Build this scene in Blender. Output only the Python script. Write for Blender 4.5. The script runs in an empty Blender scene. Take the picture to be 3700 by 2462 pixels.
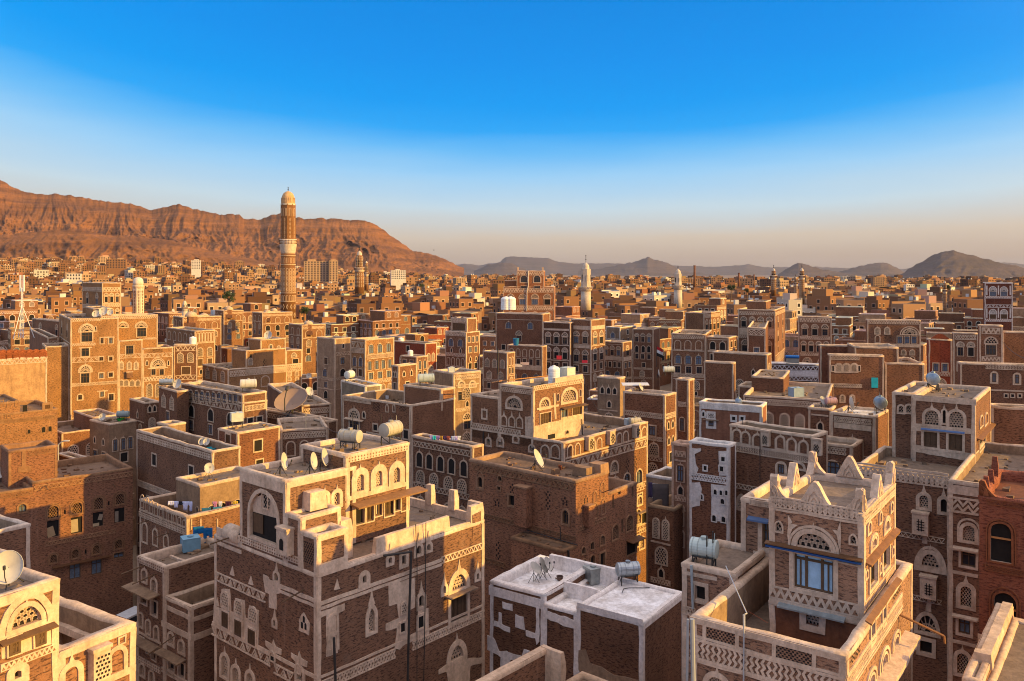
import bpy, math, random
from mathutils import Matrix, Vector, noise
random.seed(11)
C0 = bpy.context.scene
COL = C0.collection
rad = math.radians

# ---------------------------------------------------------------- camera, sky, sun, exposure
# pixel units used below: the photograph enlarged 1.9116x with y starting at photo row 950
S = 1.9116; FQ = 3000*S; CX = 1850*S; HY = (992-950)*S; H = 36.0
cam = bpy.data.cameras.new('camera'); cam.sensor_width = 36; cam.lens = 36*3000/3700
cam.shift_y = -(1231-992)/3700; cam.clip_start = .5; cam.clip_end = 60000
co = bpy.data.objects.new('camera', cam); COL.objects.link(co)
co.location = (0, 0, H); co.rotation_euler = (rad(90), 0, 0); C0.camera = co

SUN_AZ = math.atan2(.95, -.31)      # clockwise from +Y: the sun stands low to the right and a little behind the camera
SUN_EL = rad(14)
sd = Vector((math.sin(SUN_AZ)*math.cos(SUN_EL), math.cos(SUN_AZ)*math.cos(SUN_EL), math.sin(SUN_EL)))
sun = bpy.data.lights.new('sun', 'SUN'); sun.energy = 5.0; sun.angle = rad(.55); sun.color = (1, .605, .11)
so = bpy.data.objects.new('sun', sun); COL.objects.link(so); so.rotation_euler = sd.to_track_quat('Z', 'Y').to_euler()

def world():
    w = bpy.data.worlds.new('World'); C0.world = w; w.use_nodes = True
    nt = w.node_tree; N = nt.nodes; L = nt.links; N.clear()
    def nd(t, **k):
        n = N.new(t)
        for a, b in k.items(): setattr(n, a, b)
        return n
    def M(op, a, b=None, c=None):
        n = nd('ShaderNodeMath', operation=op)
        for i, x in enumerate((a, b, c)):
            if x is None: continue
            if isinstance(x, (int, float)): n.inputs[i].default_value = x
            else: L.new(x, n.inputs[i])
        return n.outputs[0]
    tc = nd('ShaderNodeTexCoord'); sp = nd('ShaderNodeSeparateXYZ'); L.new(tc.outputs['Generated'], sp.inputs[0])
    X, Y, Z = sp.outputs
    az = M('ARCTAN2', X, Y)
    d = M('SUBTRACT', az, .07)
    k = M('SUBTRACT', 1.0, M('MULTIPLY', M('MINIMUM', M('MULTIPLY', d, d), .5), .72))
    mp = nd('ShaderNodeMapping'); L.new(tc.outputs['Generated'], mp.inputs[0]); mp.inputs['Scale'].default_value = (3, 3, 22)
    ns = nd('ShaderNodeTexNoise'); L.new(mp.outputs[0], ns.inputs['Vector']); ns.inputs['Scale'].default_value = 1.6; ns.inputs['Detail'].default_value = 5
    t = M('ADD', M('DIVIDE', M('MULTIPLY', M('ARCSINE', Z), k), .5), M('MULTIPLY', M('SUBTRACT', ns.outputs['Fac'], .5), .035))
    rp = nd('ShaderNodeValToRGB'); L.new(t, rp.inputs[0]); e = rp.color_ramp.elements
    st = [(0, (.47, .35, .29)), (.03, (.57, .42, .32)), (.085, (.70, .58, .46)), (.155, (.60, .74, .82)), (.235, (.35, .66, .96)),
          (.29, (.15, .53, .98)), (.34, (.02, .40, .97)), (.40, (.0, .345, .94)), (.49, (.0, .30, .89)), (.66, (.0, .25, .79)), (.80, (.40, .43, .50)), (1, (1.18, 1.06, 1.08))]  # topmost stops lie out of view, made bright to raise the ambient fill
    e[0].position = st[0][0]; e[0].color = st[0][1]+(1,)
    e[1].position = st[-1][0]; e[1].color = st[-1][1]+(1,)
    for p, c in st[1:-1]:
        x = e.new(p); x.color = c+(1,)
    # clear sky model for the same sun, blended with the gradient, measured only in its lower part
    sk = nd('ShaderNodeTexSky', sky_type='NISHITA'); sk.sun_disc = False; sk.sun_elevation = SUN_EL; sk.sun_rotation = SUN_AZ
    sk.altitude = 2200; sk.dust_density = 1.5; sk.ozone_density = 2.5
    sc = nd('ShaderNodeVectorMath', operation='SCALE'); L.new(sk.outputs[0], sc.inputs[0]); sc.inputs['Scale'].default_value = .1
    mx = nd('ShaderNodeMix', data_type='RGBA'); mx.inputs['Factor'].default_value = .985
    L.new(sc.outputs[0], mx.inputs['A']); L.new(rp.outputs[0], mx.inputs['B'])
    # warm glow on the sun side, out of view, added to lift the ambient fill
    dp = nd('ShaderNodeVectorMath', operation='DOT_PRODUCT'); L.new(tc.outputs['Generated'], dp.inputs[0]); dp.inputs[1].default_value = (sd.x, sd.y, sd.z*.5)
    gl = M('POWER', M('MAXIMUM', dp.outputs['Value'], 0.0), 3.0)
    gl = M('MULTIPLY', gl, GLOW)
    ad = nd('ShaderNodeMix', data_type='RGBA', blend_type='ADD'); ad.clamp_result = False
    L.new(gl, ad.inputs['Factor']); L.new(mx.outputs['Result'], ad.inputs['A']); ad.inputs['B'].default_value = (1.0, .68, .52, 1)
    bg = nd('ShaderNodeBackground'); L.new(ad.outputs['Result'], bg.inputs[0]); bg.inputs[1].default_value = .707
    ou = nd('ShaderNodeOutputWorld'); L.new(bg.outputs[0], ou.inputs[0])
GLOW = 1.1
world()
C0.view_settings.view_transform = 'Standard'; C0.view_settings.look = 'None'
C0.view_settings.exposure = 0.5; C0.view_settings.gamma = 1.0
C0.cycles.max_bounces = 5; C0.cycles.diffuse_bounces = 3; C0.cycles.glossy_bounces = 2; C0.cycles.volume_bounces = 0
C0.cycles.use_denoising = True; C0.cycles.pixel_filter_type = 'BLACKMAN_HARRIS'; C0.cycles.filter_width = 1.05

# ---------------------------------------------------------------- materials
def mat(name, rough=.9, metal=0.0):
    m = bpy.data.materials.new(name); m.use_nodes = True
    nt = m.node_tree; b = nt.nodes['Principled BSDF']
    b.inputs['Roughness'].default_value = rough; b.inputs['Metallic'].default_value = metal
    b.inputs['Specular IOR Level'].default_value = .25
    return m, nt, b
class NT:
    def __init__(s, nt): s.nt = nt
    def n(s, t, ins=None, **k):
        x = s.nt.nodes.new(t)
        for a, b in k.items(): setattr(x, a, b)
        for a, b in (ins or {}).items():
            if hasattr(b, 'is_output'): s.nt.links.new(b, x.inputs[a])
            else: x.inputs[a].default_value = b
        return x
    def mix(s, f, a, b, bt='MIX'):
        x = s.n('ShaderNodeMix', data_type='RGBA', blend_type=bt)
        for k, v in (('Factor', f), ('A', a), ('B', b)):
            i = [j for j in x.inputs if j.name == k and (j.type == 'RGBA' if k != 'Factor' else j.type == 'VALUE')][0]
            if hasattr(v, 'is_output'): s.nt.links.new(v, i)
            else: i.default_value = v if k == 'Factor' else (tuple(v)+(1,))[:4]
        return [o for o in x.outputs if o.type == 'RGBA'][0]
    def ramp(s, f, stops):
        r = s.n('ShaderNodeValToRGB', {0: f}); e = r.color_ramp.elements
        e[0].position, e[0].color = stops[0][0], tuple(stops[0][1])+(1,)
        e[1].position, e[1].color = stops[-1][0], tuple(stops[-1][1])+(1,)
        for p, c in stops[1:-1]:
            x = e.new(p); x.color = tuple(c)+(1,)
        return r.outputs[0]
    def noise(s, v, sc, det=3, rg=.6, scale3=None):
        if scale3:
            mp = s.n('ShaderNodeMapping', {0: v}); mp.inputs['Scale'].default_value = scale3; v = mp.outputs[0]
        return s.n('ShaderNodeTexNoise', {'Vector': v, 'Scale': sc, 'Detail': det, 'Roughness': rg}).outputs['Fac']
def g3(x): return (x, x, x)

def brick_mat(name, base, dark, mortar, bump=.5):
    m, nt, b = mat(name); n = NT(nt)
    uv = n.n('ShaderNodeUVMap').outputs[0]; tc = n.n('ShaderNodeTexCoord'); oi = n.n('ShaderNodeObjectInfo')
    rnd = n.n('ShaderNodeVectorMath', {0: tc.outputs['Object'], 1: (0, 0, 0)}, operation='ADD').outputs[0]
    wv = n.n('ShaderNodeTexNoise', {'Vector': uv, 'Scale': .9, 'Detail': 2}).outputs['Color']
    uw = n.n('ShaderNodeVectorMath', {0: wv, 1: uv}, operation='MULTIPLY_ADD'); uw.inputs[1].default_value = (.10, .10, 0); nt.links.new(uv, uw.inputs[2])
    bk = n.n('ShaderNodeTexBrick', {'Vector': uw.outputs[0], 'Scale': 1.0, 'Mortar Size': .011, 'Mortar Smooth': .3, 'Bias': -.1, 'Brick Width': .27, 'Row Height': .088})
    bk.inputs['Color1'].default_value = (*base, 1); bk.inputs['Color2'].default_value = (*[c*.62 for c in base], 1); bk.inputs['Mortar'].default_value = (*mortar, 1)
    sp = n.noise(uv, 1.0, 3, .65, (3.6, 13.0, 1))          # scattered dark over-burnt bricks
    c = n.mix(n.ramp(sp, [(.50, g3(0)), (.61, g3(.95))]), bk.outputs['Color'], dark)
    ls = n.noise(rnd, .35, 4, .6)                              # broad tone drift
    c = n.mix(1.0, c, n.ramp(ls, [(.25, g3(.68)), (.5, g3(1.0)), (.8, g3(1.28))]), 'MULTIPLY')
    st = n.noise(uv, 1.0, 4, .6, (1.6, .13, 1))              # pale lime runs and dirt down the wall
    c = n.mix(n.ramp(st, [(.60, g3(0)), (.78, g3(.34))]), c, [min(1, x*1.9+.05) for x in mortar])
    rm = n.noise(rnd, .8, 5, .7)                                # remnants of old mud render
    c = n.mix(n.ramp(rm, [(.60, g3(0)), (.70, g3(.5))]), c, [x*1.05 for x in mortar])
    c = n.mix(1.0, c, oi.outputs['Color'], 'MULTIPLY')
    nt.links.new(c, b.inputs['Base Color'])
    hb = n.n('ShaderNodeMath', {0: bk.outputs['Fac'], 1: -1.0}, operation='MULTIPLY').outputs[0]
    hb = n.n('ShaderNodeMath', {0: sp, 1: .9, 2: hb}, operation='MULTIPLY_ADD').outputs[0]
    bp = n.n('ShaderNodeBump', {'Height': hb, 'Distance': .03, 'Strength': bump}); nt.links.new(bp.outputs[0], b.inputs['Normal'])
    return m
def plaster_mat(name, base, dirt, k=1.0):
    m, nt, b = mat(name); n = NT(nt)
    tc = n.n('ShaderNodeTexCoord').outputs['Object']; oi = n.n('ShaderNodeObjectInfo')
    geo = n.n('ShaderNodeNewGeometry').outputs['Position']
    a = n.noise(geo, .9, 5, .65); s = n.noise(geo, 5.0, 4, .7); r = n.noise(geo, 1.0, 4, .65, (2.2, 2.2, .3))
    c = n.mix(n.ramp(a, [(.36, g3(0)), (.66, g3(.75*k))]), base, dirt)
    c = n.mix(n.ramp(r, [(.5, g3(0)), (.75, g3(.6*k))]), c, [x*.7 for x in dirt])
    c = n.mix(1.0, c, n.ramp(s, [(.25, g3(.72)), (.6, g3(1.06))]), 'MULTIPLY')
    c = n.mix(1.0, c, oi.outputs['Color'], 'MULTIPLY')
    nt.links.new(c, b.inputs['Base Color'])
    h = n.n('ShaderNodeMath', {0: s, 1: .4, 2: a}, operation='MULTIPLY_ADD').outputs[0]
    bp = n.n('ShaderNodeBump', {'Height': h, 'Distance': .09, 'Strength': .6}); nt.links.new(bp.outputs[0], b.inputs['Normal'])
    return m
def plain_mat(name, base, rough=.7, metal=0.0, var=.25, sc=4.0, tint=True):
    m, nt, b = mat(name, rough, metal); n = NT(nt)
    tc = n.n('ShaderNodeTexCoord').outputs['Object']; oi = n.n('ShaderNodeObjectInfo')
    s = n.noise(tc, sc, 4, .65)
    c = n.mix(1.0, base, n.ramp(s, [(.3, g3(1-var)), (.7, g3(1+var*.5))]), 'MULTIPLY')
    if tint: c = n.mix(1.0, c, oi.outputs['Color'], 'MULTIPLY')
    nt.links.new(c, b.inputs['Base Color'])
    return m
MT = {
 'brick': brick_mat('fired_brick', (.335, .174, .10), (.072, .040, .030), (.27, .185, .13)),
 'red': brick_mat('new_red_brick', (.36, .115, .06), (.12, .035, .022), (.26, .14, .09)),
 'mud': plaster_mat('mud_render', (.34, .235, .15), (.20, .13, .085)),
 'pl': plaster_mat('gypsum_plaster', (.68, .535, .415), (.43, .315, .23)),
 'wh': plaster_mat('white_limewash', (.76, .70, .645), (.54, .46, .39), .8),
 'whroof': plaster_mat('worn_whitewashed_roof', (.84, .82, .80), (.40, .34, .29), .95),
 'roof': plaster_mat('mud_roof', (.25, .19, .145), (.15, .112, .085)),
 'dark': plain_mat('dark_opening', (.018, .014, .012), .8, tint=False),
 'glass': plain_mat('window_glass', (.035, .04, .05), .12, tint=False, var=.5, sc=.9),
 'wood': plain_mat('brown_wood', (.13, .075, .04), .7),
 'cloth': plain_mat('cloth', (1, 1, 1), .95, var=.18, sc=3),
 'metal': plain_mat('galvanised_metal', (.52, .55, .56), .42, .75),
 'paint': plain_mat('painted_metal', (1, 1, 1), .5, 0, .16, 2.5),
 'iron': plain_mat('dark_iron', (.06, .055, .05), .6, .3),
 'tint': plain_mat('tinted_pane', (.15, .19, .25), .3, tint=False, var=.4, sc=3),
}
MT['glass'].node_tree.nodes['Principled BSDF'].inputs['Specular IOR Level'].default_value = .6

# ---------------------------------------------------------------- mesh helpers
class MB:
    """collects faces; x = along the wall, y = up, z = out of the wall (or plain xyz)"""
    def __init__(s): s.v = []; s.f = []; s.m = []; s.uv = {}; s.sm = False
    def face(s, pts, m=0, uv=None):
        b = len(s.v); s.v += [tuple(p) for p in pts]; s.f.append(tuple(range(b, b+len(pts)))); s.m.append(m)
        if uv: s.uv[len(s.f)-1] = uv
    def prism(s, p, n0, n1, m=0):
        A = sum(p[i-1][0]*p[i][1]-p[i][0]*p[i-1][1] for i in range(len(p)))
        if A < 0: p = p[::-1]
        s.face([(x, y, n1) for x, y in p], m)
        for i in range(len(p)):
            a, b = p[i-1], p[i]
            s.face([(a[0], a[1], n0), (b[0], b[1], n0), (b[0], b[1], n1), (a[0], a[1], n1)], m)
    def box(s, a0, a1, b0, b1, c0, c1, m=0):
        P = [(a0, b0, c0), (a1, b0, c0), (a1, b1, c0), (a0, b1, c0), (a0, b0, c1), (a1, b0, c1), (a1, b1, c1), (a0, b1, c1)]
        for q in ((0, 3, 2, 1), (4, 5, 6, 7), (0, 1, 5, 4), (1, 2, 6, 5), (2, 3, 7, 6), (3, 0, 4, 7)): s.face([P[i] for i in q], m)
    def ribbon(s, p, w, n0, n1, m=0, closed=False):
        n = len(p); o = []
        for i in range(n):
            if closed: a, b = p[i-1], p[(i+1) % n]
            else: a, b = p[max(i-1, 0)], p[min(i+1, n-1)]
            c = p[i]
            def un(x, y):
                l = math.hypot(x, y) or 1; return x/l, y/l
            d1 = un(c[0]-a[0], c[1]-a[1]) if c != a else None
            d2 = un(b[0]-c[0], b[1]-c[1]) if c != b else None
            d1 = d1 or d2; d2 = d2 or d1
            mx, my = -(d1[1]+d2[1]), d1[0]+d2[0]
            l = math.hypot(mx, my)
            if l < 1e-4: mx, my, l = -d1[1], d1[0], 1
            k = min(2.2, 2/max(.5, l)); k = w/2*k/l if l > 0 else 0
            o.append(((c[0]+mx*k, c[1]+my*k), (c[0]-mx*k, c[1]-my*k)))
        for i in range(n if closed else n-1):
            (l0, r0), (l1, r1) = o[i], o[(i+1) % n]
            s.face([(*r0, n1), (*r1, n1), (*l1, n1), (*l0, n1)], m)
            s.face([(*r0, n0), (*r1, n0), (*r1, n1), (*r0, n1)], m)
            s.face([(*l1, n0), (*l0, n0), (*l0, n1), (*l1, n1)], m)
        if not closed:
            for (l, r), fl in ((o[0], 0), (o[-1], 1)):
                q = [(*l, n0), (*r, n0), (*r, n1), (*l, n1)]
                s.face(q[::-1] if fl else q, m)
    def tube(s, p, q, r, m=0, k=7, r2=None):
        p, q = Vector(p), Vector(q); d = (q-p).normalized(); a = d.orthogonal().normalized(); b = d.cross(a); r2 = r if r2 is None else r2
        A = [p+(a*math.cos(t)+b*math.sin(t))*r for t in [6.2832*i/k for i in range(k)]]
        B = [q+(a*math.cos(t)+b*math.sin(t))*r2 for t in [6.2832*i/k for i in range(k)]]
        for i in range(k): s.face([A[i], A[(i+1) % k], B[(i+1) % k], B[i]], m)
        s.face(A[::-1], m); s.face(B, m)
    def path(s, pts, r, m=0, k=6):
        for a, b in zip(pts, pts[1:]): s.tube(a, b, r, m, k)
    def lathe(s, prof, k=16, m=0, M=None, fl=None, caps=True):
        """prof = [(radius, z)]; fl(angle, i) scales the radius"""
        b = len(s.v)
        for i, (r, z) in enumerate(prof):
            for j in range(k):
                t = 6.2832*j/k; rr = r*(fl(t, i) if fl else 1); p = Vector((rr*math.cos(t), rr*math.sin(t), z)); s.v.append(tuple(M @ p if M else p))
        for i in range(len(prof)-1):
            mm = m[i] if isinstance(m, (list, tuple)) else m
            for j in range(k):
                s.f.append((b+i*k+j, b+i*k+(j+1) % k, b+(i+1)*k+(j+1) % k, b+(i+1)*k+j)); s.m.append(mm)
        if caps:
            mm = m[-1] if isinstance(m, (list, tuple)) else m
            s.f.append(tuple(b+j for j in range(k))[::-1]); s.m.append(mm)
            s.f.append(tuple(b+(len(prof)-1)*k+j for j in range(k))); s.m.append(mm)
    def mesh(s, name, mats, smooth=False):
        me = bpy.data.meshes.new(name); me.from_pydata(s.v, [], s.f)
        for m in mats: me.materials.append(MT[m] if isinstance(m, str) else m)
        me.polygons.foreach_set('material_index', s.m)
        if not s.uv and any(m in ('brick', 'red') for m in mats):
            for p in me.polygons:
                n = p.normal; i = max(range(3), key=lambda k: abs(n[k])); a, b = ((1, 2), (0, 2), (0, 1))[i]
                s.uv[p.index] = [(s.v[k][a], s.v[k][b]) for k in p.vertices]
        if s.uv:
            ul = me.uv_layers.new(name='UVMap').data
            for p in me.polygons:
                u = s.uv.get(p.index)
                if u:
                    for k, li in enumerate(p.loop_indices): ul[li].uv = u[k]
        if smooth: me.polygons.foreach_set('use_smooth', [True]*len(me.polygons))
        me.update(); return me
def obj(name, me, parent=None, M=None, col=None):
    o = bpy.data.objects.new(name, me); COL.objects.link(o)
    if parent: o.parent = parent
    if M is not None: o.matrix_basis = M
    if col: o.color = (*col, 1)
    return o
def tag(o, label=None, cat=None, group=None, kind=None):
    for k, v in (('label', label), ('category', cat), ('group', group), ('kind', kind)):
        if v: o[k] = v
    return o
def jit(p, a, f=.8): return Vector(p)+noise.noise_vector(Vector(p)*f)*a

# tile coordinates of the enlarged photograph
A = lambda x, y: (x, y+1323)
B = lambda x, y: (x+2357, y+1323)
Cc = lambda x, y: (x+4714, y+1323)
D = lambda x, y: (x, y)
E = lambda x, y: (x+2357, y)
G = lambda x, y: (x+4714, y)
def ray(p): return ((p[0]-CX)/FQ, 1.0, (HY-p[1])/FQ)
def at(p, Y):
    r = ray(p); return Vector((r[0]*Y, Y, H+r[2]*Y))
def smooth(a, b, x):
    t = min(1, max(0, (x-a)/(b-a))); return t*t*(3-2*t)
def ground_z(x, y):
    if y < 60: return 0.0
    px = CX+x/max(y, 1)*FQ
    far = 44*(1-smooth(0, 3300, px))+3+17*(1-smooth(1500, 4800, px))
    return 8*smooth(90, 320, y)+far*smooth(450, 2400, y)**1.15
class Fr:
    """a house's own axes: u runs right and back, w runs left and back"""
    def __init__(s, p, Y, vr):
        r = ray(p); s.o = (r[0]*Y, Y); s.z = H+r[2]*Y
        n = math.hypot(vr, 3000); s.dr = (vr/n, 3000/n); s.dl = (-3000/n, vr/n)
    def _at(s, r, t):
        x = r[0]*t-s.o[0]; y = t-s.o[1]
        return (x*s.dr[0]+y*s.dr[1], x*s.dl[0]+y*s.dl[1], H+r[2]*t)
    def R(s, p, w=0):
        r = ray(p); d = s.dl; t = (w+s.o[0]*d[0]+s.o[1]*d[1])/(r[0]*d[0]+d[1]); q = s._at(r, t); return q[0], q[2]
    def L(s, p, u=0):
        r = ray(p); d = s.dr; t = (u+s.o[0]*d[0]+s.o[1]*d[1])/(r[0]*d[0]+d[1]); q = s._at(r, t); return q[1], q[2]
    def W(s, p, z):
        r = ray(p); q = s._at(r, (z-H)/r[2]); return q[0], q[1]
    def world(s, u, w, z): return Vector((s.o[0]+u*s.dr[0]+w*s.dl[0], s.o[1]+u*s.dr[1]+w*s.dl[1], z))
    def mat(s, z=0): return Matrix(((s.dr[0], s.dl[0], 0, s.o[0]), (s.dr[1], s.dl[1], 0, s.o[1]), (0, 0, 1, z), (0, 0, 0, 1)))
# ---------------------------------------------------------------- windows, friezes
def outline(kind, w, h, n=9):
    x = w/2
    if kind == 'rect': return [(-x, 0), (-x, h), (x, h), (x, 0)]
    if kind == 'moon': return [(-x*math.cos(math.pi*i/(n+4)), h*math.sin(math.pi*i/(n+4))) for i in range(n+5)]
    if kind == 'point':
        y = h*.55; q = []
        for i in range(6):
            t = i/5; q.append((-x*(1-t**1.6), y+(h-y)*(1-(1-t)**1.4)))
        return [(-x, 0)]+q+[(-a, b) for a, b in q[-2::-1]]+[(x, 0)]
    y = max(h-x, h*.35); ry = h-y
    return [(-x, 0)]+[(-x*math.cos(math.pi*i/n), y+ry*math.sin(math.pi*i/n)) for i in range(n+1)]+[(x, 0)]
def inside(p, x, y):
    c = False; j = len(p)-1
    for i in range(len(p)):
        if (p[i][1] > y) != (p[j][1] > y) and x < (p[j][0]-p[i][0])*(y-p[i][1])/(p[j][1]-p[i][1])+p[i][0]: c = not c
        j = i
    return c
def lattice(mb, ol, w, h, pitch, bw, n0, n1, style, m=0):
    segs = []
    if style == 'fan':
        for k in range(1, 9):
            t = math.pi*k/9; segs.append([(.16*w*math.cos(t)*1, .16*w*math.sin(t)), (w*math.cos(t), w*math.sin(t))])
        for r in (.16, .3, .44): segs.append([(r*w*math.cos(math.pi*i/12), r*w*1.02*math.sin(math.pi*i/12)) for i in range(13)])
    elif style == 'ring':
        r = pitch*.62
        y = pitch*.5; k = 0
        while y < h:
            x = -w/2+(pitch*.5 if k % 2 else 0)
            while x <= w/2:
                segs.append([(x+r*math.cos(6.2832*i/8), y+r*math.sin(6.2832*i/8)) for i in range(9)]); x += pitch
            y += pitch*.8; k += 1
    else:
        ang = (55, -55) if style == 'x' else (0.01, 90) if style == 'grid' else (60, -60, 0.01)
        R = math.hypot(w, h)
        for a in ang:
            t = rad(a); dx, dy = math.cos(t), math.sin(t); nx, ny = -dy, dx; k = int(R/pitch)+1
            for i in range(-k, k+1):
                o = (i+.5)*pitch; segs.append([(nx*o-dx*R, h/2+ny*o-dy*R), (nx*o+dx*R, h/2+ny*o+dy*R)])
    for sg in segs:
        for p, q in zip(sg, sg[1:]):
            L = math.hypot(q[0]-p[0], q[1]-p[1]); N = max(2, int(L/(bw*1.5))); run = None
            for i in range(N+1):
                t = i/N; x, y = p[0]+(q[0]-p[0])*t, p[1]+(q[1]-p[1])*t; ins = inside(ol, x, y)
                if ins and run is None: run = (x, y)
                if run and (not ins or i == N):
                    if math.hypot(x-run[0], y-run[1]) > bw: mb.ribbon([run, (x, y)], bw, n0, n1, m)
                    run = None
def wob(p, a, key=0.0):
    return [(x+noise.noise((x*2.3+key, y*2.3, 3.1))*a, y+noise.noise((x*2.3, y*2.3+key, 9.7))*a) for x, y in p]
WC = {}
H_hero = [False]
def winparts(kind, w, h, fill, sw, fin, deep, key):
    """role -> MB in local coords, origin at the bottom centre"""
    R = {}
    ol = outline(kind, w, h); n = -.16 if deep else .012
    if fill != 'B':
        mb = R['pane'] = MB(); mb.face([(x, y, n) for x, y in ol[::-1]])
    if sw > 0:
        mb = R['surround'] = MB(); e = sw/2
        o2 = outline(kind, w+sw, h+e)
        if kind in ('rect',): o2 = [(-w/2-e, -e), (-w/2-e, h+e), (w/2+e, h+e), (w/2+e, -e)]; mb.ribbon(wob(o2, .03, key), sw, 0, .06, closed=True)
        else:
            mb.ribbon(wob(o2, .03, key), sw, 0, .06)
            mb.prism(wob([(-w/2-sw, -sw*.8), (-w/2-sw, 0), (w/2+sw, 0), (w/2+sw, -sw*.8)], .03, key), 0, .055)
        if fin:
            t = h+sw*.8; mb.prism(wob([(-fin*.28, t-.04), (-fin*.1, t+fin*.45), (0, t+fin), (fin*.1, t+fin*.45), (fin*.28, t-.04)], .02, key), 0, .055)
    if fill in 'LXFQ':
        mb = R['lattice'] = MB(); p = max(.14, min(.23 if H_hero[0] else .34, w/4.6))
        st = {'L': 'tri', 'X': 'x', 'F': 'fan', 'Q': 'ring'}[fill]
        lattice(mb, ol, w, h, p, p*.26, n+.01, n+.05, st)
    if fill in 'GCTS':
        mb = R['frame'] = MB(); t = .075
        mb.ribbon([(-w/2+t/2, t/2), (-w/2+t/2, h-t/2), (w/2-t/2, h-t/2), (w/2-t/2, t/2)], t, n, n+.07, closed=True)
        if fill in 'GT':
            for a in ((0,) if w < 1.2 else (-w/6, w/6)): mb.box(a-t*.4, a+t*.4, t, h-t, n, n+.055)
            mb.box(-w/2+t, w/2-t, h*.66, h*.66+t*.7, n, n+.06)
        if fill == 'C':
            for a in (-w*.2, w*.2): mb.box(a-.05, a+.05, t, h-t, n, n+.06)
            mb.box(-w/2+t, w/2-t, h*.78, h*.78+.09, n, n+.062)
            for sx in (-1, 1): mb.box(sx*w*.35-.03, sx*w*.35+.03, t, h*.78, n, n+.05)
        if fill == 'S':
            k = 2 if w < 1.3 else 4
            for i in range(k):
                a0 = -w/2+t+(w-2*t)*i/k; a1 = a0+(w-2*t)/k
                mb.box(a0+.02, a1-.02, t, h-t, n, n+.04)
                for b0, b1 in ((.1, .45), (.52, .9)): mb.ribbon([(a0+.09, h*b0), (a0+.09, h*b1), (a1-.09, h*b1), (a1-.09, h*b0)], .035, n, n+.06, closed=True)
    return R
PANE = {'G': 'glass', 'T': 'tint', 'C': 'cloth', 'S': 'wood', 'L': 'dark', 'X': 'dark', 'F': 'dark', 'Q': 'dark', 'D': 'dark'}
def frieze(mb, a0, a1, v, h, pat, key=0):
    L = a1-a0; t = .05
    if pat == '-': 
        n = max(2, int(L/.7)); mb.ribbon(wob([(a0+L*i/n, v+h/2) for i in range(n+1)], .05, key), h, 0, .05); return
    if pat == 'p': mb.prism([(a0, v), (a1, v), (a1, v+h), (a0, v+h)], 0, t); return
    e = h*.13; n = max(2, int(L/.8))
    if pat in 'tk':
        mb.prism([(a0, v), (a1, v), (a1, v+h), (a0, v+h)], 0, t)
        pr = h*.62; k = max(2, round(L/pr)); pr = L/k
        for i in range(k):
            x = a0+pr*(i+.5)
            for up in (1, -1):
                if pat == 'k': 
                    mb.prism([(x-pr*.3, v+h*(.5+.24*up)), (x, v+h*(.5+.24*up)-h*.17), (x+pr*.3, v+h*(.5+.24*up)), (x, v+h*(.5+.24*up)+h*.17)], t, t+.004, 1)
                else:
                    xx = x+(0 if up > 0 else pr*.5)
                    if xx+pr*.3 < a1: mb.prism([(xx-pr*.34, v+h*(.5-.36*up)), (xx+pr*.34, v+h*(.5-.36*up)), (xx, v+h*(.5+.06*up))], t, t+.004, 1)
        return
    for vv in (v+e/2, v+h-e/2): mb.ribbon(wob([(a0+L*i/n, vv) for i in range(n+1)], .025, key), e, 0, t+.01)
    lo, hi = v+e, v+h-e; q = hi-lo
    def zz(pr, ph=0, y0=lo, y1=hi, w=.15):
        k = max(1, round(L/pr)); pr = L/k
        p = [(a0+pr*.5*i, (y0 if (i+ph) % 2 else y1)) for i in range(2*k+1)]
        mb.ribbon(wob(p, .03, key), w*h, 0, t)
    if pat == 'z': zz(q*1.25)
    elif pat == 'd': zz(q*1.15); zz(q*1.15, 1)
    elif pat == 'w': zz(q*.9, 0, lo+q*.5, hi, .13); zz(q*.9, 0, lo, lo+q*.5, .13)
    elif pat == 'c':
        k = max(1, round(L/(q*1.25))); pr = L/k
        for i in range(k):
            x = a0+pr*(i+.5); f = 1 if i % 2 else -1
            for s in (.17, .42):
                m = (lo+hi)/2; y0 = m-f*q*.46; 
                mb.ribbon(wob([(x-pr*s, y0), (x, y0+f*q*(s*1.9)), (x+pr*s, y0)], .02, key), .105*h, 0, t)
    elif pat == 's':
        pr = q*.34; k = max(2, int(L/pr)); pr = L/k
        for i in range(k):
            x = a0+pr*i+pr*.2; dgn = (i//5) % 2; s = 1 if dgn else -1; d = q*.16
            mb.ribbon(wob([(x+(0 if s > 0 else d), lo), (x+d*.5+s*d*.5, lo+q*.28), (x+d*.5-s*d*.5, lo+q*.5), (x+d*.5+s*d*.5, lo+q*.75), (x+d*.5-s*d*.5, hi)], .03, key), pr*.42, 0, t)

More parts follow.
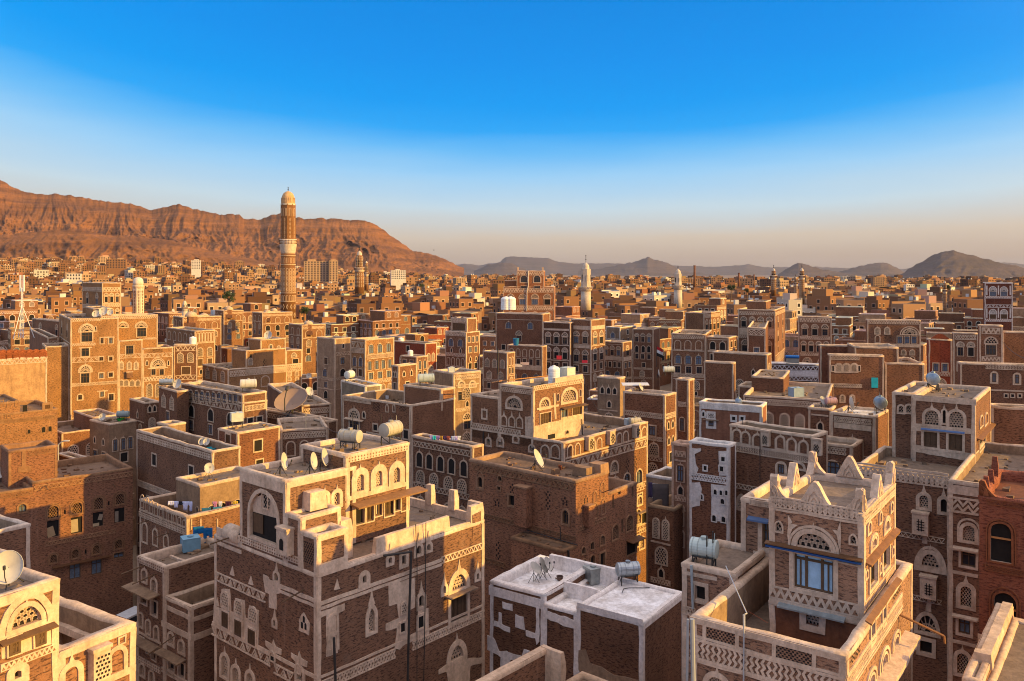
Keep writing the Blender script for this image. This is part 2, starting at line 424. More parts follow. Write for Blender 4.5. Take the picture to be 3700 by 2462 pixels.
class Face:
    def __init__(s, h, side, c, box=None):
        s.h, s.side, s.c, s.box = h, side, c, box; s.holes = []; s.pts = []
        s.M = Matrix(((1, 0, 0, 0), (0, 0, -1, c), (0, 1, 0, 0), (0, 0, 0, 1))) if side == 'R' else Matrix(((0, 0, -1, c), (-1, 0, 0, 0), (0, 1, 0, 0), (0, 0, 0, 1)))
    def pk(s, p):
        if s.side == 'R': return s.h.fr.R(p, s.c)
        a, z = s.h.fr.L(p, s.c); return -a, z
    def put(s, name, me, a=0, v=0, n=0, col=None, parent=None):
        if parent: return obj(name, me, parent, None, col)
        return obj(name, me, s.h.root, s.M @ Matrix.Translation((a, v, n)), col)
    def win(s, a, v, w, h, kind='arch', fill='L', sw=.16, fin=0, ledge=0, col=None):
        w = max(.2, round(w*20)/20); h = max(.2, round(h*20)/20); sw = round(sw, 2); fin = round(fin, 1)
        H_ = s.h; up = any(inside(q, a, v+h/2) for q in s.pts); deep = H_.hero and fill != 'B' and s.box is not None and not up
        if deep: s.holes.append((a, v, w, h, kind))
        var = random.randrange(3); key = (kind, w, h, fill, sw, fin, deep, var, H_.pm, H_.hero)
        H_hero[0] = H_.hero
        if key not in WC:
            R = winparts(kind, w, h, fill, sw, fin, deep, var*5.3)
            mm = {'pane': PANE.get(fill, 'dark'), 'surround': H_.pm, 'lattice': H_.pm, 'frame': 'wood'}
            if H_.hero: WC[key] = {r: mb.mesh(r, [mm[r]]) for r, mb in R.items()}
            else:
                J = MB(); ms = []
                for r, mb in R.items():
                    k = len(ms); ms.append(mm[r]); b = len(J.v); J.v += mb.v; J.f += [tuple(i+b for i in f) for f in mb.f]; J.m += [k]*len(mb.f)
                WC[key] = {'pane': J.mesh('window', ms)}
        d = WC[key]; pc = H_.pc
        nm = {'B': 'blind_arch', 'S': 'shuttered_window'}.get(fill, 'window')
        first = d.get('pane') or d.get('surround')
        if H_.hero and fill == 'C': wcol = col or (.42, .62, .80)
        else: wcol = pc if (not H_.hero or first is d.get('surround')) else (1, 1, 1)
        o = s.put(nm, first, a, v, random.uniform(0, .004)+(.036 if up else 0), wcol)
        for r in ('surround', 'lattice', 'frame'):
            if r in d and d[r] is not first: s.put('window_'+r if r != 'lattice' else 'lattice', d[r], col=pc if r != 'frame' else (1, 1, 1), parent=o)
        if ledge:
            mb = MB(); W = w*.5+sw+.25; mb.prism([(-W, 0), (W, 0), (W, .09), (-W, .09)], .0, ledge)
            l = obj('ledge', mb.mesh('ledge', ['mud']), o, Matrix.Translation((0, h+sw*.2+.02, 0)))
        return o
    def pw(s, xc, yt, yb, wpx, kind='arch', fill='L', **k):
        """window picked on the photograph: centre x, top, bottom, width"""
        f = s.h.t; a0, _ = s.pk(f(xc-wpx/2, yb)); a1, _ = s.pk(f(xc+wpx/2, yb)); a, v0 = s.pk(f(xc, yb)); _, v1 = s.pk(f(xc, yt))
        return s.win(a, v0, abs(a1-a0), v1-v0, kind, fill, **k)
    def band(s, a0, a1, v, h, pat='z', name='frieze', n=0):
        mb = MB(); frieze(mb, a0, a1, v, h, pat, random.random()*9)
        o = s.put(name, mb.mesh(name, [s.h.pm, s.h.bm]), 0, 0, n, s.h.pc); return o
    def pb(s, x0, y0, x1, y1, hpx, pat='z', name='frieze'):
        """frieze from its top-left to its top-right photo point"""
        f = s.h.t; a0, v0 = s.pk(f(x0, y0)); a1, v1 = s.pk(f(x1, y1)); _, v2 = s.pk(f(x0, y0+hpx))
        return s.band(a0, a1, (v0+v1)/2-(v0-v2), v0-v2, pat, name)
    def patch(s, pts, name='plaster_patch', th=.045, mats=None):
        f = s.h.t; q = [s.pk(f(x, y)) for x, y in pts]; p = []; s.pts.append(q)
        for i in range(len(q)):
            a, b = q[i], q[(i+1) % len(q)]; k = max(1, int(math.hypot(b[0]-a[0], b[1]-a[1])/.2))
            p += [(a[0]+(b[0]-a[0])*j/k, a[1]+(b[1]-a[1])*j/k) for j in range(k)]
        mb = MB(); mb.prism(wob(wob(p, .09 if 'white' in name else .045, random.random()*9), .025, 4.4), 0, th); return s.put(name, mb.mesh(name, mats or [s.h.pm]), 0, 0, random.uniform(0, .006), s.h.pc)
    def strip(s, pts, w, name='plaster_strip', th=.05):
        f = s.h.t; q = [s.pk(f(x, y)) for x, y in pts]; mb = MB(); mb.ribbon(wob(q, .02), w, 0, th); return s.put(name, mb.mesh(name, [s.h.pm]), 0, 0, random.uniform(0, .006), s.h.pc)
    def rows(s, spec, a0, a1, vt, vmin=-99, k=1.0):
        L = a1-a0
        for tk in spec.split():
            c = tk[0]
            if vt < vmin: break
            try: n = float(tk[1:]) if len(tk) > 1 else 0
            except ValueError: n = 0
            if c == '_': vt -= (n or .5)*k; continue
            if c in 'ztdcswk-p':
                hh = (n or {'-': .16, 'p': .5}.get(c, .62))*k; s.band(a0, a1, vt-hh, hh, c); vt -= hh+.05*k; continue
            n = int(n) or max(1, int(L/2.6)); pt = L/n; w = min(pt*.52, 1.25*k)
            if c == 'W':
                w = min(pt*.62, 1.5*k); hm = w*.55
                for i in range(n):
                    a = a0+pt*(i+.5); s.win(a, vt-hm-.35*k, w, hm, 'moon', random.choice('FX'), .15*k, .3*k if random.random() < .5 else 0)
                    s.win(a, vt-hm-.55*k-1.25*k, w*.86, 1.2*k, 'rect', random.choice('GGTD'), .1*k)
                vt -= hm+2.0*k
            else:
                kind, fill, hh = {'A': ('arch', random.choice('LXDT'), 1.5), 'R': ('rect', random.choice('GDT'), 1.15), 'N': ('arch', 'B', 1.5), 'P': ('point', 'D', .8), 'S': ('rect', 'S', 1.2), 'Q': ('arch', 'L', 1.1)}[c]
                if c == 'P': w = min(w, .45*k)
                if c == 'R': w = min(w, .9*k)
                for i in range(n):
                    a = a0+pt*(i+.5)+random.uniform(-.05, .05)*pt; s.win(a, vt-hh*k-.3*k, w, hh*k, kind, fill, .14*k, .35*k if c in 'AP' and random.random() < .6 else 0)
                vt -= (hh+.45)*k
        return vt
    def lump(s, a, v, w, h, d, name='projecting_box', m=None, top=None, n=0):
        """a box standing out of the wall (oriel, chimney, cooling box)"""
        mb = MB(); x = w/2
        mb.box(-x, x, 0, h, 0, d, 0); mb.box(-x-.05, x+.05, h, h+.12, 0, d+.06, 1)
        o = s.put(name, mb.mesh(name, [m or s.h.bm, s.h.pm]), a, v, n, s.h.pc); return o

class Box: pass
class House:
    def __init__(s, label, p, Y, vr, t=D, col=(1, 1, 1), pc=(1, 1, 1), bm='brick', pm='pl', hero=False, name='tower_house', cat='house', group=None):
        s.fr = Fr(p, Y, vr); s.t = t; s.col, s.pc, s.bm, s.pm, s.hero = col, pc, bm, pm, hero; s.boxes = []; s.lab = label
        s.root = bpy.data.objects.new(name, None); COL.objects.link(s.root); s.root.empty_display_size = .5
        s.root.matrix_basis = s.fr.mat(0); tag(s.root, label, cat, group); HOUSES.append(s)
    def box(s, u0, u1, w0, w1, z0, z1, par=.7, th=.27, bm=None, roof='roof', cap=None, trim=True, col=None, capcol=None, batter=0):
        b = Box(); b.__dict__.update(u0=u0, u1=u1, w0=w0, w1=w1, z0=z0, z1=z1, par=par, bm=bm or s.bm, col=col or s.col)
        b.R = Face(s, 'R', w0, b); b.L = Face(s, 'L', u0, b); s.boxes.append(b)
        # roof deck
        mb = MB(); zf = z1-par; n = max(2, int((u1-u0)/1.2)); m = max(2, int((w1-w0)/1.2))
        g = [[jit((u0+.1+(u1-u0-.2)*i/n, w0+.1+(w1-w0-.2)*j/m, zf), .0, 1) + Vector((0, 0, noise.noise((i*.7+u0*9, j*.7, z1))*.07)) for j in range(m+1)] for i in range(n+1)]
        for i in range(n):
            for j in range(m): mb.face([g[i][j], g[i+1][j], g[i+1][j+1], g[i][j+1]])
        obj('roof', mb.mesh('roof', [roof]), s.root, None, s.pc)
        # parapet: a closed sweep with uneven hand-plastered edges
        sec = [(-.03, z1-.22), (-.045, z1-.04), (.03, z1+.02), (th-.05, z1+.02), (th+.02, z1-.1), (th, zf-.12)]
        path = []
        cs = [(u0, w0), (u1, w0), (u1, w1), (u0, w1)]
        for i in range(4):
            a, c = cs[i], cs[(i+1) % 4]; pv = cs[i-1]
            d = Vector((c[0]-a[0], c[1]-a[1])); L = d.length or 1; d /= L; nn = Vector((-d.y, d.x)); pd = Vector((a[0]-pv[0], a[1]-pv[1])); pd /= (pd.length or 1); pn = Vector((-pd.y, pd.x))
            path.append((Vector(a), nn+pn)); k = max(2, int(L/.7))
            for j in range(1, k): path.append((Vector(a)+d*(L*j/k), nn))
        mb = MB(); N = len(path); jz = .05 if par > .3 else .02
        for pt, nn in path:
            for q, (o_, z) in enumerate(sec):
                x = pt+nn*o_; jx = noise.noise_vector((x.x*1.7, x.y*1.7, z1+q*.3))
                mb.v.append((x.x+jx.x*.03, x.y+jx.y*.03, z+(jx.z*jz+noise.noise((pt.x*.5, pt.y*.5, z1))*jz*1.4 if q < 5 else 0)))
        K = len(sec)
        for i in range(N):
            for q in range(K-1):
                mb.f.append((i*K+q, ((i+1) % N)*K+q, ((i+1) % N)*K+q+1, i*K+q+1)); mb.m.append(1 if q == 4 and par > .6 else 0)
        obj('parapet', mb.mesh('parapet', [cap or s.pm, cap or 'mud'], True), s.root, None, capcol or s.pc)
        if trim:
            for f, aa, e in ((b.R, u0, 1), (b.R, u1, -1), (b.L, -w0, -1), (b.L, -w1, 1)):
                k = max(3, int(min(z1-z0, 26)/.8)); zz = max(z0, z1-26)
                mb = MB(); mb.ribbon(wob([(aa+e*.11, zz+(z1-.2-zz)*i/k) for i in range(k+1)], .06, aa), .24 if s.hero else .2, -.02, .035)
                f.put('corner_strip', mb.mesh('corner_strip', [s.pm]), 0, 0, random.uniform(0, .004), s.pc)
        return b
    def slab(s, u0, u1, w0, w1, z0, z1, m='pl', name='parapet_block', col=None, a=.04):
        """hand-plastered block with softened, uneven edges"""
        mb = MB(); nx = max(1, int((u1-u0)/.5)); ny = max(1, int((w1-w0)/.5)); nz = max(1, int((z1-z0)/.5)); e = .06
        P = {}
        def pt(i, j, k):
            if (i, j, k) not in P:
                x = u0+(u1-u0)*i/nx; y = w0+(w1-w0)*j/ny; z = z0+(z1-z0)*k/nz
                if k == nz: x += e*((i == 0)-(i == nx)); y += e*((j == 0)-(j == ny))
                P[i, j, k] = len(mb.v); mb.v.append(tuple(jit((x, y, z), a, 1.3)))
            return P[i, j, k]
        def q(*c): mb.f.append(tuple(pt(*x) for x in c)); mb.m.append(0)
        for i in range(nx):
            for j in range(ny): q((i, j, nz), (i+1, j, nz), (i+1, j+1, nz), (i, j+1, nz))
            for k in range(nz): q((i, 0, k), (i+1, 0, k), (i+1, 0, k+1), (i, 0, k+1)); q((i+1, ny, k), (i, ny, k), (i, ny, k+1), (i+1, ny, k+1))
        for j in range(ny):
            for k in range(nz): q((0, j+1, k), (0, j, k), (0, j, k+1), (0, j+1, k+1)); q((nx, j, k), (nx, j+1, k), (nx, j+1, k+1), (nx, j, k+1))
        return obj(name, mb.mesh(name, [m]), s.root, None, col or s.pc)
    def finish(s):
        for b in s.boxes:
            mb = MB()
            def P(f, a, v, n=0): return f.M @ Vector((a, v, n))
            for f, a0, a1 in ((b.R, b.u0, b.u1), (b.L, -b.w1, -b.w0)):
                off = f.c*1.37+b.z1
                hs = [h for h in f.holes if h[0]-h[2]/2 > a0+.02 and h[0]+h[2]/2 < a1-.02 and h[1] > b.z0 and h[1]+h[3] < b.z1]
                xs = sorted({a0, a1}|{h[0]-h[2]/2 for h in hs}|{h[0]+h[2]/2 for h in hs}); ys = sorted({b.z0, b.z1}|{h[1] for h in hs}|{h[1]+h[3] for h in hs})
                for i in range(len(xs)-1):
                    for j in range(len(ys)-1):
                        x0, x1, y0, y1 = xs[i], xs[i+1], ys[j], ys[j+1]; mx, my = (x0+x1)/2, (y0+y1)/2
                        if any(abs(mx-h[0]) < h[2]/2 and h[1] < my < h[1]+h[3] for h in hs): continue
                        q = [(x0, y0), (x1, y0), (x1, y1), (x0, y1)]; mb.face([P(f, *c) for c in q], 0, [(c[0]+off, c[1]) for c in q])
                for (a, v, w, hh, kd) in hs:
                    ol = [(a+x, v+y) for x, y in outline(kd, w, hh)]
                    if kd != 'rect':
                        n = len(ol); m = n//2
                        for side in (ol[:m+1], ol[m:][::-1]):
                            cx = a-w/2 if side is not None and side[0][0] < a else a+w/2
                            q = [(cx, v+hh)]+side[1:] if kd != 'moon' else [(cx, v+hh)]+side
                            if cx > a: q = q[::-1]
                            q = q[::-1]
                            mb.face([P(f, *c) for c in q], 0, [(c[0]+off, c[1]) for c in q])
                    for i in range(len(ol)):
                        c, d = ol[i-1], ol[i]; mb.face([P(f, *c, 0), P(f, *c, -.17), P(f, *d, -.17), P(f, *d, 0)], 1)
            for q in ([(b.u1, b.w0), (b.u1, b.w1)], [(b.u1, b.w1), (b.u0, b.w1)]):
                (xa, ya), (xb, yb) = q; L = math.hypot(xb-xa, yb-ya)
                mb.face([(xa, ya, b.z0), (xb, yb, b.z0), (xb, yb, b.z1), (xa, ya, b.z1)], 0, [(0, b.z0), (L, b.z0), (L, b.z1), (0, b.z1)])
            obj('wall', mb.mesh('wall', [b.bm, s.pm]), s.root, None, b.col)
HOUSES = []
FOOT = []
def foot(h, b, pad=1.0):
    c = h.fr.world((b.u0+b.u1)/2, (b.w0+b.w1)/2, 0); FOOT.append((c.x, c.y, math.hypot(b.u1-b.u0, b.w1-b.w0)/2+pad))

# ---------------------------------------------------------------- roof things
def atz(p, z):
    r = ray(p); t = (z-H)/r[2]; return Vector((r[0]*t, t, z))
def root(name, label, cat, loc, rz=0, group=None):
    o = bpy.data.objects.new(name, None); COL.objects.link(o); o.location = loc; o.rotation_euler = (0, 0, rz); o.empty_display_size = .2
    return tag(o, label, cat, group)
DC = {}
def dish(label, loc, d=.95, az=None, el=28, col=(.52, .48, .42), hgt=.5, group='satellite dishes on the roofs'):
    az = random.uniform(58, 76) if az is None else az         # degrees right of towards-the-camera
    o = root('satellite_dish', label, 'satellite dish', loc, rad(az), group)
    if 'r' not in DC:
        mb = MB(); k = [(0.01, .0), (.2, .035), (.36, .1), (.5, .19)]; mb.lathe(k, 20, caps=False); mb.lathe([(.5, .19), (.51, .2), (.5, .205)], 20, caps=False); DC['r'] = mb.mesh('reflector', ['paint'], True)
        mb = MB(); mb.path([(.0, -.46, .15), (0, -.3, .45), (0, -.05, .62)], .018); mb.tube((0, -.08, .60), (0, .02, .66), .05); DC['a'] = mb.mesh('feed_arm', ['iron'])
        mb = MB()
        for t in (0.5, 2.6, 4.7): mb.tube((.5*math.cos(t), .5*math.sin(t), 0), (0, 0, .75), .022)
        mb.tube((0, 0, 0), (0, 0, 1.0), .03); DC['s'] = mb.mesh('stand', ['iron'])
    T = Matrix.Translation((0, -.08, hgt+d*.32)) @ Matrix.Rotation(rad(90-el), 4, 'X') @ Matrix.Diagonal((d*.94, d*1.06, d, 1))
    obj('reflector', DC['r'], o, T, col); obj('feed_arm', DC['a'], o, T); obj('stand', DC['s'], o, Matrix.Diagonal((d*.9, d*.9, hgt+d*.3, 1)))
    return o
def stand_legs(mb, L, W, h, r=.035):
    for x in (-L/2, L/2):
        for y in (-W/2, W/2): mb.tube((x, y, 0), (x, y, h), r)
        mb.tube((x, -W/2, h), (x, W/2, h), r); mb.tube((x, -W/2, h*.3), (x, W/2, h*.9), r*.7)
    for y in (-W/2, W/2): mb.tube((-L/2, y, h), (L/2, y, h), r)
def tank_h(label, loc, rz, L=1.9, R=.55, hgt=.55, col=(.75, .72, .64), m='paint', bands=True, group='drum water tanks on the roofs'):
    o = root('water_tank', label, 'water tank', loc, rz, group)
    mb = MB(); M = Matrix.Translation((0, 0, hgt+R)) @ Matrix.Rotation(rad(90), 4, 'Y') @ Matrix.Translation((0, 0, -L/2))
    mb.lathe([(R*.02, -R*.16), (R*.55, -R*.1), (R*.97, 0), (R, .02), (R, L*.5), (R, L-.02), (R*.97, L), (R*.55, L+R*.1), (R*.02, L+R*.16)], 20, 0, M)
    obj('drum', mb.mesh('drum', [m], False), o, None, col)
    if bands:
        mb = MB()
        for x in (.1, .32, .68, .9): mb.lathe([(R+.004, L*x-.025), (R+.014, L*x), (R+.004, L*x+.025)], 20, 0, M, caps=False)
        mb.tube((0, 0, hgt+2*R-.02), (0, 0, hgt+2*R+.1), .16); mb.tube((L*.4, 0, hgt+2*R-.05), (L*.4, 0, hgt+2*R+.3), .02)
        obj('hoops_and_hatch', mb.mesh('hoops', ['metal' if m == 'metal' else 'paint']), o, None, [c*.72 for c in col])
    mb = MB(); stand_legs(mb, L*.75, R*1.5, hgt+.06); obj('stand', mb.mesh('stand', ['iron']), o)
    return o
def tank_v(label, loc, R=.55, hh=1.5, col=(.85, .84, .8), group='upright plastic water tanks'):
    o = root('plastic_water_tank', label, 'water tank', loc, random.random()*6, group); mb = MB()
    p = [(R*.96, 0)]
    for i in range(6): z = hh*.86*(i+.5)/6; p += [(R, z-hh*.05), (R*1.0, z+hh*.04), (R*.955, z+hh*.065)]
    mb.lathe(p+[(R*.96, hh*.86), (R*.7, hh*.95), (R*.3, hh*.97)], 20); obj('tank', mb.mesh('tank', ['paint']), o, None, col)
    mb = MB(); mb.lathe([(R*.34, hh*.96), (R*.34, hh), (R*.1, hh*1.03)], 14); obj('lid', mb.mesh('lid', ['paint']), o, None, [c*.9 for c in col]); return o
def tank_b(label, loc, rz, w=1.2, d=1.1, h=1.1, col=(.5, .58, .62), m='paint', leg=.25, group='box water tanks on the roofs'):
    o = root('box_water_tank', label, 'water tank', loc, rz, group); mb = MB(); mb.box(-w/2, w/2, -d/2, d/2, leg, leg+h); 
    for x in (-w/2, w/2):
        for y in (-d/2, d/2): mb.box(x-.02, x+.02, y-.02, y+.02, leg, leg+h+.01)
    mb.box(-w/2-.02, w/2+.02, -d/2-.02, d/2+.02, leg+h, leg+h+.03); obj('tank', mb.mesh('tank', [m]), o, None, col)
    mb = MB(); mb.lathe([(.2, leg+h+.02), (.2, leg+h+.1), (.05, leg+h+.12)], 12); obj('lid', mb.mesh('lid', [m]), o, None, [c*.8 for c in col])
    if leg > .3:
        mb = MB(); stand_legs(mb, w*.9, d*.9, leg); obj('stand', mb.mesh('stand', ['iron']), o)
    return o
def pole(label, loc, h, r=.03, lean=(0, 0), col=(1, 1, 1), m='iron', name='roof_pole', cat='pole', group=None):
    mb = MB(); mb.tube((0, 0, 0), (lean[0], lean[1], h), r, k=8); mb.tube((0, 0, -.02), (0, 0, .08), r*1.9, k=8)
    o = obj(name, mb.mesh(name, [m]), None, Matrix.Translation(loc), col); return tag(o, label, cat, group)
def garment(label, p, q, t, w, h, col, kind=0, sag=.12, group='washing hung on the roof lines', m='cloth'):
    """cloth folded over a line from p to q at parameter t"""
    p, q = Vector(p), Vector(q); d = (q-p); c = p+d*t; c.z -= sag*4*t*(1-t)*d.length*.08; d.z = 0; d.normalize(); nn = Vector((-d.y, d.x, 0))
    mb = MB(); nx, ny = 8, 6; P = {}
    for i in range(nx+1):
        for j in range(ny+1):
            x = (i/nx-.5); y = j/ny
            ww = w*(1 if kind != 1 else (.62 if y > .35 or abs(x) < .01 else 1)); 
            fold = math.sin(x*14+label.__len__())*.05*y+noise.noise((x*3, y*2, len(label)*1.3))*.10*y
            hh = h*(1+.12*noise.noise((x*2.5, len(label), 1.0)))
            P[i, j] = tuple(c+d*(x*ww)+nn*fold+Vector((0, 0, -y*hh-abs(x)*.0)))
    for k in range((nx+1)*(ny+1)): mb.v.append(P[k//(ny+1), k % (ny+1)])
    for i in range(nx):
        for j in range(ny):
            if kind == 2 and j > 2 and 3 <= i <= 4: continue
            a = i*(ny+1)+j; mb.f.append((a, a+ny+1, a+ny+2, a+1)); mb.m.append(0)
    name = {0: 'hung_cloth', 1: 'hung_shirt', 2: 'hung_trousers'}[kind]
    o = obj(name, mb.mesh(name, [m], True), None, None, col); md = o.modifiers.new('thick', 'SOLIDIFY'); md.thickness = .02
    return tag(o, label, 'laundry', group)
def wire(label, pts, r=.012, name='cable', cat='cable', sag=.0, m='iron', group=None, col=(1, 1, 1)):
    mb = MB(); q = []
    for a, b in zip(pts, pts[1:]):
        a, b = Vector(a), Vector(b); k = 8 if sag else 1
        for i in range(k): q.append(a.lerp(b, i/k)-Vector((0, 0, sag*4*(i/k)*(1-i/k))))
    q.append(Vector(pts[-1])); mb.path(q, r, k=5); return tag(obj(name, mb.mesh(name, [m]), None, None, col), label, cat, group)
# ---------------------------------------------------------------- the near houses
def rend(fr, x, w=0): return fr.R((x, 500), w)[0]
def lend(fr, x, u=0): return fr.L((x, 500), u)[0]
def checks(f, x0, y0, x1, y1, hpx, nx, ny, ph=0):
    """pierced brick screen: a staggered field of small dark slots"""
    a0, v0 = f.pk(f.h.t(x0, y0)); a1, v1 = f.pk(f.h.t(x1, y1)); _, v2 = f.pk(f.h.t(x0, y0+hpx)); hh = v0-v2; v = (v0+v1)/2-hh; mb = MB()
    for j in range(ny):
        for i in range(nx):
            a = a0+(a1-a0)*(i+(.25 if j % 2 else .75))/nx; b = v+hh*(j+.5)/ny; w = (a1-a0)/nx*.24; h = hh/ny*.36
            mb.prism([(a-w, b-h), (a+w, b-h), (a+w, b+h), (a-w, b+h)], 0, .006)
    f.put('pierced_screen', mb.mesh('pierced_screen', ['dark']), 0, 0, 0)
def slots(f, xc, yc, pat, s=9):
    """brick-sized dark holes in a pattern given as rows of text"""
    mb = MB(); f0 = f.h.t; a, v = f.pk(f0(xc, yc)); k = s/FQ*f.h.fr.o[1]
    for j, r in enumerate(pat.split('/')):
        for i, c in enumerate(r):
            if c == '#':
                x = a+(i-len(r)/2+.5)*k; y = v-j*k*1.25; mb.prism([(x-k*.36, y-k*.5), (x+k*.36, y-k*.5), (x+k*.36, y+k*.5), (x-k*.36, y+k*.5)], 0, .006)
    f.put('brick_slots', mb.mesh('brick_slots', ['dark']), 0, 0, 0)
def spout(f, x, y, L=.9, up=.1, r=.04, side=0):
    a, v = f.pk(f.h.t(x, y)); mb = MB(); mb.tube((0, 0, 0), (side, up, L), r); f.put('rain_spout', mb.mesh('rain_spout', ['wood']), a, v)
def pipe(f, pts, r=.04, n=.12, m='iron', name='drain_pipe', col=(1, 1, 1)):
    q = [(*f.pk(f.h.t(x, y)), n) for x, y in pts]; mb = MB(); mb.path(q, r, k=7); f.put(name, mb.mesh(name, [m]), col=col)
def shelf(f, x0, y0, x1, y1, d=.45, th=.08, m='mud', name='canopy', col=None, drop=.1):
    a0, v0 = f.pk(f.h.t(x0, y0)); a1, v1 = f.pk(f.h.t(x1, y1)); v = (v0+v1)/2; mb = MB(); n = max(2, int(abs(a1-a0)/.4))
    for i in range(n):
        x, y = a0+(a1-a0)*i/n, a0+(a1-a0)*(i+1)/n; j = [noise.noise((x*2, v, 1))*.05, noise.noise((y*2, v, 1))*.05]
        mb.face([(x, v, 0), (y, v, 0), (y, v-drop, d+j[1]), (x, v-drop, d+j[0])]); mb.face([(x, v-drop, d+j[0]), (y, v-drop, d+j[1]), (y, v-drop-th, d+j[1]), (x, v-drop-th, d+j[0])]); mb.face([(x, v-th-drop, d+j[0]), (y, v-th-drop, d+j[1]), (y, v-th, 0), (x, v-th, 0)])
    for x in (a0, a1): mb.face([(x, v, 0), (x, v-drop, d), (x, v-drop-th, d), (x, v-th, 0)])
    return f.put(name, mb.mesh(name, [m]), col=col or f.h.pc)
def merlon(f, a, v, w, h, half=0, th=.3, name='pointed_merlon'):
    x0, x1 = (-w/2, w/2) if not half else ((0, w*.62) if half > 0 else (-w*.62, 0))
    if not half: p = [(x0, 0), (x0*.62, h*.42), (x0*.34, h*.8), (-.07, h), (.07, h), (x1*.34, h*.8), (x1*.62, h*.42), (x1, 0)]
    elif half > 0: p = [(0, 0), (0, h*.9), (.1, h), (.22, h*.96), (x1*.45, h*.55), (x1*.7, h*.25), (x1, 0)]
    else: p = [(x0, 0), (x0*.7, h*.25), (x0*.45, h*.55), (-.22, h*.96), (-.1, h), (0, h*.9), (0, 0)]
    mb = MB(); mb.prism(wob(p, .03, a), -th, 0)
    mb.face([(x, y, -th) for x, y in wob(p, .03, a)])
    for k in (.78, .45):
        if not half: mb.ribbon(wob([(x0*.62*k, .04), (x0*.5*k, h*.42*k), (0, h*.86*k), (x1*.5*k, h*.42*k), (x1*.62*k, .04)], .02), .075, 0, .045)
        else:
            s = 1 if half > 0 else -1; mb.ribbon(wob([(s*.07, .05), (s*.07, h*.85*k), (s*w*.2*k+s*.08, h*.6*k), (s*w*.32*k+s*.08, .05)], .02), .075, 0, .045)
    return f.put(name, mb.mesh(name, [f.h.pm]), a, v, 0, f.h.pc)

# --- J: the big brown house in the middle foreground
J = House('largest foreground house, brown brick with cream bands, three dishes and two tanks on its roof', A(2190, 570), 42, 2600, A, (.93, .86, .80), (1.12, 1.06, .98), hero=True)
m = J.box(0, 12.4, 0, 9.9, 0, 20.85, .25)
u = J.box(0, 4.6, 2.73, 7.17, 20.7, 25.12, .3)
mf = J.box(3.93, 8.64, 2.73, 7.0, 20.7, 25.85, .25)
tu = J.box(0, 1.9, 0, 1.37, 20.7, 22.76, .28)
st = J.box(0, 2.5, 1.37, 2.73, 20.7, 23.45, .12)
for a in ((3.83, 9.5, 0, .36, 20.7, 21.68), (9.4, 11.3, 0, .3, 20.7, 20.95), (11.23, 12.4, 0, .42, 20.7, 21.85), (12.0, 12.42, 0, 1.1, 20.7, 21.9), (12.05, 12.4, 1.0, 6.9, 20.6, 21.1), (12.02, 12.42, 2.2, 2.75, 21, 22.3), (12.02, 12.42, 4.3, 4.9, 21, 22.3), (1.8, 3.9, 0, .3, 20.6, 20.9)): J.slab(*a)
J.slab(1.0, 2.1, 2.0, 2.8, 23.4, 24.35, name='cooling_box'); J.slab(2.4, 3.2, 1.2, 2.73, 20.6, 22.7, name='stair_block'); J.slab(-.02, .5, 7.17, 9.8, 20.7, 21.1)
mb = MB(); mb.lathe([(.5, 0), (.5, 1.5)], 14, 0, Matrix.Translation((.3, 7.4, 21.1)) @ Matrix.Rotation(rad(-90), 4, 'X') @ Matrix.Scale(1.0, 4)); obj('roof_hood', mb.mesh('hood', ['pl'], True), J.root, None, J.pc)
mb = MB(); mb.lathe([(.36, 0), (.36, .06)], 12, 0, Matrix.Translation((.3, 7.36, 21.15)) @ Matrix.Rotation(rad(90), 4, 'X')); obj('hood_opening', mb.mesh('hood_opening', ['dark']), J.root)
f = m.L
uf = u.L
uf.pw(1822, 268, 592, 190, 'arch', 'D', sw=.22)
def inner(f, pts, n=-.15, mats=('pl',), name='niche_back'):
    q = [f.pk(f.h.t(x, y)) for x, y in pts]; mb = MB(); mb.prism(q, 0, .03); return f.put(name, mb.mesh(name, list(mats)), 0, 0, n, f.h.pc if mats[0] != 'wood' else (1, 1, 1))
inner(uf, [(1735, 400), (1735, 330), (1760, 295), (1810, 280), (1870, 300), (1905, 370), (1915, 450)])
inner(uf, [(1740, 405), (1805, 425), (1805, 555), (1740, 535)], -.12, ('wood',), 'open_shutter')
Face.win(uf, *uf.pk(A(1830, 372)), .55, .85, 'arch', 'B', .05)
lt = MB(); lattice(lt, outline('arch', .5, .8), .5, .8, .16, .035, 0, .03, 'x'); uf.put('lattice', lt.mesh('lattice', ['dark']), *uf.pk(A(1830, 370)), -.115)
f.pb(1660, 548, 2065, 722, 45, 'k'); f.pb(1500, 500, 1660, 560, 55, 'p', 'plaster_band'); f.pb(1505, 610, 1670, 650, 25, '-')
a, v = f.pk(A(1995, 680)); f.lump(a, v, .95, 1.3, .45, 'niche_box', 'pl'); mb = MB(); mb.face([(x, y, .47) for x, y in outline('arch', .35, .6)[::-1]]); f.put('niche_opening', mb.mesh('niche_opening', ['dark']), a, v+.25)
checks(tu.L, 2090, 585, 2180, 630, 150, 7, 9)
f.pb(1490, 782, 1835, 985, 62, 'c'); f.pb(1860, 860, 2190, 1005, 26, '-'); f.pb(1860, 905, 2190, 1040, 18, '-')
for q in ([(1592, 828), (1607, 770), (1622, 840)], [(1718, 890), (1735, 840), (1752, 905)], [(1495, 1040), (1505, 985), (1516, 1045)], [(1822, 830), (1860, 850), (1862, 880), (1895, 905), (1940, 920), (1940, 960), (1915, 965), (1915, 1075), (1862, 1055), (1862, 960), (1835, 950)]): f.patch(q)
for x, y0, y1, w in ((1913, 815, 875, 26), (1900, 1140, 1185, 16)): f.pw(x, y0, y1, w, 'point', 'D', sw=.14, fin=.5)
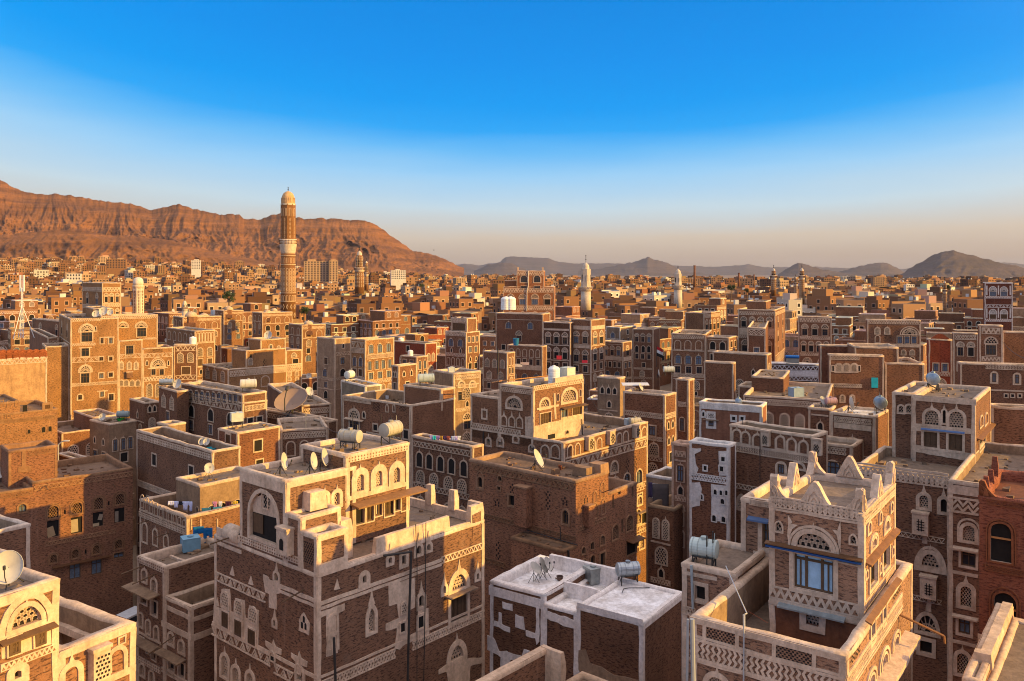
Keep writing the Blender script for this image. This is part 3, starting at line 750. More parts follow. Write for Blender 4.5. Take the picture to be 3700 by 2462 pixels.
f.patch([(2070, 1140), (2100, 1090), (2140, 1165), (2137, 1245), (2070, 1215)])
for x, y in ((2104, 1160), (2092, 1200), (2116, 1210)):
    a, v = f.pk(A(x, y)); f.put('small_opening', (lambda b: (b.face([(-.09, 0, .055), (.09, 0, .055), (.09, .28, .055), (0, .36, .055), (-.09, .28, .055)]), b.mesh('small_opening', ['dark']))[1])(MB()), a, v)
f.patch([(1478, 1040), (1530, 1060), (1530, 930), (1590, 930), (1600, 1080), (1625, 1100), (1625, 990), (1690, 1010), (1700, 1130), (1722, 1140), (1725, 1040), (1790, 1080), (1785, 1330), (1720, 1300), (1475, 1165)], th=.03)
for x, y0, y1, w in ((1562, 955, 1052, 44), (1655, 1010, 1108, 48), (1755, 1064, 1155, 48)): f.pw(x, y0, y1, w, 'arch', 'L', sw=.12)
for x, y0, y1, w in ((1563, 1085, 1190, 42), (1654, 1145, 1250, 46), (1747, 1205, 1308, 48)): f.pw(x, y0, y1, w, 'rect', 'S', sw=.1)
f.pb(1465, 1180, 1870, 1372, 75, 'c'); f.pb(1895, 1440, 2030, 1505, 75, 'c'); f.pb(1470, 1155, 2185, 1520, 24, '-')
for dx, dy in ((0, 0), (178, 82)): f.patch([(1835+dx, 1288+dy), (1882+dx, 1310+dy), (1890+dx, 1278+dy), (1905+dx, 1322+dy), (1950+dx, 1350+dy), (1946+dx, 1386+dy), (1907+dx, 1372+dy), (1907+dx, 1430+dy), (1866+dx, 1412+dy), (1868+dx, 1352+dy), (1838+dx, 1320+dy)]); f.pw(1888+dx, 1370+dy, 1425+dy, 24, 'arch', 'D', sw=.08)
for x, y0, y1, w in ((1555, 1388, 1535, 46), (1632, 1470, 1600, 42), (1730, 1510, 1660, 46), (2075, 1478, 1560, 40)): f.pw(x, y0, y1, w, 'arch', 'L', sw=.2, fin=.4)
spout(f, 1600, 570, 1.3, -.1); spout(f, 2100, 935, 1.3, -.25)
J.t = B; f = m.R
f.pb(-150, 1015, 690, 722, 26, '-'); f.pb(-150, 1050, 690, 756, 22, '-'); f.pb(690, 702, 978, 612, 48, 'z')
for x, y0, y1, w in ((335, 705, 752, 22), (533, 632, 690, 30), (601, 615, 664, 24), (710, 900, 960, 14), (940, 815, 862, 12)): f.pw(x, y0, y1, w, 'point', 'D', sw=.18, fin=.6)
f.pw(157, 835, 888, 28, 'arch', 'D', sw=.26); f.pw(430, 696, 758, 30, 'rect', 'D', sw=.2)
f.patch([(-52, 940), (-33, 862), (-10, 930)])
f.pw(207, 1060, 1225, 38, 'point', 'X', sw=.22, fin=.9); f.pw(-57, 1110, 1225, 46, 'arch', 'X', sw=.14); f.pw(-57, 1250, 1340, 46, 'rect', 'B', sw=.16)
f.patch([(-150, 1090), (20, 1030), (22, 1075), (-20, 1100), (-25, 1370), (-105, 1400), (-105, 1110), (-150, 1130)], th=.03)
f.patch([(325, 900), (508, 850), (508, 1060), (478, 1075), (478, 980), (455, 1130), (470, 1250), (520, 1230), (525, 1080), (600, 1060), (604, 1250), (520, 1275), (440, 1310), (400, 1350), (366, 1340), (385, 1200), (305, 1218), (305, 1168), (395, 1130), (385, 1032), (325, 1045)], th=.03)
f.pw(550, 975, 1052, 30, 'arch', 'D', sw=.2, fin=.7); f.pw(545, 1118, 1195, 34, 'rect', 'D', sw=.14); f.pw(420, 1162, 1225, 26, 'rect', 'D', sw=.1); f.pw(428, 1030, 1095, 26, 'arch', 'L', sw=.1)
f.pw(812, 832, 928, 98, 'moon', 'Q', sw=.34, fin=.7); f.pw(812, 960, 1140, 112, 'rect', 'S', sw=.22, ledge=.5)
f.pb(490, 1285, 985, 1078, 62, 'd'); f.pb(-150, 1545, 370, 1362, 75, 'd'); f.pb(-150, 1500, 980, 1060, 18, '-')
f.pw(797, 1322, 1412, 86, 'moon', 'Q', sw=.34, fin=.5); f.patch([(670, 1490), (725, 1450), (880, 1410), (985, 1400), (985, 1440), (890, 1460), (885, 1568), (735, 1568), (725, 1500), (672, 1518)], th=.03)
pipe(f, [(265, 690), (455, 663), (440, 1100), (430, 1568)], .07, .35); pipe(f, [(505, 480), (516, 760), (515, 1568)], .02, .1); pipe(f, [(575, 470), (572, 900), (560, 1568)], .025, .12); pipe(f, [(-84, 1250), (-72, 1568)], .07, .4)
f.patch([(905, 420), (965, 390), (965, 560), (905, 585)], th=.02, mats=['brick'], name='brick_panel')
tu.R.patch([(-155, 640), (20, 600), (20, 690), (-155, 760)], th=.012, mats=['brick'], name='brick_panel')
tf = tu.R; tf.pb(-165, 560, 30, 505, 45, 'p', 'plaster_band'); m.R.pb(-160, 760, 40, 700, 90, 'p', 'plaster_band')
f = mf.R
for x, y0, y1, w in ((130, 140, 252, 50), (258, 112, 220, 48), (381, 88, 194, 46)): f.pw(x, y0, y1, w, 'arch', 'Q', sw=.38, fin=.3)
f.pb(42, 12, 460, -62, 42, 'k'); shelf(f, 60, 325, 535, 232, .8, .1, 'wood', col=(2, 1.8, 1.5))
for x, y0, y1, w, fl in ((128, 340, 480, 62, 'D'), (197, 325, 462, 50, 'S'), (255, 305, 424, 52, 'C'), (330, 290, 424, 66, 'S'), (385, 280, 388, 44, 'D'), (438, 262, 386, 50, 'S')): f.pw(x, y0, y1, w, 'rect', fl, sw=.06, col=(.7, .66, .6))
f.pb(40, 280, 460, 200, 30, 'p', 'plaster_band')
f = u.R; J.t = A; f.patch([(1990, 265), (2045, 250), (2045, 350), (1990, 372)], mats=['brick'], th=.01, name='brick_panel'); f.pb(1978, 190, 2390, 112, 40, 'p', 'plaster_band')
for x, y0, y1, w in ((2240, 275, 340, 32), (2325, 262, 350, 34)): f.pw(x, y0, y1, w, 'arch', 'X', sw=.22, fin=.3)
uf.pb(1665, 105, 1970, 205, 70, 'p', 'plaster_band')

# --- R: the ornate tower on the right
R = House('slender ornate tower house with pointed rooftop merlons and a blue-curtained window', Cc(1250, 360), 32, 2180, Cc, (1.38, 1.36, 1.36), (1.05, 1, .95), hero=True)
t1 = R.box(0, 5.62, 0, 3.64, 22.6, 26.85, .3)
t0 = R.box(0, 5.62, 0, 3.64, 15, 22.65, .02, bm='mud', col=(.62, .36, .28))
lo = R.box(-4.26, 7.0, -.43, 5.2, 0, 23.0, 1.75, .36)
an = R.box(.2, 4.2, 5.2, 7.6, 0, 23.3, .25); an2 = R.box(3.9, 9, 3.64, 6.3, 0, 25.6, .4)
f = t1.L
hm = .86
for fc, a, hf in ((f, -3.64, 1), (f, -1.85, 0), (f, 0, -1), (t1.R, 0, 1), (t1.R, 2.9, 0), (t1.R, 5.62, -1)): merlon(fc, a, 26.85, 1.15, hm, hf)
bk = Face(R, 'R', 3.34); bk2 = Face(R, 'L', 5.32)
for fc, a, hf in ((bk, 0, 1), (bk, 2.6, 0), (bk, 5.62, -1), (bk2, -3.64, 1), (bk2, -1.85, 0), (bk2, 0, -1)): merlon(fc, a, 26.85, 1.15, hm*1.1, hf)
f.pb(612, 282, 1245, 385, 78, 'd'); f.pb(610, 375, 1246, 462, 16, '-')
f.pw(905, 548, 652, 240, 'moon', 'Q', sw=.2, fin=.35); f.pw(905, 510, 655, 320, 'moon', 'B', sw=.1)
for q in ([(730, 415), (756, 468), (748, 478), (798, 490), (762, 520), (748, 560), (732, 600)], [(1096, 460), (1068, 520), (1078, 524), (1032, 520), (1070, 560), (1082, 625), (1094, 680)]): f.patch(q)
for x, y in ((666, 470), (1180, 555)): f.pw(x, y, y+65, 40, 'point', 'X', sw=.06)
f.pw(905, 690, 945, 275, 'rect', 'C', sw=.18); f.strip([(615, 640), (1230, 775)], .06)
shelf(f, 578, 578, 1250, 730, .24, .05, 'wood', col=(1.2, 1, .85), drop=.06); shelf(f, 585, 592, 1245, 744, .25, .05, 'paint', 'canopy_fringe', (.02, .07, .22), .08)
f.pb(600, 885, 1225, 1050, 88, 't'); t0.L.pb(600, 1002, 1236, 1118, 40, 'p', 'plaster_band'); shelf(t0.L, 668, 1012, 1130, 1122, .3, .06, 'metal', col=(.8, .9, .95))
t0.L.pw(900, 1108, 1180, 92, 'rect', 'Q', sw=.26)
f = t1.R
f.pb(1256, 392, 1462, 192, 78, 'd'); f.pb(1258, 470, 1462, 268, 14, '-')
for x, y0, y1, w in ((1318, 560, 640, 44), (1408, 445, 525, 38)): f.pw(x, y0, y1, w, 'arch', 'B', sw=.12); f.pw(x, y0+18, y1, w*.66, 'arch', 'L', sw=.1); 
for x, y0, y1, w in ((1285, 470, 540, 18), (1362, 405, 470, 14), (1440, 335, 390, 14)): f.pw(x, y0, y1, w, 'point', 'B', sw=.1)
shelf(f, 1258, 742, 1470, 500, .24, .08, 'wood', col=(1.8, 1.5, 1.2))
for x, y0, y1, w in ((1316, 740, 905, 52), (1402, 620, 790, 46)): f.pw(x, y0, y1, w, 'rect', 'T', sw=.14)
for x, y in ((1266, 800), (1362, 760), (1448, 640)): f.pw(x, y, y+55, 12, 'point', 'B', sw=.08)
f.pb(1256, 1000, 1455, 775, 62, 't'); f = t0.R; f.pb(1256, 1090, 1455, 850, 16, '-')
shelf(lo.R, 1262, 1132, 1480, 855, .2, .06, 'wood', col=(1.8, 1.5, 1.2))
for x, y0, y1, w in ((1310, 1150, 1290, 24), (1388, 1030, 1165, 22)): lo.R.pw(x, y0, y1, w, 'rect', 'T', sw=.14)
f = lo.L
for x0, y0, x1, y1 in ((155, 1190, 378, 1250), (642, 1310, 905, 1382)): checks(f, x0, y0, x1, y1, 105, 9, 7)
f.pb(55, 1292, 1128, 1505, 150, 's'); f.pb(52, 1275, 1130, 1483, 16, '-'); f.pb(45, 1445, 1128, 1660, 16, '-'); f.pb(52, 1128, 1130, 1382, 40, 'p', 'plaster_band')
for x, y in ((155, 1170), (380, 1225), (635, 1290), (912, 1360)): f.strip([(x, y-10), (x-2, y+140)], .14)
f.pw(240, 1540, 1620, 130, 'moon', 'F', sw=.2, fin=.3); f.pw(560, 1620, 1700, 130, 'moon', 'F', sw=.2, fin=.3)
f = lo.R
for x0, y0, x1, y1, h in ((1160, 1345, 1228, 1262, 110), (1452, 935, 1505, 850, 90)): checks(f, x0, y0, x1, y1, h, 4, 6)
f.pb(1132, 1500, 1512, 985, 110, 's'); f.pb(1132, 1490, 1512, 975, 14, '-'); f.pb(1132, 1620, 1512, 1090, 14, '-')
for x, y0, y1, w in ((1390, 1360, 1470, 60), (1300, 1500, 1600, 60), (1470, 1240, 1330, 46)): f.pw(x, y0, y1, w, 'arch', 'B', sw=.14); f.pw(x, y0+22, y1, w*.66, 'arch', 'L', sw=.1)
shelf(f, 1275, 1600, 1538, 1262, .6, .22, 'pl'); pipe(f, [(36, 1130), (45, 1568)], .05, .1, 'paint', col=(.33, .34, .34))
for x in (430,): pipe(lo.L, [(x, 1100), (x+2, 1220), (x, 1568)], .03, .12, 'paint', col=(.4, .4, .4))
pipe(lo.L, [(48, 1130), (42, 1568)], .05, .14, 'paint', col=(.36, .37, .37))
f = an.L; f.pw(125, 912, 1005, 64, 'rect', 'D', sw=.16); f.pb(0, 800, 240, 850, 24, '-'); f.pb(0, 1040, 90, 1062, 60, 'd'); pipe(f, [(70, 760), (82, 1060)], .06, .14, 'paint', col=(.36, .4, .4))
an.R.pw(455, 830, 1060, 52, 'rect', 'D', sw=.05)
f = an2.L; f.pb(466, 300, 600, 335, 40, 'd'); f.pw(580, 480, 650, 50, 'rect', 'T', sw=.2); shelf(f, 455, 425, 600, 445, .25, .08, 'paint', 'canopy_fringe', (.10, .16, .30)); f.pb(490, 660, 600, 690, 55, 't')
a, v = lo.R.pk(Cc(1495, 1105)); mb = MB(); mb.path([(0, 0, 0), (.15, -.55, 1.7), (.18, -.85, 1.72)], .05); lo.R.put('rain_spout', mb.mesh('rain_spout', ['wood']), a, v, col=(2.5, 2, 1.4))

# --- A: sunlit house at the bottom left
Ah = House('sunlit ochre house with a big cream half-moon window and walled terrace, bottom left corner', A(928, 1165), 30, 1800, A, (1.12, .96, .80), (1.08, 1, .9), hero=True)
ub = Ah.box(-8.5, -2.8, 0, 4.2, 0, 25.9, .22); lb = Ah.box(-2.8, .02, 0, 9.8, 0, 23.45, 2.0, .4)
f = ub.R
f.pw(178, 1052, 1180, 205, 'moon', 'Q', sw=.16, fin=.25); f.pw(180, 1005, 1205, 290, 'moon', 'B', sw=.22)
shelf(f, -20, 1282, 368, 1152, .32, .05, 'wood')
f.patch([(10, 1280), (350, 1165), (350, 1310), (10, 1420)], th=.02); f.pw(92, 1262, 1378, 80, 'rect', 'S', sw=.06); f.pw(272, 1205, 1315, 76, 'rect', 'S', sw=.06)
f.pb(0, 1425, 385, 1328, 55, 't'); f.pb(-200, 1040, 400, 870, 70, 'p', 'plaster_band'); f.pw(118, 1490, 1545, 24, 'point', 'D', sw=.25)
f = lb.R
f.pb(410, 1345, 925, 1180, 55, 'p', 'plaster_band'); f.pw(490, 1465, 1600, 90, 'arch', 'B', sw=.2, fin=.4); f.pw(805, 1350, 1505, 90, 'arch', 'B', sw=.16); f.pw(722, 1415, 1500, 34, 'rect', 'B', sw=.14)
a, v = f.pk(A(665, 1545)); f.lump(a, v, .62, 1.05, .35, 'screen_box', 'pl'); ch = MB()
for j in range(6):
    for i in range(4): x, y = -.2+i*.13+(.06 if j % 2 else 0), .12+j*.14; ch.face([(x-.04, y-.04, .36), (x+.04, y-.04, .36), (x+.04, y+.04, .36), (x-.04, y+.04, .36)])
f.put('pierced_screen', ch.mesh('pierced_screen', ['dark']), a, v); f.pw(838, 1270, 1300, 28, 'rect', 'B', sw=.05); f.pb(560, 1590, 935, 1475, 50, '-')
fi = Face(Ah, 'L', -.38); 
for w in (1.5, 2.6, 3.8, 5.0, 6.2, 7.4): Ah.slab(-.62, -.36, w, w+.35, 21.4, 22.7, name='terrace_pier')
Ah.slab(-.7, -.36, .4, 9.4, 22.55, 22.75, name='terrace_ledge')
Ah2 = House('brown house corner with plain parapet at the left edge, before the four-window brick house', A(205, 480), 52, 1900, A, (.95, .85, .78), hero=True); Ah2.box(-8, 0, 0, 6.5, 0, 20.4, .8)
Ah3 = House('low cream roof corner tucked behind the big satellite dish at the left edge', A(112, 690), 40, 1900, A, (1.1, .95, .8), hero=True); Ah3.box(-6, 0, 0, 5, 0, Ah3.fr.z, .5)

# --- B: brick house with four open windows
Bh = House('long reddish brick house with four open square windows under relief arches, left side', A(917, 92), 88, 3400, A, (1.08, .88, .78), (.92, .74, .6), pm='mud', hero=True)
w0 = rend(Bh.fr, A(-60, 0)[0]); xs = rend(Bh.fr, 225)
b = Bh.box(xs, 0, 0, 9, 0, Bh.fr.z, .7, trim=False, cap='mud'); b2 = Bh.box(w0, xs, 0, 9, 0, Bh.fr.z-.5, .5, trim=False, cap='mud')
Bh.pc = (1.25, .98, .8)
f = b.R; f.pb(235, 218, 914, 118, 34, 'z'); f.pb(310, 600, 800, 520, 30, 'z')
Bh.pc = (.95, .72, .58)
for x, y0, y1, w, X, Y0, Y1, Wd in ((368, 358, 440, 72, 366, 458, 572, 82), (533, 332, 408, 68, 530, 432, 545, 80), (682, 300, 380, 62, 677, 400, 500, 74), (828, 270, 344, 60, 825, 372, 470, 70)):
    f.pw(x, y0, y1, w, 'arch', 'X', sw=.12); f.pw(x, y0-14, y1+4, w+26, 'arch', 'B', sw=.1); f.pw(X, Y0, Y1, Wd, 'rect', 'D', sw=0)
for x, y0, y1, w in ((370, 692, 750, 46), (520, 658, 718, 46), (665, 628, 688, 42), (820, 592, 650, 50)): f.pw(x, y0, y1, w, 'arch', 'L', sw=.1); f.pw(x, y0-12, y1+4, w+24, 'arch', 'B', sw=.08)
for x, y in ((448, 380), (592, 655), (752, 320)): f.pw(x, y, y+34, 12, 'point', 'D', sw=0); 
shelf(f, 360, 782, 760, 684, .4, .07, 'wood'); f.pw(518, 750, 860, 78, 'rect', 'T', sw=0); f.pw(667, 716, 828, 74, 'rect', 'T', sw=0); f.pw(820, 678, 715, 70, 'rect', 'T', sw=.1)
b2.R.pw(155, 342, 400, 52, 'arch', 'T', sw=.18); b2.R.pb(0, 282, 225, 250, 26, 'z'); spout(f, 310, 215, 1.2, -.2); spout(f, 780, 205, .8, -.1)
def card(f, x, y, w, h, dx, col, t):  # things stuffed in the open windows
    a, v = f.pk(f.h.t(x, y)); mb = MB(); mb.box(-w/2, w/2, 0, h, -.13, -.1); o = f.put('window_board', mb.mesh('window_board', ['paint']), a, v, 0, col); o.matrix_basis = o.matrix_basis @ Matrix.Rotation(rad(t), 4, 'Z')
card(f, 360, 570, .7, 1.0, 0, (.42, .29, .16), 14); card(f, 515, 540, .75, 1.3, 0, (.36, .28, .2), 2); card(f, 690, 455, .4, .6, 0, (.36, .28, .2), -18); card(f, 665, 498, .6, .3, 0, (.55, .42, .25), 0); card(f, 808, 468, .35, 1.1, 0, (.3, .24, .18), 0)
w3 = 3.0; uc = Bh.fr.R(D(60, 1305), w3); ue = Bh.fr.R(D(395, 1258), w3)
b3 = Bh.box(uc[0], ue[0], w3, w3+4, Bh.fr.z-2, (uc[1]+ue[1])/2, .45); Bh.t = D; b3.R.pb(195, 1300, 392, 1272, 34, 'z'); b3.R.patch([(150, 1300), (180, 1300), (180, 1400), (215, 1405), (212, 1440), (122, 1450), (124, 1415), (150, 1405)])

# --- I: small grey-brown house with the blue tank
Ih = House('narrow dark house with cream trim and a blue box tank on its divided flat roof', A(1140, 800), 52, 2400, A, (.80, .72, .68), (.88, .82, .76), hero=True)
wl = lend(Ih.fr, 950); b = Ih.box(0, 5, 0, wl, 0, Ih.fr.z+.2, .55); f = b.L
zc = Ih.fr.L(A(1315, 1062), 0); c = Ih.box(0, 5, zc[0], -.02, 0, zc[1]+.05, .9)
Ih.slab(1.9, 2.2, .3, wl-.3, 16.9, 17.25, name='roof_kerb')
f.pb(955, 672, 1140, 815, 40, 'k')
for x, y0, y1, w in ((1000, 800, 880, 30), (1066, 862, 950, 34)): f.pw(x, y0, y1, w, 'arch', 'X', sw=.14, fin=.2)
shelf(f, 920, 860, 1108, 985, .8, .08, 'mud'); f.pw(995, 945, 1030, 40, 'rect', 'S', sw=.1); f.pw(1066, 1010, 1110, 42, 'rect', 'D', sw=.1)
for x, y in ((975, 1100), (1026, 1150), (1082, 1195)): f.pw(x, y, y+90, 28, 'arch', 'X', sw=.12)
shelf(f, 950, 1230, 1110, 1345, .7, .08, 'mud'); 
for x, y in ((985, 1265), (1028, 1305), (1065, 1350)): f.pw(x, y, y+70, 30, 'rect', 'D', sw=.06)
f.pb(950, 1370, 1112, 1490, 40, 'k'); f.pb(950, 1195, 1112, 1320, 14, '-')
for x, y in ((985, 1450), (1050, 1500)): f.pw(x, y, y+80, 34, 'arch', 'X', sw=.12)
f = c.L; f.pb(1130, 1010, 1320, 1135, 30, '-'); f.pb(1120, 1140, 1320, 1250, 40, '-')
for x, y in ((1185, 1235), (1255, 1290)): f.pw(x, y, y+80, 36, 'arch', 'X', sw=.14, fin=.2)
shelf(f, 1125, 1330, 1285, 1420, .6, .08, 'mud'); f.pw(1185, 1385, 1490, 42, 'rect', 'D', sw=.08); f.pw(1255, 1440, 1540, 42, 'rect', 'D', sw=.08); f.pb(1120, 1460, 1300, 1568, 36, 'd')
c.R.pb(1320, 1130, 1470, 1080, 30, '-'); c.R.pb(1322, 1250, 1470, 1195, 44, '-'); spout(b.L, 1005, 765, 1.6, -.15); spout(b.L, 1075, 828, 1.5, -.2); spout(c.L, 1225, 1240, 1.9, -.6)

# --- H: house with the washing on its terrace
Hh = House('house with a panelled parapet round a sunken terrace where washing hangs', A(1290, 430), 66, 2600, A, (.92, .8, .72), (.92, .84, .75), hero=True)
wl = lend(Hh.fr, 968); b = Hh.box(0, 8, 0, wl, 0, Hh.fr.z, 1.5, .35); c = Hh.box(2.2, 8, 2.0, 6.0, 14, 18.5, .3, trim=False, bm='mud', col=(.95, .88, .8))
f = b.L
for i in range(10):
    t = i/9; x = 985+290*t; y = 262+175*t; f.pw(x, y+20, y+105, 18, 'arch', 'B', sw=.07)
f.pb(962, 372, 1285, 545, 34, 'k'); f.pb(965, 355, 1288, 522, 12, '-')
for x, y0, y1, w in ((1002, 478, 605, 30), (1075, 520, 625, 28), (1150, 565, 640, 26)): f.pw(x, y0, y1, w, 'arch', 'B', sw=.16, fin=.3)
f = b.R
for x in (1320, 1385, 1500): f.strip([(x, 445), (x, 520)], .12)
spout(b.L, 1030, 455, 1.0, -.1); spout(b.L, 1165, 545, 1.2, -.1)
for w in (2.4, 4.2): c.L.win(-w, 15.9, .5, .7, 'arch', 'D', .05)
for u_ in (3.2, 4.2, 5.6): c.R.win(u_, 15.8, .7, .8, 'arch', 'D', .05)

# --- K: lit house with the arched hall and the long arcaded terrace
Kh = House('lit house with a blind-arcaded terrace wall and a square upper hall, centre', E(1535, 1240), 78, 2600, E, (1.0, .86, .72), (1.02, .95, .85), hero=True)
z = Kh.fr.z; wL = lend(Kh.fr, E(895, 0)[0]); uR = rend(Kh.fr, E(2115, 0)[0])
m = Kh.box(0, uR, 0, wL, 0, z, .9); wk, zk = Kh.fr.L(E(1325, 862)); uk = rend(Kh.fr, E(1672, 0)[0], wk); wk1 = lend(Kh.fr, E(1095, 0)[0])
k = Kh.box(0, uk, wk, wk1, z-1, zk, .35); k2 = Kh.box(0, 5, wk1, wL, z-1, Kh.fr.L(E(890, 905))[1], .3)
Kh.slab(uk*.42, uk+.03, wk-.03, wk+.4, zk-.2, zk+.55); 
f = k.L; f.pw(1195, 935, 1002, 92, 'arch', 'F', sw=.25, fin=.3); f.pb(1100, 862, 1322, 875, 30, 't')
for x, y in ((1125, 1062), (1180, 1068), (1233, 1075)): m.L.pw(x, y, y+62, 34, 'arch', 'D', sw=.14, fin=.5)
m.L.pw(1303, 1070, 1138, 30, 'arch', 'B', sw=.14); m.L.patch([(1270, 1060), (1330, 1068), (1330, 1220), (1272, 1212)], th=.02)
m.L.pb(895, 1100, 1240, 1158, 36, 't'); m.L.pw(990, 1022, 1072, 26, 'rect', 'D', sw=.18, fin=.2)
for x, y0, y1, w in ((1018, 1215, 1260, 24), (1100, 1215, 1262, 34), (1207, 1200, 1238, 30)): m.L.pw(x, y0, y1, w, 'arch', 'X', sw=.2, fin=.4)
for x in (1410, 1480): m.L.pw(x, 1265, 1345, 52, 'arch', 'B', sw=.14)
m.L.pw(1318, 1262, 1305, 34, 'arch', 'X', sw=.14); m.L.pb(900, 1290, 960, 1300, 34, 'c')
pipe(m.L, [(988, 1165), (985, 1330)], .07, .15)
f = k.R; f.pb(1327, 868, 1668, 782, 34, 't'); f.pw(1405, 945, 1000, 56, 'arch', 'X', sw=.25); f.pw(1575, 878, 955, 92, 'arch', 'X', sw=.3)
f.patch([(1330, 1130), (1450, 1100), (1520, 1085), (1520, 1070), (1672, 1040), (1672, 1190), (1330, 1240)], th=.02); f.pw(1410, 1038, 1118, 74, 'rect', 'S', sw=.08); f.pw(1540, 1002, 1078, 44, 'rect', 'T', sw=.06); f.pw(1628, 985, 1060, 66, 'rect', 'S', sw=.06); shelf(f, 1515, 1000, 1680, 968, .5, .08, 'wood')
f.pw(1557, 1155, 1180, 18, 'arch', 'D', sw=.06); f.pw(1450, 1185, 1215, 50, 'rect', 'D', sw=0)
for x in (1495, 1650): f.pw(x, 905-(x-1495)*.2, 955-(x-1495)*.2, 14, 'arch', 'D', sw=.05)
pipe(f, [(1655, 1080), (1662, 1200)], .05); f.strip([(1350, 1010), (1500, 985)], .2); f.strip([(1470, 900), (1478, 1080)], .3)
f = m.R
for x, y in ((1578, 1262), (1630, 1250), (1735, 1225), (1780, 1213), (1880, 1190), (1918, 1180), (1963, 1168), (2052, 1148), (2090, 1138)): f.pw(x, y, y+78-(x-1578)*.02, 30, 'arch', 'B', sw=.13)
for x, y in ((1703, 1290), (1850, 1250), (2026, 1205)):
    a, v = f.pk(E(x, y)); f.lump(a, v, .95, 1.25, .45, 'lattice_oriel', 'pl'); lt = MB(); lattice(lt, outline('arch', .6, .9), .6, .9, .2, .05, .46, .48, 'x'); f.put('lattice', lt.mesh('lattice', ['dark']), a, v+.15)
f.rows('A6 z.6 R6 A5 c.7 R5', .8, uR-.6, z-4.6, 2); f.pb(1548, 1365, 2112, 1215, 64, 'c'); f.pb(1548, 1345, 2112, 1195, 12, '-')
Kh.t = B
for x, y0, y1, w, kd, fl in ((1885, 55, 125, 44, 'arch', 'X'), (2060, 292, 345, 30, 'arch', 'X'), (2075, 575, 650, 32, 'arch', 'X')): f.pw(x, y0, y1, w, kd, fl, sw=.2)
slots(f, 1975, 35, '.#./#.#/.#./#.#/.#./#.#', 15); slots(f, 2030, 20, '.#./#.#/.#./#.#/.#./#.#', 15)
f.pw(2078, 398, 485, 62, 'rect', 'D', sw=.06, ledge=.5); f.pb(1990, 215, 2115, 185, 36, 'c'); f.pb(2050, 520, 2118, 498, 30, 'c')

# --- M: plain brick house in the centre
Mh = House('plain weathered brick house with slotted brickwork and one tall satellite dish on its roof, centre', B(1620, 185), 62, 2600, B, (1.2, 1.0, .86), (.8, .64, .5), pm='mud', hero=True)
m = Mh.box(0, 4.29, 0, 11, 0, 20.6, .35, trim=False, cap='mud', capcol=(1.1, .95, .85)); c = Mh.box(4.29, 8.4, 0, 9, 0, 18.9, 1.2, trim=False, cap='mud', capcol=(1.1, .95, .85)); l = Mh.box(-1.5, 0, 0, 5.1, 0, 15.75, .1, trim=False, cap='mud')
Mh.slab(3.2, 4.4, -.03, 1.2, 20.4, 21.2, 'mud', 'chimney_block', (1.2, 1, .85)); Mh.slab(2.2, 3.6, .6, 2.0, 20.3, 21.0, 'mud', 'roof_hump', (1, .88, .76)); Mh.slab(1.5, 2.3, 3.2, 3.6, 20.2, 20.6, 'mud', 'roof_hump')
f = m.L; Mh.pc = (.95, .74, .58); f.pb(900, 62, 1612, 200, 46, 'z'); f.pb(890, 388, 1620, 560, 30, 'z'); f.pb(985, 712, 1130, 745, 34, 'z')
Mh.pc = (1.15, .92, .78)
f.pw(960, 158, 228, 32, 'arch', 'D', sw=.14); f.pw(960, 118, 240, 44, 'point', 'B', sw=.1); f.pw(1097, 148, 184, 26, 'arch', 'D', sw=.08); f.pw(1090, 222, 248, 20, 'rect', 'D', sw=.08); f.pw(1180, 284, 354, 38, 'rect', 'D', sw=.16); f.pw(1550, 388, 482, 42, 'arch', 'G', sw=.16)
for x, y, s in ((1182, 210, '.#./#.#/.#./#.#'), (1428, 260, '.#./#.#/.#./#.#/.#./#.#/.#.'), (1545, 305, '.#./#.#/#.#'), (1077, 315, '.#./#.#/#.#'), (1085, 610, '.#./#.#/.#./#.#/.#./#.#/.#.'), (1690, 290, '.#./#.#/#.#')): slots(f if x < 1640 else m.R, x, y, s, 16)
a, v = f.pk(B(1275, 485)); f.lump(a, v, 1.25, 3.0, .7, 'chimney_shaft')
for x, y in ((1350, 165), (1480, 205), (1560, 222), (1240, 130)): f.pw(x, y, y+18, 14, 'arch', 'D', sw=0)
f = m.R; f.pb(1640, 512, 1830, 420, 28, 'z')
for x, y0, y1, w in ((1755, 345, 440, 24), (1808, 320, 412, 24), (1802, 200, 300, 22), (1750, 260, 330, 18), (1672, 640, 690, 24), (1732, 605, 660, 20), (1735, 695, 760, 30), (1676, 725, 770, 30)): f.pw(x, y0, y1, w, 'arch', 'B' if y1 < 500 else 'D', sw=.08)
a, v = f.pk(B(1692, 490)); f.lump(a, v, .75, 1.5, .5, 'lattice_oriel'); f.pw(1802, 560, 628, 30, 'arch', 'L', sw=.12); f.pw(1803, 680, 770, 34, 'rect', 'D', sw=.14)
f = c.R
for x, y0, y1, w, fl in ((1892, 488, 590, 42, 'X'), (1990, 425, 530, 44, 'X')): f.pw(x, y0, y1, w, 'arch', fl, sw=.12)
for x, y0, y1, w in ((1878, 282, 372, 10), (1922, 240, 278, 16), (1946, 220, 340, 8), (2012, 210, 300, 12), (1942, 450, 540, 12)): f.pw(x, y0, y1, w, 'rect', 'D', sw=0)
f.pw(2005, 592, 690, 70, 'rect', 'D', sw=.05); shelf(f, 1965, 590, 2055, 562, .7, .06, 'wood'); f.pb(1810, 800, 1930, 735, 40, 'c'); pipe(l.R, [(1560, 660), (1565, 740)], .08)
spout(m.R, 1805, 265, 1.0, .5, .035); pipe(m.L, [(1520, 500), (1520, 590)], .03); pipe(m.L, [(1285, 520), (1520, 590), (1640, 625)], .035)

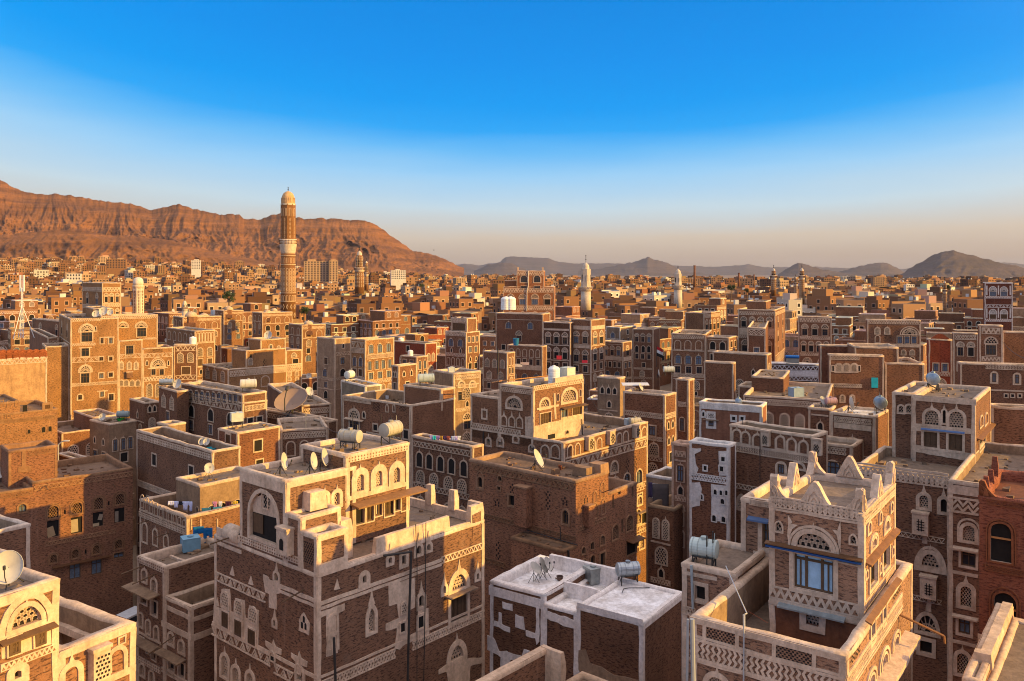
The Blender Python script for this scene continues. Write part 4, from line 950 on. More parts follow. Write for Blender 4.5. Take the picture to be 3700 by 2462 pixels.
# --- Q: white-roofed house
Qh = House('low dark brick house with whitewashed roof edges, white roof clutter and a silver drum tank', B(2083, 1165), 46, 2100, B, (.72, .64, .60), (1.14, 1.14, 1.16), pm='wh', hero=True)
b = Qh.box(0, 5.5, 0, 4.2, 0, 16.7, .14, .3, roof='whroof'); mid = Qh.box(0, 5.6, 4.2, 6.5, 0, 16.3, .25, roof='whroof'); lf = Qh.box(0, 5.7, 6.5, 10.5, 0, 16.85, .5, .4, roof='whroof')
for x in b, : x.L.pb(1632, 1005, 2083, 1158, 34, 'p', 'whitewash_band'); b.R.pb(2083, 1165, 2350, 985, 34, 'p', 'whitewash_band')
f = lf.L; f.pb(1022, 892, 1400, 1020, 62, 'p', 'whitewash_band')
for q in ([(1118, 1015), (1184, 1035), (1184, 1078), (1118, 1058)], [(1205, 1102), (1262, 1120), (1268, 1212), (1202, 1192)], [(1090, 1092), (1110, 1100), (1112, 1170), (1170, 1200), (1168, 1230), (1052, 1180), (1058, 1150), (1088, 1158)], [(1280, 1220), (1350, 1240), (1348, 1275), (1282, 1255)],
          [(1012, 1250), (1050, 1262), (1095, 1360), (1150, 1355), (1155, 1365), (1250, 1390), (1262, 1345), (1330, 1365), (1340, 1420), (1170, 1420), (1160, 1480), (1105, 1490), (1100, 1400), (1012, 1345)], [(1350, 1040), (1372, 1046), (1370, 1290), (1345, 1315)]): f.patch(q, 'whitewash_patch')
mid.L.patch([(1400, 1075), (1640, 1150), (1652, 1215), (1560, 1190), (1410, 1130)], 'whitewash_patch')
b.L.patch([(1640, 1350), (1690, 1345), (1720, 1440), (1800, 1470), (1880, 1520), (2060, 1560), (2060, 1620), (1700, 1600), (1640, 1480)], 'render_patch', mats=['mud'])
Qh.slab(2.2, 2.5, 4.1, 6.6, 15.8, 16.9, 'wh', 'roof_wall'); Qh.slab(5.2, 5.6, 4.0, 9.5, 15.9, 17.2, 'wh', 'roof_wall')

# --- X: pale house with the two lattice windows, right
Xh = House('tall house with twin pointed lattice windows in its roof hall, behind the ornate tower', Cc(1840, 175), 52, 2200, Cc, (.88, .78, .72), (.98, .93, .86), hero=True)
z = Xh.fr.z; wL = lend(Xh.fr, G(1140, 0)[0]); uR = rend(Xh.fr, Cc(1985, 0)[0])
m = Xh.box(0, uR+6, -5, 0, 0, z, .7)
Xh.t = G; zf = z-.55
cu_, cw = Xh.fr.W(G(2020, 1372), zf); zt = 0
ul = Xh.fr.L(G(1590, 900), cu_); uz = Xh.fr.L(G(2030, 950), cu_); ur = Xh.fr.R(G(2125, 880), cw)
h = Xh.box(cu_, ur[0], cw, ul[0], 0, uz[1], .3); h2 = Xh.box(cu_+.6, ur[0], ul[0], lend(Xh.fr, G(1450, 0)[0], cu_+.6), 0, Xh.fr.L(G(1450, 890), cu_+.6)[1], .3)
fw = Xh.box(1.0, cu_+1, 0.02, wL, 0, z-.35, .7); rr = Xh.box(ur[0], ur[0]+5, cw+.6, cw+5, 0, uz[1]-1.0, .3)
f = h.L
for x, y0, y1, w, fl in ((1722, 1020, 1118, 92, 'Q'), (1892, 1030, 1138, 94, 'Q')): f.pw(x, y0, y1, w, 'arch', fl, sw=.2, fin=.5)
f.pw(1808, 1018, 1108, 22, 'arch', 'D', sw=.12, fin=.4); f.patch([(1580, 1105), (2020, 1150), (2020, 1185), (1580, 1160)], th=.04); shelf(f, 1648, 1135, 1950, 1168, .2, .05, 'paint', col=(.10, .17, .33))
f.pw(1713, 1165, 1275, 92, 'rect', 'S', sw=.16); f.pw(1885, 1185, 1298, 94, 'rect', 'S', sw=.16); f.patch([(1585, 1255), (1640, 1262), (1960, 1310), (2020, 1325), (2020, 1380), (1585, 1300)], th=.03); f.pb(1592, 900, 2030, 955, 40, 'p', 'plaster_band')
h2.L.pw(1510, 990, 1035, 30, 'arch', 'X', sw=.14); h2.L.pw(1565, 985, 1035, 34, 'arch', 'X', sw=.14)
f = h.R
for x in (2062, 2095): f.pw(x, 1060-(x-2062)*.5, 1130-(x-2062)*.5, 22, 'arch', 'B', sw=.12)
shelf(f, 2035, 1180, 2150, 1110, .35, .07, 'wood', col=(1.8, 1.5, 1.2)); f.pw(2068, 1190, 1280, 40, 'rect', 'D', sw=.12); f.pw(2110, 1170, 1270, 34, 'rect', 'D', sw=.12)
Xh.t = Cc; f = m.L; f.pb(1835, 190, 2045, 250, 60, 'p', 'plaster_band'); f.pb(1832, 280, 2045, 318, 110, 'w')
f.pw(1978, 490, 598, 84, 'arch', 'Q', sw=.2); f.pw(1978, 455, 605, 130, 'arch', 'B', sw=.12); f.pw(1975, 665, 775, 104, 'rect', 'G', sw=.14); f.pw(1958, 910, 1050, 76, 'arch', 'X', sw=.26, fin=.6); f.pw(1947, 1140, 1240, 82, 'rect', 'T', sw=.16); f.pw(1935, 1378, 1520, 78, 'arch', 'X', sw=.22, fin=.4)
for y in (640, 800, 1100, 1280): f.pb(1832, y, 2045, y+24, 22, '-')
shelf(f, 1870, 630, 2045, 655, .25, .1, 'pl'); shelf(f, 1865, 1100, 2040, 1125, .25, .1, 'pl')
f = fw.L; f.pb(1200, 62, 1835, 165, 78, 'd'); f.pb(1195, 40, 1838, 145, 12, '-')
for x, y0, y1, w, fl in ((1668, 285, 368, 56, 'L'), (1805, 310, 400, 44, 'D')): f.pw(x, y0, y1, w, 'arch', fl, sw=.22, fin=.6)
for x, y in ((1650, 545), (1705, 985)):
    a, v = f.pk(Cc(x, y)); f.lump(a, v, .95, 1.35, .5, 'lattice_oriel', 'pl'); lt = MB(); lattice(lt, outline('arch', .5, .8), .5, .8, .17, .05, .51, .53, 'grid'); f.put('lattice', lt.mesh('lattice', ['dark']), a, v+.2)
f.pw(1712, 690, 775, 120, 'moon', 'Q', sw=.3, fin=.4); f.pw(1712, 650, 800, 190, 'moon', 'B', sw=.16); f.pb(1470, 530, 1810, 575, 36, 'z'); f.pb(1520, 960, 1790, 1000, 34, 'z')
f.pw(1690, 1110, 1230, 130, 'moon', 'F', sw=.24); f.pw(1682, 1290, 1370, 84, 'rect', 'D', sw=.24); f.patch([(1660, 560), (1690, 565), (1690, 620), (1655, 612)]); f.patch([(1690, 1000), (1720, 1005), (1720, 1090), (1680, 1080)]); f.pw(1530, 1490, 1540, 30, 'arch', 'L', sw=.2)

# --- Y: unfinished red brick house, right edge
Yh = House('unfinished bright red brick house with big empty arched openings at the right edge', Cc(2050, 205), 42, 2200, Cc, (1.0, .92, .86), (.85, .42, .27), bm='red', pm='mud', hero=True)
z = Yh.fr.z; b = Yh.box(0, 7, -7, 0, 0, z-.55, .55, .3, trim=False, cap='red', capcol=(1, .9, .85)); merlon(b.L, 0, z-.6, 1.3, .8, 1, .3); merlon(b.L, -.02, z-.6, 1.1, .8, 1, .3)
bk = Face(Yh, 'R', -.3)
for i in range(3): Yh.slab(1.2+i*1.9, 1.5+i*1.9, -.32, .02, z-.6, z+.15+.35*(i > 1), 'red', 'brick_stub', (1, .9, .85))
f = b.L; f.pb(2100, 300, 2357, 345, 40, 'z'); f.pb(2085, 755, 2357, 800, 44, 'w')
f.pw(2200, 475, 745, 145, 'arch', 'D', sw=.1); f.pw(2228, 955, 1255, 150, 'arch', 'D', sw=.1); f.pw(2200, 450, 750, 195, 'arch', 'B', sw=.06); f.pw(2228, 930, 1260, 200, 'arch', 'B', sw=.06)
for x0, x1, y in ((2125, 2275, 570), (2152, 2306, 1052), (2190, 2290, 1150)): 
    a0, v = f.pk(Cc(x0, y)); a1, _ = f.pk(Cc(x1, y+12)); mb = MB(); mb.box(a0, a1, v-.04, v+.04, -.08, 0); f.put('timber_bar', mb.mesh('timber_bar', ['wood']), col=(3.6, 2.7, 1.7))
Yh.pm = 'pl'; Yh.pc = (1, .9, .8); f.pb(2040, 1250, 2240, 1270, 70, 't')
# --- Z: parapet in the bottom right corner
Zh = House('pale plastered parapet corner and roof of a house cut off at the bottom right', Cc(2065, 1585), 31, 2300, Cc, (1, .9, .82), (.98, .92, .84), hero=True)
z = Zh.fr.z; b = Zh.box(0, 9, 0, .02+.6, 0, z+.05, .1); Zh.box(0, 9, -6, 0, 0, z-.45, .1); Zh.slab(1.9, 2.4, -.1, .6, z-.2, z+.35); Zh.slab(2.4, 9, -.05, .45, z-.2, z+.2)
# ---------------------------------------------------------------- the middle distance
def Q(label, p, Y, vr, xL, xR, sL='', sR='', t=D, k=1.0, par=.6, col=(1, .86, .74), pc=(1, .93, .82), lab=None, name='tower_house', **kw):
    h = House(label, t(*p), Y, vr, t, col, pc, kw.pop('bm', 'brick'), kw.pop('pm', 'pl'), name=name)
    z0 = ground_z(h.fr.o[0], h.fr.o[1])-4; u1 = rend(h.fr, t(xR, 0)[0]) if xR is not None else 8; w1 = lend(h.fr, t(xL, 0)[0]) if xL is not None else 8
    u1 = min(max(u1, 1.5), 30); w1 = min(max(w1, 1.5), 30)
    h.b = b = h.box(0, u1, 0, w1, z0, h.fr.z, par, **kw); foot(h, b)
    if 7 < u1 and 6 < w1 and h.fr.o[1] > 78 and random.random() < .65 and h.fr.z < H-3.5:
        a = random.uniform(.45, .65); c = h.box(u1*a, u1-.02, w1*random.uniform(.4, .6), w1-.02, h.fr.z-1, h.fr.z+random.uniform(1.3, 2.3), .2, trim=False); HUTS.append((h, c))
    for f, sp, a0, a1 in ((b.L, sL, -w1+.3, -.3), (b.R, sR, .3, u1-.3)):
        if sp and sp != '_':
            v = f.rows(sp, a0, a1, h.fr.z-.25, z0+4, k); n = max(1, int((a1-a0)/2.3))
            f.rows(random.choice((f'_.3 A{n} z.5 R{n} - A{n} R{n}', f'_.4 R{n} d.5 A{n} z.5 A{n} R{n}', f'- A{n} P{n} t.5 W{n} A{n}')), a0, a1, v-.2, max(z0+4, h.fr.z-15), k*.9)
    h.u1, h.w1, h.z = u1, w1, h.fr.z
    return h
HUTS = []
def up(h, p, q, w, xr=None, xl=None, par=.4, sL='', sR='', z0=None, k=1.0, **kw):
    """upper block of h: near corner at photo point p where the R plane is w"""
    u, z = h.fr.R(h.t(*p), w); u1 = rend(h.fr, h.t(xr, 0)[0], w) if xr else u+q[0]; w1 = lend(h.fr, h.t(xl, 0)[0], u) if xl else w+q[1]
    b = h.box(u, u1, w, w1, (h.z-1.2) if z0 is None else z0, z, par, **kw); foot(h, b)
    if sL: b.L.rows(sL, -w1+.2, -w-.2, z-.25, h.z if z0 is None else z0, k)
    if sR: b.R.rows(sR, u+.2, u1-.2, z-.25, h.z if z0 is None else z0, k)
    return b
for h in HOUSES:
    for b in h.boxes: foot(h, b)
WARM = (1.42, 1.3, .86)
# E: the tall sunlit tower at the left
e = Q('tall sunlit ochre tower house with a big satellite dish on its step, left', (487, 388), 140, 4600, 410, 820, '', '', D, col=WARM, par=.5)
f = e.b.R
for x, y0, y1, w in ((600, 432, 474, 82), (590, 714, 753, 68)): f.pw(x, y0, y1, w, 'moon', 'F', sw=.22, fin=.5); f.pw(x, y0-8, y1+2, w+26, 'moon', 'B', sw=.12)
for x, y0, y1, w in ((600, 480, 545, 74), (589, 590, 645, 52), (765, 516, 557, 26), (705, 518, 557, 20), (588, 763, 830, 58), (700, 649, 676, 26), (765, 647, 676, 24), (700, 762, 797, 28), (765, 757, 788, 28), (705, 888, 925, 24), (768, 907, 950, 34), (640, 1024, 1068, 26), (573, 1024, 1042, 14)): f.pw(x, y0, y1, w, 'rect', 'G' if w > 40 else random.choice('TG'), sw=.16)
f.pw(553, 912, 945, 28, 'arch', 'G', sw=.22, fin=.3); f.pw(660, 440, 472, 12, 'point', 'D', sw=.12)
for x, y, x1, y1, h_, pt in ((490, 560, 660, 552, 18, 't'), (490, 655, 690, 648, 36, 'c'), (490, 836, 815, 812, 22, 'd'), (490, 1055, 620, 1048, 24, 'z'), (490, 385, 700, 380, 22, 't'), (690, 822, 815, 815, 8, '-'), (690, 515, 790, 508, 8, '-'), (545, 586, 635, 582, 7, '-'), (670, 885, 745, 880, 8, '-'), (605, 1022, 680, 1018, 8, '-')): f.pb(x, y, x1, y1, h_, pt)
e.b.L.rows('_ W2 _ - R2 _ - A2 _ W2 - _ R2 _ A2 - R2', -e.w1+.3, -.3, e.z-.3, 4)
g2 = up(e, (700, 368), (9, 7), 3.0, 1090, None, .5, z0=10); f = g2.R; f.pb(700, 372, 1088, 360, 22, 't')
for x in (848, 975): f.pw(x, 412, 444, 72, 'moon', 'F', sw=.2, fin=.3)
f.pw(978, 450, 510, 62, 'rect', 'G', sw=.14); f.pb(990, 518, 1090, 514, 14, 't')
g3_ = up(e, (820, 535), (5, 6), .05, 985, None, .4, z0=0); f = g3_.R; f.pw(896, 572, 635, 52, 'rect', 'G', sw=.14, ledge=.1); f.pb(822, 632, 985, 625, 30, 'c')
for x in (838, 892, 940): f.pw(x, 690, 735, 20, 'arch', 'L', sw=.2, fin=.4)
for x in (838, 872, 912, 952): f.pw(x, 812, 850, 26, 'arch', 'X', sw=.16, fin=.2)
f.lump(*f.pk(D(893, 795)), 1.0, 1.0, .5, 'lattice_oriel')
g4 = up(e, (985, 590), (5, 6), .05, 1195, None, .4, z0=0); f = g4.R; checks(f, 1055, 585, 1125, 582, 36, 9, 6); f.pb(988, 630, 1193, 618, 30, 'c'); f.pw(1090, 672, 715, 76, 'moon', 'F', sw=.22, fin=.3); f.pw(1090, 658, 717, 98, 'moon', 'B', sw=.14); f.pb(1020, 726, 1160, 720, 8, '-')
for x in (1060, 1117): f.pw(x, 735, 775, 30, 'rect', 'G', sw=.1)
for x in (1015, 1163): f.pw(x, 675, 708, 10, 'point', 'D', sw=.14)
f.pb(988, 790, 1193, 778, 32, 't')
for x in (1033, 1090): f.pw(x, 838, 925, 32, 'arch', 'X', sw=.14, fin=.3)
e.box(-3.6, 0, 1.5, 9, 0, e.fr.R(D(335, 578), 1)[1], .4)
# the other houses of the left side
Q('small grey-plastered cube house standing in the shade under the tall sunlit tower', (755, 1112), 108, 2300, 620, 942, '_1.6 P2 _ R2 _1 R1', '_1.6 A3 R1 _1.2 P2 R1', D, col=(.95, .85, .76), bm='mud', par=.25, trim=False, name='house')
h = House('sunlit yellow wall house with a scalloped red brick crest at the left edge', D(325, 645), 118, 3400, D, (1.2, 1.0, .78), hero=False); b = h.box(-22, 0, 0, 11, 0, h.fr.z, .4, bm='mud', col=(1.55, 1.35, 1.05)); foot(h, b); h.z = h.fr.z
b.R.pb(0, 672, 322, 660, 32, 'z'); h.pc = (1.1, .60, .36)
for i in range(7):
    x = 20+46*i; a, v = b.R.pk(D(x, 668-i)); mb = MB(); o2 = outline('arch', 1.15, 1.35); mb.prism(o2, -.25, 0); mb.ribbon(outline('arch', .8, 1.0), .12, 0, .05); lattice(mb, outline('arch', .7, .9), .7, .9, .22, .06, 0, .03, 'x'); b.R.put('scalloped_crest', mb.mesh('scalloped_crest', ['red']), a, v, 0, (1.25, 1.05, .72))
h = House('brown brick house with blind arches below the scalloped sunlit wall, left edge', D(397, 1005), 106, 3200, D, (1.3, 1.15, .85), (1, .8, .62), pm='mud'); b = h.box(-22, 0, 0, 10, 0, h.fr.z, .5, cap='mud', trim=False); foot(h, b)
b2 = h.box(-22, -4.2, .02, 8, 10, h.fr.z+1.4, .3, cap='mud', trim=False)
for x, y in ((12, 950), (60, 955), (115, 950)): b2.R.pw(x, y, y+40, 20, 'arch', 'B', sw=.08)
for x, y0, y1, w in ((200, 1152, 1180, 20), (300, 1135, 1172, 24), (345, 1130, 1165, 20), (55, 1140, 1178, 30), (110, 1140, 1170, 16), (20, 1040, 1080, 20), (60, 1040, 1075, 18)): b.R.pw(x, y0, y1, w, 'arch', 'D' if x > 190 else 'B', sw=.07)
b.R.pw(328, 980, 1008, 36, 'rect', 'S', sw=.3); b.R.pw(172, 985, 1028, 30, 'rect', 'D', sw=0); b.R.pb(0, 1085, 380, 1050, 28, 'd')
h = Q('brown house with a white colonnade of small arches round its roof', (1675, 965), 100, 2600, 1250, 1845, '_.1 c.9 A3 R3', '_.2 s.7 _ R2', D, col=(.86, .74, .66), par=.5); F = h
for i in range(10): h.b.L.pw(1280+i*39, 880+i*3.2, 945+i*2.8, 24, 'arch', 'T', sw=.16)
up(h, (1675, 905), (1, 1), 0.02, 1840, 1252, .4)
G1 = Q('long low house with worn plaster reliefs on its grey side wall, left of centre', (1465, 1300), 80, 2700, 945, 1660, '_.1 k.6 _.8 R2 _2 s.7 _.4 R3 _ R3', '', D, col=(.86, .78, .72), pc=(.98, .93, .86), par=1.0)
G2 = Q('red-brown brick roof hut house with a maroon door and a small square window', (1640, 1172), 86, 2600, 1507, 1935, '', '_.6 R1', D, col=(.95, .72, .62), par=.15); G2.b.L.pw(1577, 1185, 1275, 28, 'rect', 'S', sw=.2)
Q('long house with large relief arches under a lattice frieze, behind the maroon-door hut', (1938, 1155), 92, 9000, None, 2265, '', '_.1 d.7 N3', D, col=(.9, .8, .72), par=.5)
Q('grey mud-roofed house carrying a huge tilted brown dish', (2262, 1092), 99, 2500, 1600, 2330, '_.1 z.6', '_', D, col=(.85, .78, .7), par=.5)
Q('house with a lattice frieze and a long shaded side behind the big brown dish', (2085, 985), 106, 6000, 1850, 2285, '', '_.2 d.7 R2', D, col=(.9, .78, .68), par=.5)
Q('small flat plaster hut with a brown door, beside the red roof panel', (1168, 1118), 93, 2300, 1085, 1282, 'P1', '_.6 S1', D, col=(1, .9, .8), bm='mud', par=.2, trim=False, name='house')
Q('dark narrow brick house with two arched windows left of the white colonnade', (1222, 885), 106, 3200, 1098, 1250, '_.5 A2 R1 A1', '', D, col=(.8, .68, .58), trim=False, par=.3)
Q('broken-roofed dark house with rubble and bright rags between two shaded walls', (1000, 965), 112, 3000, 895, 1100, '_1 P1', 'P2', D, col=(.8, .68, .58), par=.2, trim=False)
h = Q('rubble-topped low brown wall house left of the plaster relief house', (690, 1400), 103, 2300, 395, 760, '_.4 R1', '', D, col=(.85, .74, .66), par=.25, trim=False, pm='wh', name='house')
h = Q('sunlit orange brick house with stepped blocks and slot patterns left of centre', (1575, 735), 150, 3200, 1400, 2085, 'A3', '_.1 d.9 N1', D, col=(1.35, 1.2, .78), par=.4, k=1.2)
b = up(h, (1700, 605), (9, 6), .04, 1975, None, .5, z0=0); b.R.pw(1730, 660, 705, 26, 'arch', 'X', sw=.1); slots(b.R, 1828, 672, '.#./#.#/.#./#.#/.#./#.#/.#.', 10); b.R.pb(1702, 735, 1975, 715, 26, 'd'); b.R.pw(1732, 632, 660, 14, 'rect', 'D', sw=0)
b2 = up(h, (1800, 530), (8, 5), 1.2, 1972, None, .4, z0=10); b2.R.pw(1870, 570, 615, 18, 'arch', 'T', sw=.22, fin=.3); b2.R.pw(1925, 575, 610, 20, 'arch', 'L', sw=.14)
b3 = up(h, (1975, 605), (6, 6), .03, 2085, None, .4, z0=0); b3.R.pw(2030, 625, 650, 32, 'moon', 'F', sw=.16, fin=.2); b3.R.pw(2040, 665, 695, 38, 'rect', 'D', sw=.1); b3.R.pb(1870, 715, 2083, 700, 26, 't')
for x in (2000, 2050): b3.R.pw(x, 752, 780, 22, 'arch', 'L', sw=.16, fin=.2); b3.R.pw(x, 790, 812, 20, 'arch', 'L', sw=.12); b3.R.pw(x, 828, 862, 18, 'rect', 'T', sw=.1)
b3.R.pb(1975, 862, 2083, 852, 20, 'd')
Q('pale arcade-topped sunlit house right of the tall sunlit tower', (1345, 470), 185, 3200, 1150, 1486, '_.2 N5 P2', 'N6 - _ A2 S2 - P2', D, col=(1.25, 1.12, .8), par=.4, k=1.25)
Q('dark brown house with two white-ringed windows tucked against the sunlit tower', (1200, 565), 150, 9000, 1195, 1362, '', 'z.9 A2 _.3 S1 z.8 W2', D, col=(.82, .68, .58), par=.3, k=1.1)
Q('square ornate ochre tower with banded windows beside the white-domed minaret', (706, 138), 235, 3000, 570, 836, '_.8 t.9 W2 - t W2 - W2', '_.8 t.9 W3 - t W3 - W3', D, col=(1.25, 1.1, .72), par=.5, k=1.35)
Q('low sunlit house with a plain roof hut left of the sunlit tower', (455, 405), 170, 2700, 222, 480, '_.3 W2 t', '_', D, col=(1, .88, .75), par=.5)
Q('low lit parapet house under the telecom mast', (330, 515), 150, 4200, 20, 405, '_', '_.4 w.8', D, col=(1.05, .88, .72), par=.7)
# centre
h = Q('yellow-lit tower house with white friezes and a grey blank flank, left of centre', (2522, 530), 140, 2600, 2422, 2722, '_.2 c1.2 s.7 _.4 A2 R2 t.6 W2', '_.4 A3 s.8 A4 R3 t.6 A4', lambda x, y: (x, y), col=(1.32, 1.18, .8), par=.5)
g = Q('grey-rendered blank wall house with a lit brown strip, beside the yellow-lit tower', (2312, 522), 146, 2600, 2190, 2425, '_3 R1', '_.5 P1 _ z R1', lambda x, y: (x, y), col=(1.2, 1.12, 1.05), bm='mud', par=.3)
Q('dark red house with notched battlements, centre left', (580, 556), 165, 2700, 365, 660, '_.3 R1 _ A2', '_1.6 A2', E, col=(.95, .62, .5), bm='red', par=.7)
Q('small cream house with a white tank below the red battlement house', (520, 648), 150, 2400, 410, 600, '_.2 R2', '_.3 A2 R2', E, col=(1, .88, .74), par=.3)
Q('narrow sunlit brown house in front of the yellow-lit tower', (395, 710), 132, 2200, 365, 520, '_ P2', '_.5 P2 _ R1', E, col=(1.05, .86, .66), par=.3)
h = Q('slim tower house with white arches and a loggia room on top, centre', (862, 478), 170, 2500, 720, 957, 't.7 _.3 A2 P2 t.7 N4 - _ A3 t W2', '_.5 R3 _ R2 _ P2 R2', E, col=(.95, .8, .68), pc=(1.1, 1.02, .92), par=.5)
b = up(h, (868, 382), (6, 6), .3, 935, 760, .3); b.L.rows('t.7', -b.w1+.2, -b.w0-.2, b.z1-.2); b.L.win(-(b.w0+b.w1)/2, h.z+.2, (b.w1-b.w0)*.8, 1.5, 'rect', 'S', .1); 
for q in (.28, .72): b.L.win(-(b.w0+(b.w1-b.w0)*q), h.z+2.0, 1.4, .9, 'moon', 'F', .15)
h = Q('wide brown house with crossed white bands and a recessed middle, below the red tower', (1392, 352), 190, 1300, 1067, 1440, '_1.2 -.12 _.2 A2 W1 _ R3', '', E, col=(.9, .7, .6), par=.6)
h = Q('ornate red-brown tower house with a tall central block and white drainpipe', (1472, 165), 262, 260, 1120, None, '_.2 t.9 W4 - t.8 W4 t', '', E, col=(1.35, .92, .62), pc=(1.15, .98, .82), par=.8, k=1.45)
wB, wA = lend(h.fr, E(1400, 0)[0]), lend(h.fr, E(1212, 0)[0]); zt = h.fr.L(E(1400, 55))[1]
b = h.box(-.03, 7, wB, wA, h.z-1, zt, .4); b.L.rows('t.9 _.3', -wA+.2, -wB-.3, zt-.3, h.z, 1.3); foot(h, b)
for x in (1262, 1353): b.L.pw(x, 88, 135, 44, 'arch', 'G', sw=.35); b.L.pw(x, 160, 185, 40, 'rect', 'G', sw=.12)
pipe(b.L, [(1293, 55), (1292, 165), (1283, 190), (1282, 335)], .11, .15, 'paint', col=(.8, .72, .6))
for a in (-wB-.4, -wA+.4): b.L.lump(a, zt, .5, 1.0, -.5, 'roof_pinnacle', 'pl')
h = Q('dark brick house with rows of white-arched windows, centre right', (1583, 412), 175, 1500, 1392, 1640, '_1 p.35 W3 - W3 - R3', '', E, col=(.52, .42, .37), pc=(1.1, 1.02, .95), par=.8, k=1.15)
h = Q('tan house with blue-curtained windows and a sunlit side, centre right', (1725, 392), 174, 2100, 1586, 1822, '_1 p.7 W2 - p.5 W2 - R2', '_1 p.7 W2 - W2 R2', E, col=(1, .86, .72), pc=(1.02, .97, .9), par=.8, k=1.15)
h = Q('cream-based narrow house with a teal roof shed, centre right', (1945, 548), 182, 2100, 1800, 2006, '_.3 -.1 W3 p.9 R4', '_.3 W1 p.9 R2', E, col=(.95, .82, .7), par=.5); 
Q('brown house with triple arch windows between two paler ones, centre right', (2156, 458), 200, 1200, 2012, 2200, '_.6 W3 _ A3 R3', '', E, col=(.88, .74, .64), par=.5)
Q('house with a whitewashed roof terrace and low white walls, centre right', (1925, 445), 206, 2200, 1828, 2036, '_.4', '_.3 R1', E, col=(1, .95, .9), bm='mud', pm='wh', par=.7, roof='whroof')
Q('old shop row with small awnings and white arches along a lane, centre', (1390, 575), 168, 1500, 1148, 1420, '_.3 N5 R5 p.9', '', E, col=(1, .84, .72), par=.4, k=1.0)
Q('low pale shop house at the lane corner with a flat terrace', (1146, 620), 160, 2300, 978, 1200, '_1 A3', '_.5 N2 R2', E, col=(1, .88, .78), par=.5)
h = Q('sunlit pale yellow roof room house with two half-moon windows, centre', (775, 762), 108, 3800, 640, 963, '', '_.1 d.6 _.4', E, col=(1.1, 1, .85), bm='mud', par=.3)
for x in (830, 906): h.b.R.pw(x, 822, 855, 40, 'moon', 'F', sw=.22)
h.b.R.pw(830, 890, 950, 50, 'rect', 'G', sw=.08)
h = Q('wide brick house with a blank lit side and a cluttered roof terrace, centre', (480, 982), 88, 2500, 10, 786, '', '', E, col=(1.02, .84, .7), par=1.1)
f = h.b.L; f.pb(15, 922, 205, 945, 30, 'd'); f.pw(90, 1020, 1070, 60, 'arch', 'X', sw=.26, fin=.4); f.pw(92, 1092, 1165, 62, 'rect', 'G', sw=.2); shelf(f, 30, 1068, 155, 1085, .3, .08, 'pl'); f.pw(158, 1030, 1070, 16, 'point', 'D', sw=.14); f.pw(237, 1118, 1158, 26, 'rect', 'D', sw=.14); f.pw(448, 1158, 1215, 32, 'rect', 'D', sw=.14); f.pb(175, 1170, 420, 1205, 40, 'd')
for x in (242, 425): checks(f, x-25, 962, x+25, 970, 60, 5, 6)
for x in (318, 365): f.pw(x, 980, 1028, 14, 'point', 'B', sw=.1)
b = up(h, (690, 872), (3, 6), .02, 785, None, .3)
Q('white and grey rendered roof box house in front of the yellow-lit tower', (165, 848), 104, 4000, 0, 276, '', '_', E, col=(.85, .95, .98), bm='mud', par=.15, pm='wh', name='house')
Q('dark old house with projecting lattice boxes and a washing line, behind the big foreground house', (905, 1268), 74, 2500, 487, 940, '_.2 z.6 _.2 A5 Q4 z.6 _ A4 _ A4', '', E, col=(.72, .62, .56), pc=(.85, .78, .7), par=.7, k=.9)
h = Q('tall plain brown house with a tin shelter on its roof, right of centre', (2235, 912), 92, 2300, 1948, 2312, '_1.9 d.6', '_1.9 d.6 P2 _ P2', E, col=(.9, .72, .6), par=.6)
Q('brown block house adjoining the tin-shelter house on the right', (4756, 805), 99, 2300, 4668, 4790, '_2.5 d.6 _1 A1 _2', '', lambda x, y: (x, y), col=(.95, .74, .6), par=.4)
Q('grey mud-plastered low house with small holes beside the black tanks', (1925, 795), 107, 1700, 1770, 1960, '_.8 P3 _ P1', '', E, col=(1.05, .98, .9), bm='mud', par=.4, trim=False, name='house')
# right
h = Q('plain stepped brick house with a lit edge, right of centre', (352, 690), 118, 1500, 148, 364, '', '', G, col=(.92, .74, .62), par=.35); 
h2 = Q('big blank-walled brown house with a broad plaster-edged roof, right of centre', (583, 632), 129, 1900, 208, 612, '_2 P2', '_1 A1 R1', G, col=(.95, .76, .62), par=.5)
Q('low terrace house with crumbling white walls in front of the stepped brick house', (600, 860), 108, 1500, 385, 640, '_', '_.5 t A1', G, col=(.9, .76, .66), par=.35)
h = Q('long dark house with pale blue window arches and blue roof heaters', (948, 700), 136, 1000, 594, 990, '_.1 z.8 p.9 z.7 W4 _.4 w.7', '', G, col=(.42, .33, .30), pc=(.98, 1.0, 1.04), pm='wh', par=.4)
h = Q('broad brown brick house with three lattice windows and a teal door', (1392, 640), 111, 700, 1014, 1505, '', '', G, col=(.98, .8, .66), par=.5); f = h.b.L
f.pb(1020, 640, 1225, 645, 28, 'w')
for x in (1080, 1132, 1185): f.pw(x, 705, 750, 34, 'arch', 'L', sw=.24)
for x in (1040, 1220): f.pw(x, 712, 748, 10, 'rect', 'D', sw=.12)
f.pb(1020, 832, 1240, 838, 26, 'd'); 
for x in (1105, 1172): f.pw(x, 918, 960, 22, 'arch', 'L', sw=.2)
f.pw(1327, 792, 866, 42, 'rect', 'S', sw=0); card_ = MB(); aa, vv = f.pk(G(1327, 866)); card_.box(-.42, .42, .05, 1.42, .09, .12); f.put('teal_door', card_.mesh('teal_door', ['paint']), aa, vv, 0, (.03, .48, .50))
u_ = rend(h.fr, G(1505, 0)[0]); h.box(0.3, 9, -5, -.2, 0, h.z-1.0, .4); h.box(3, 9, -2.4, 3.2, h.z-2, h.fr.z+.9, .6)
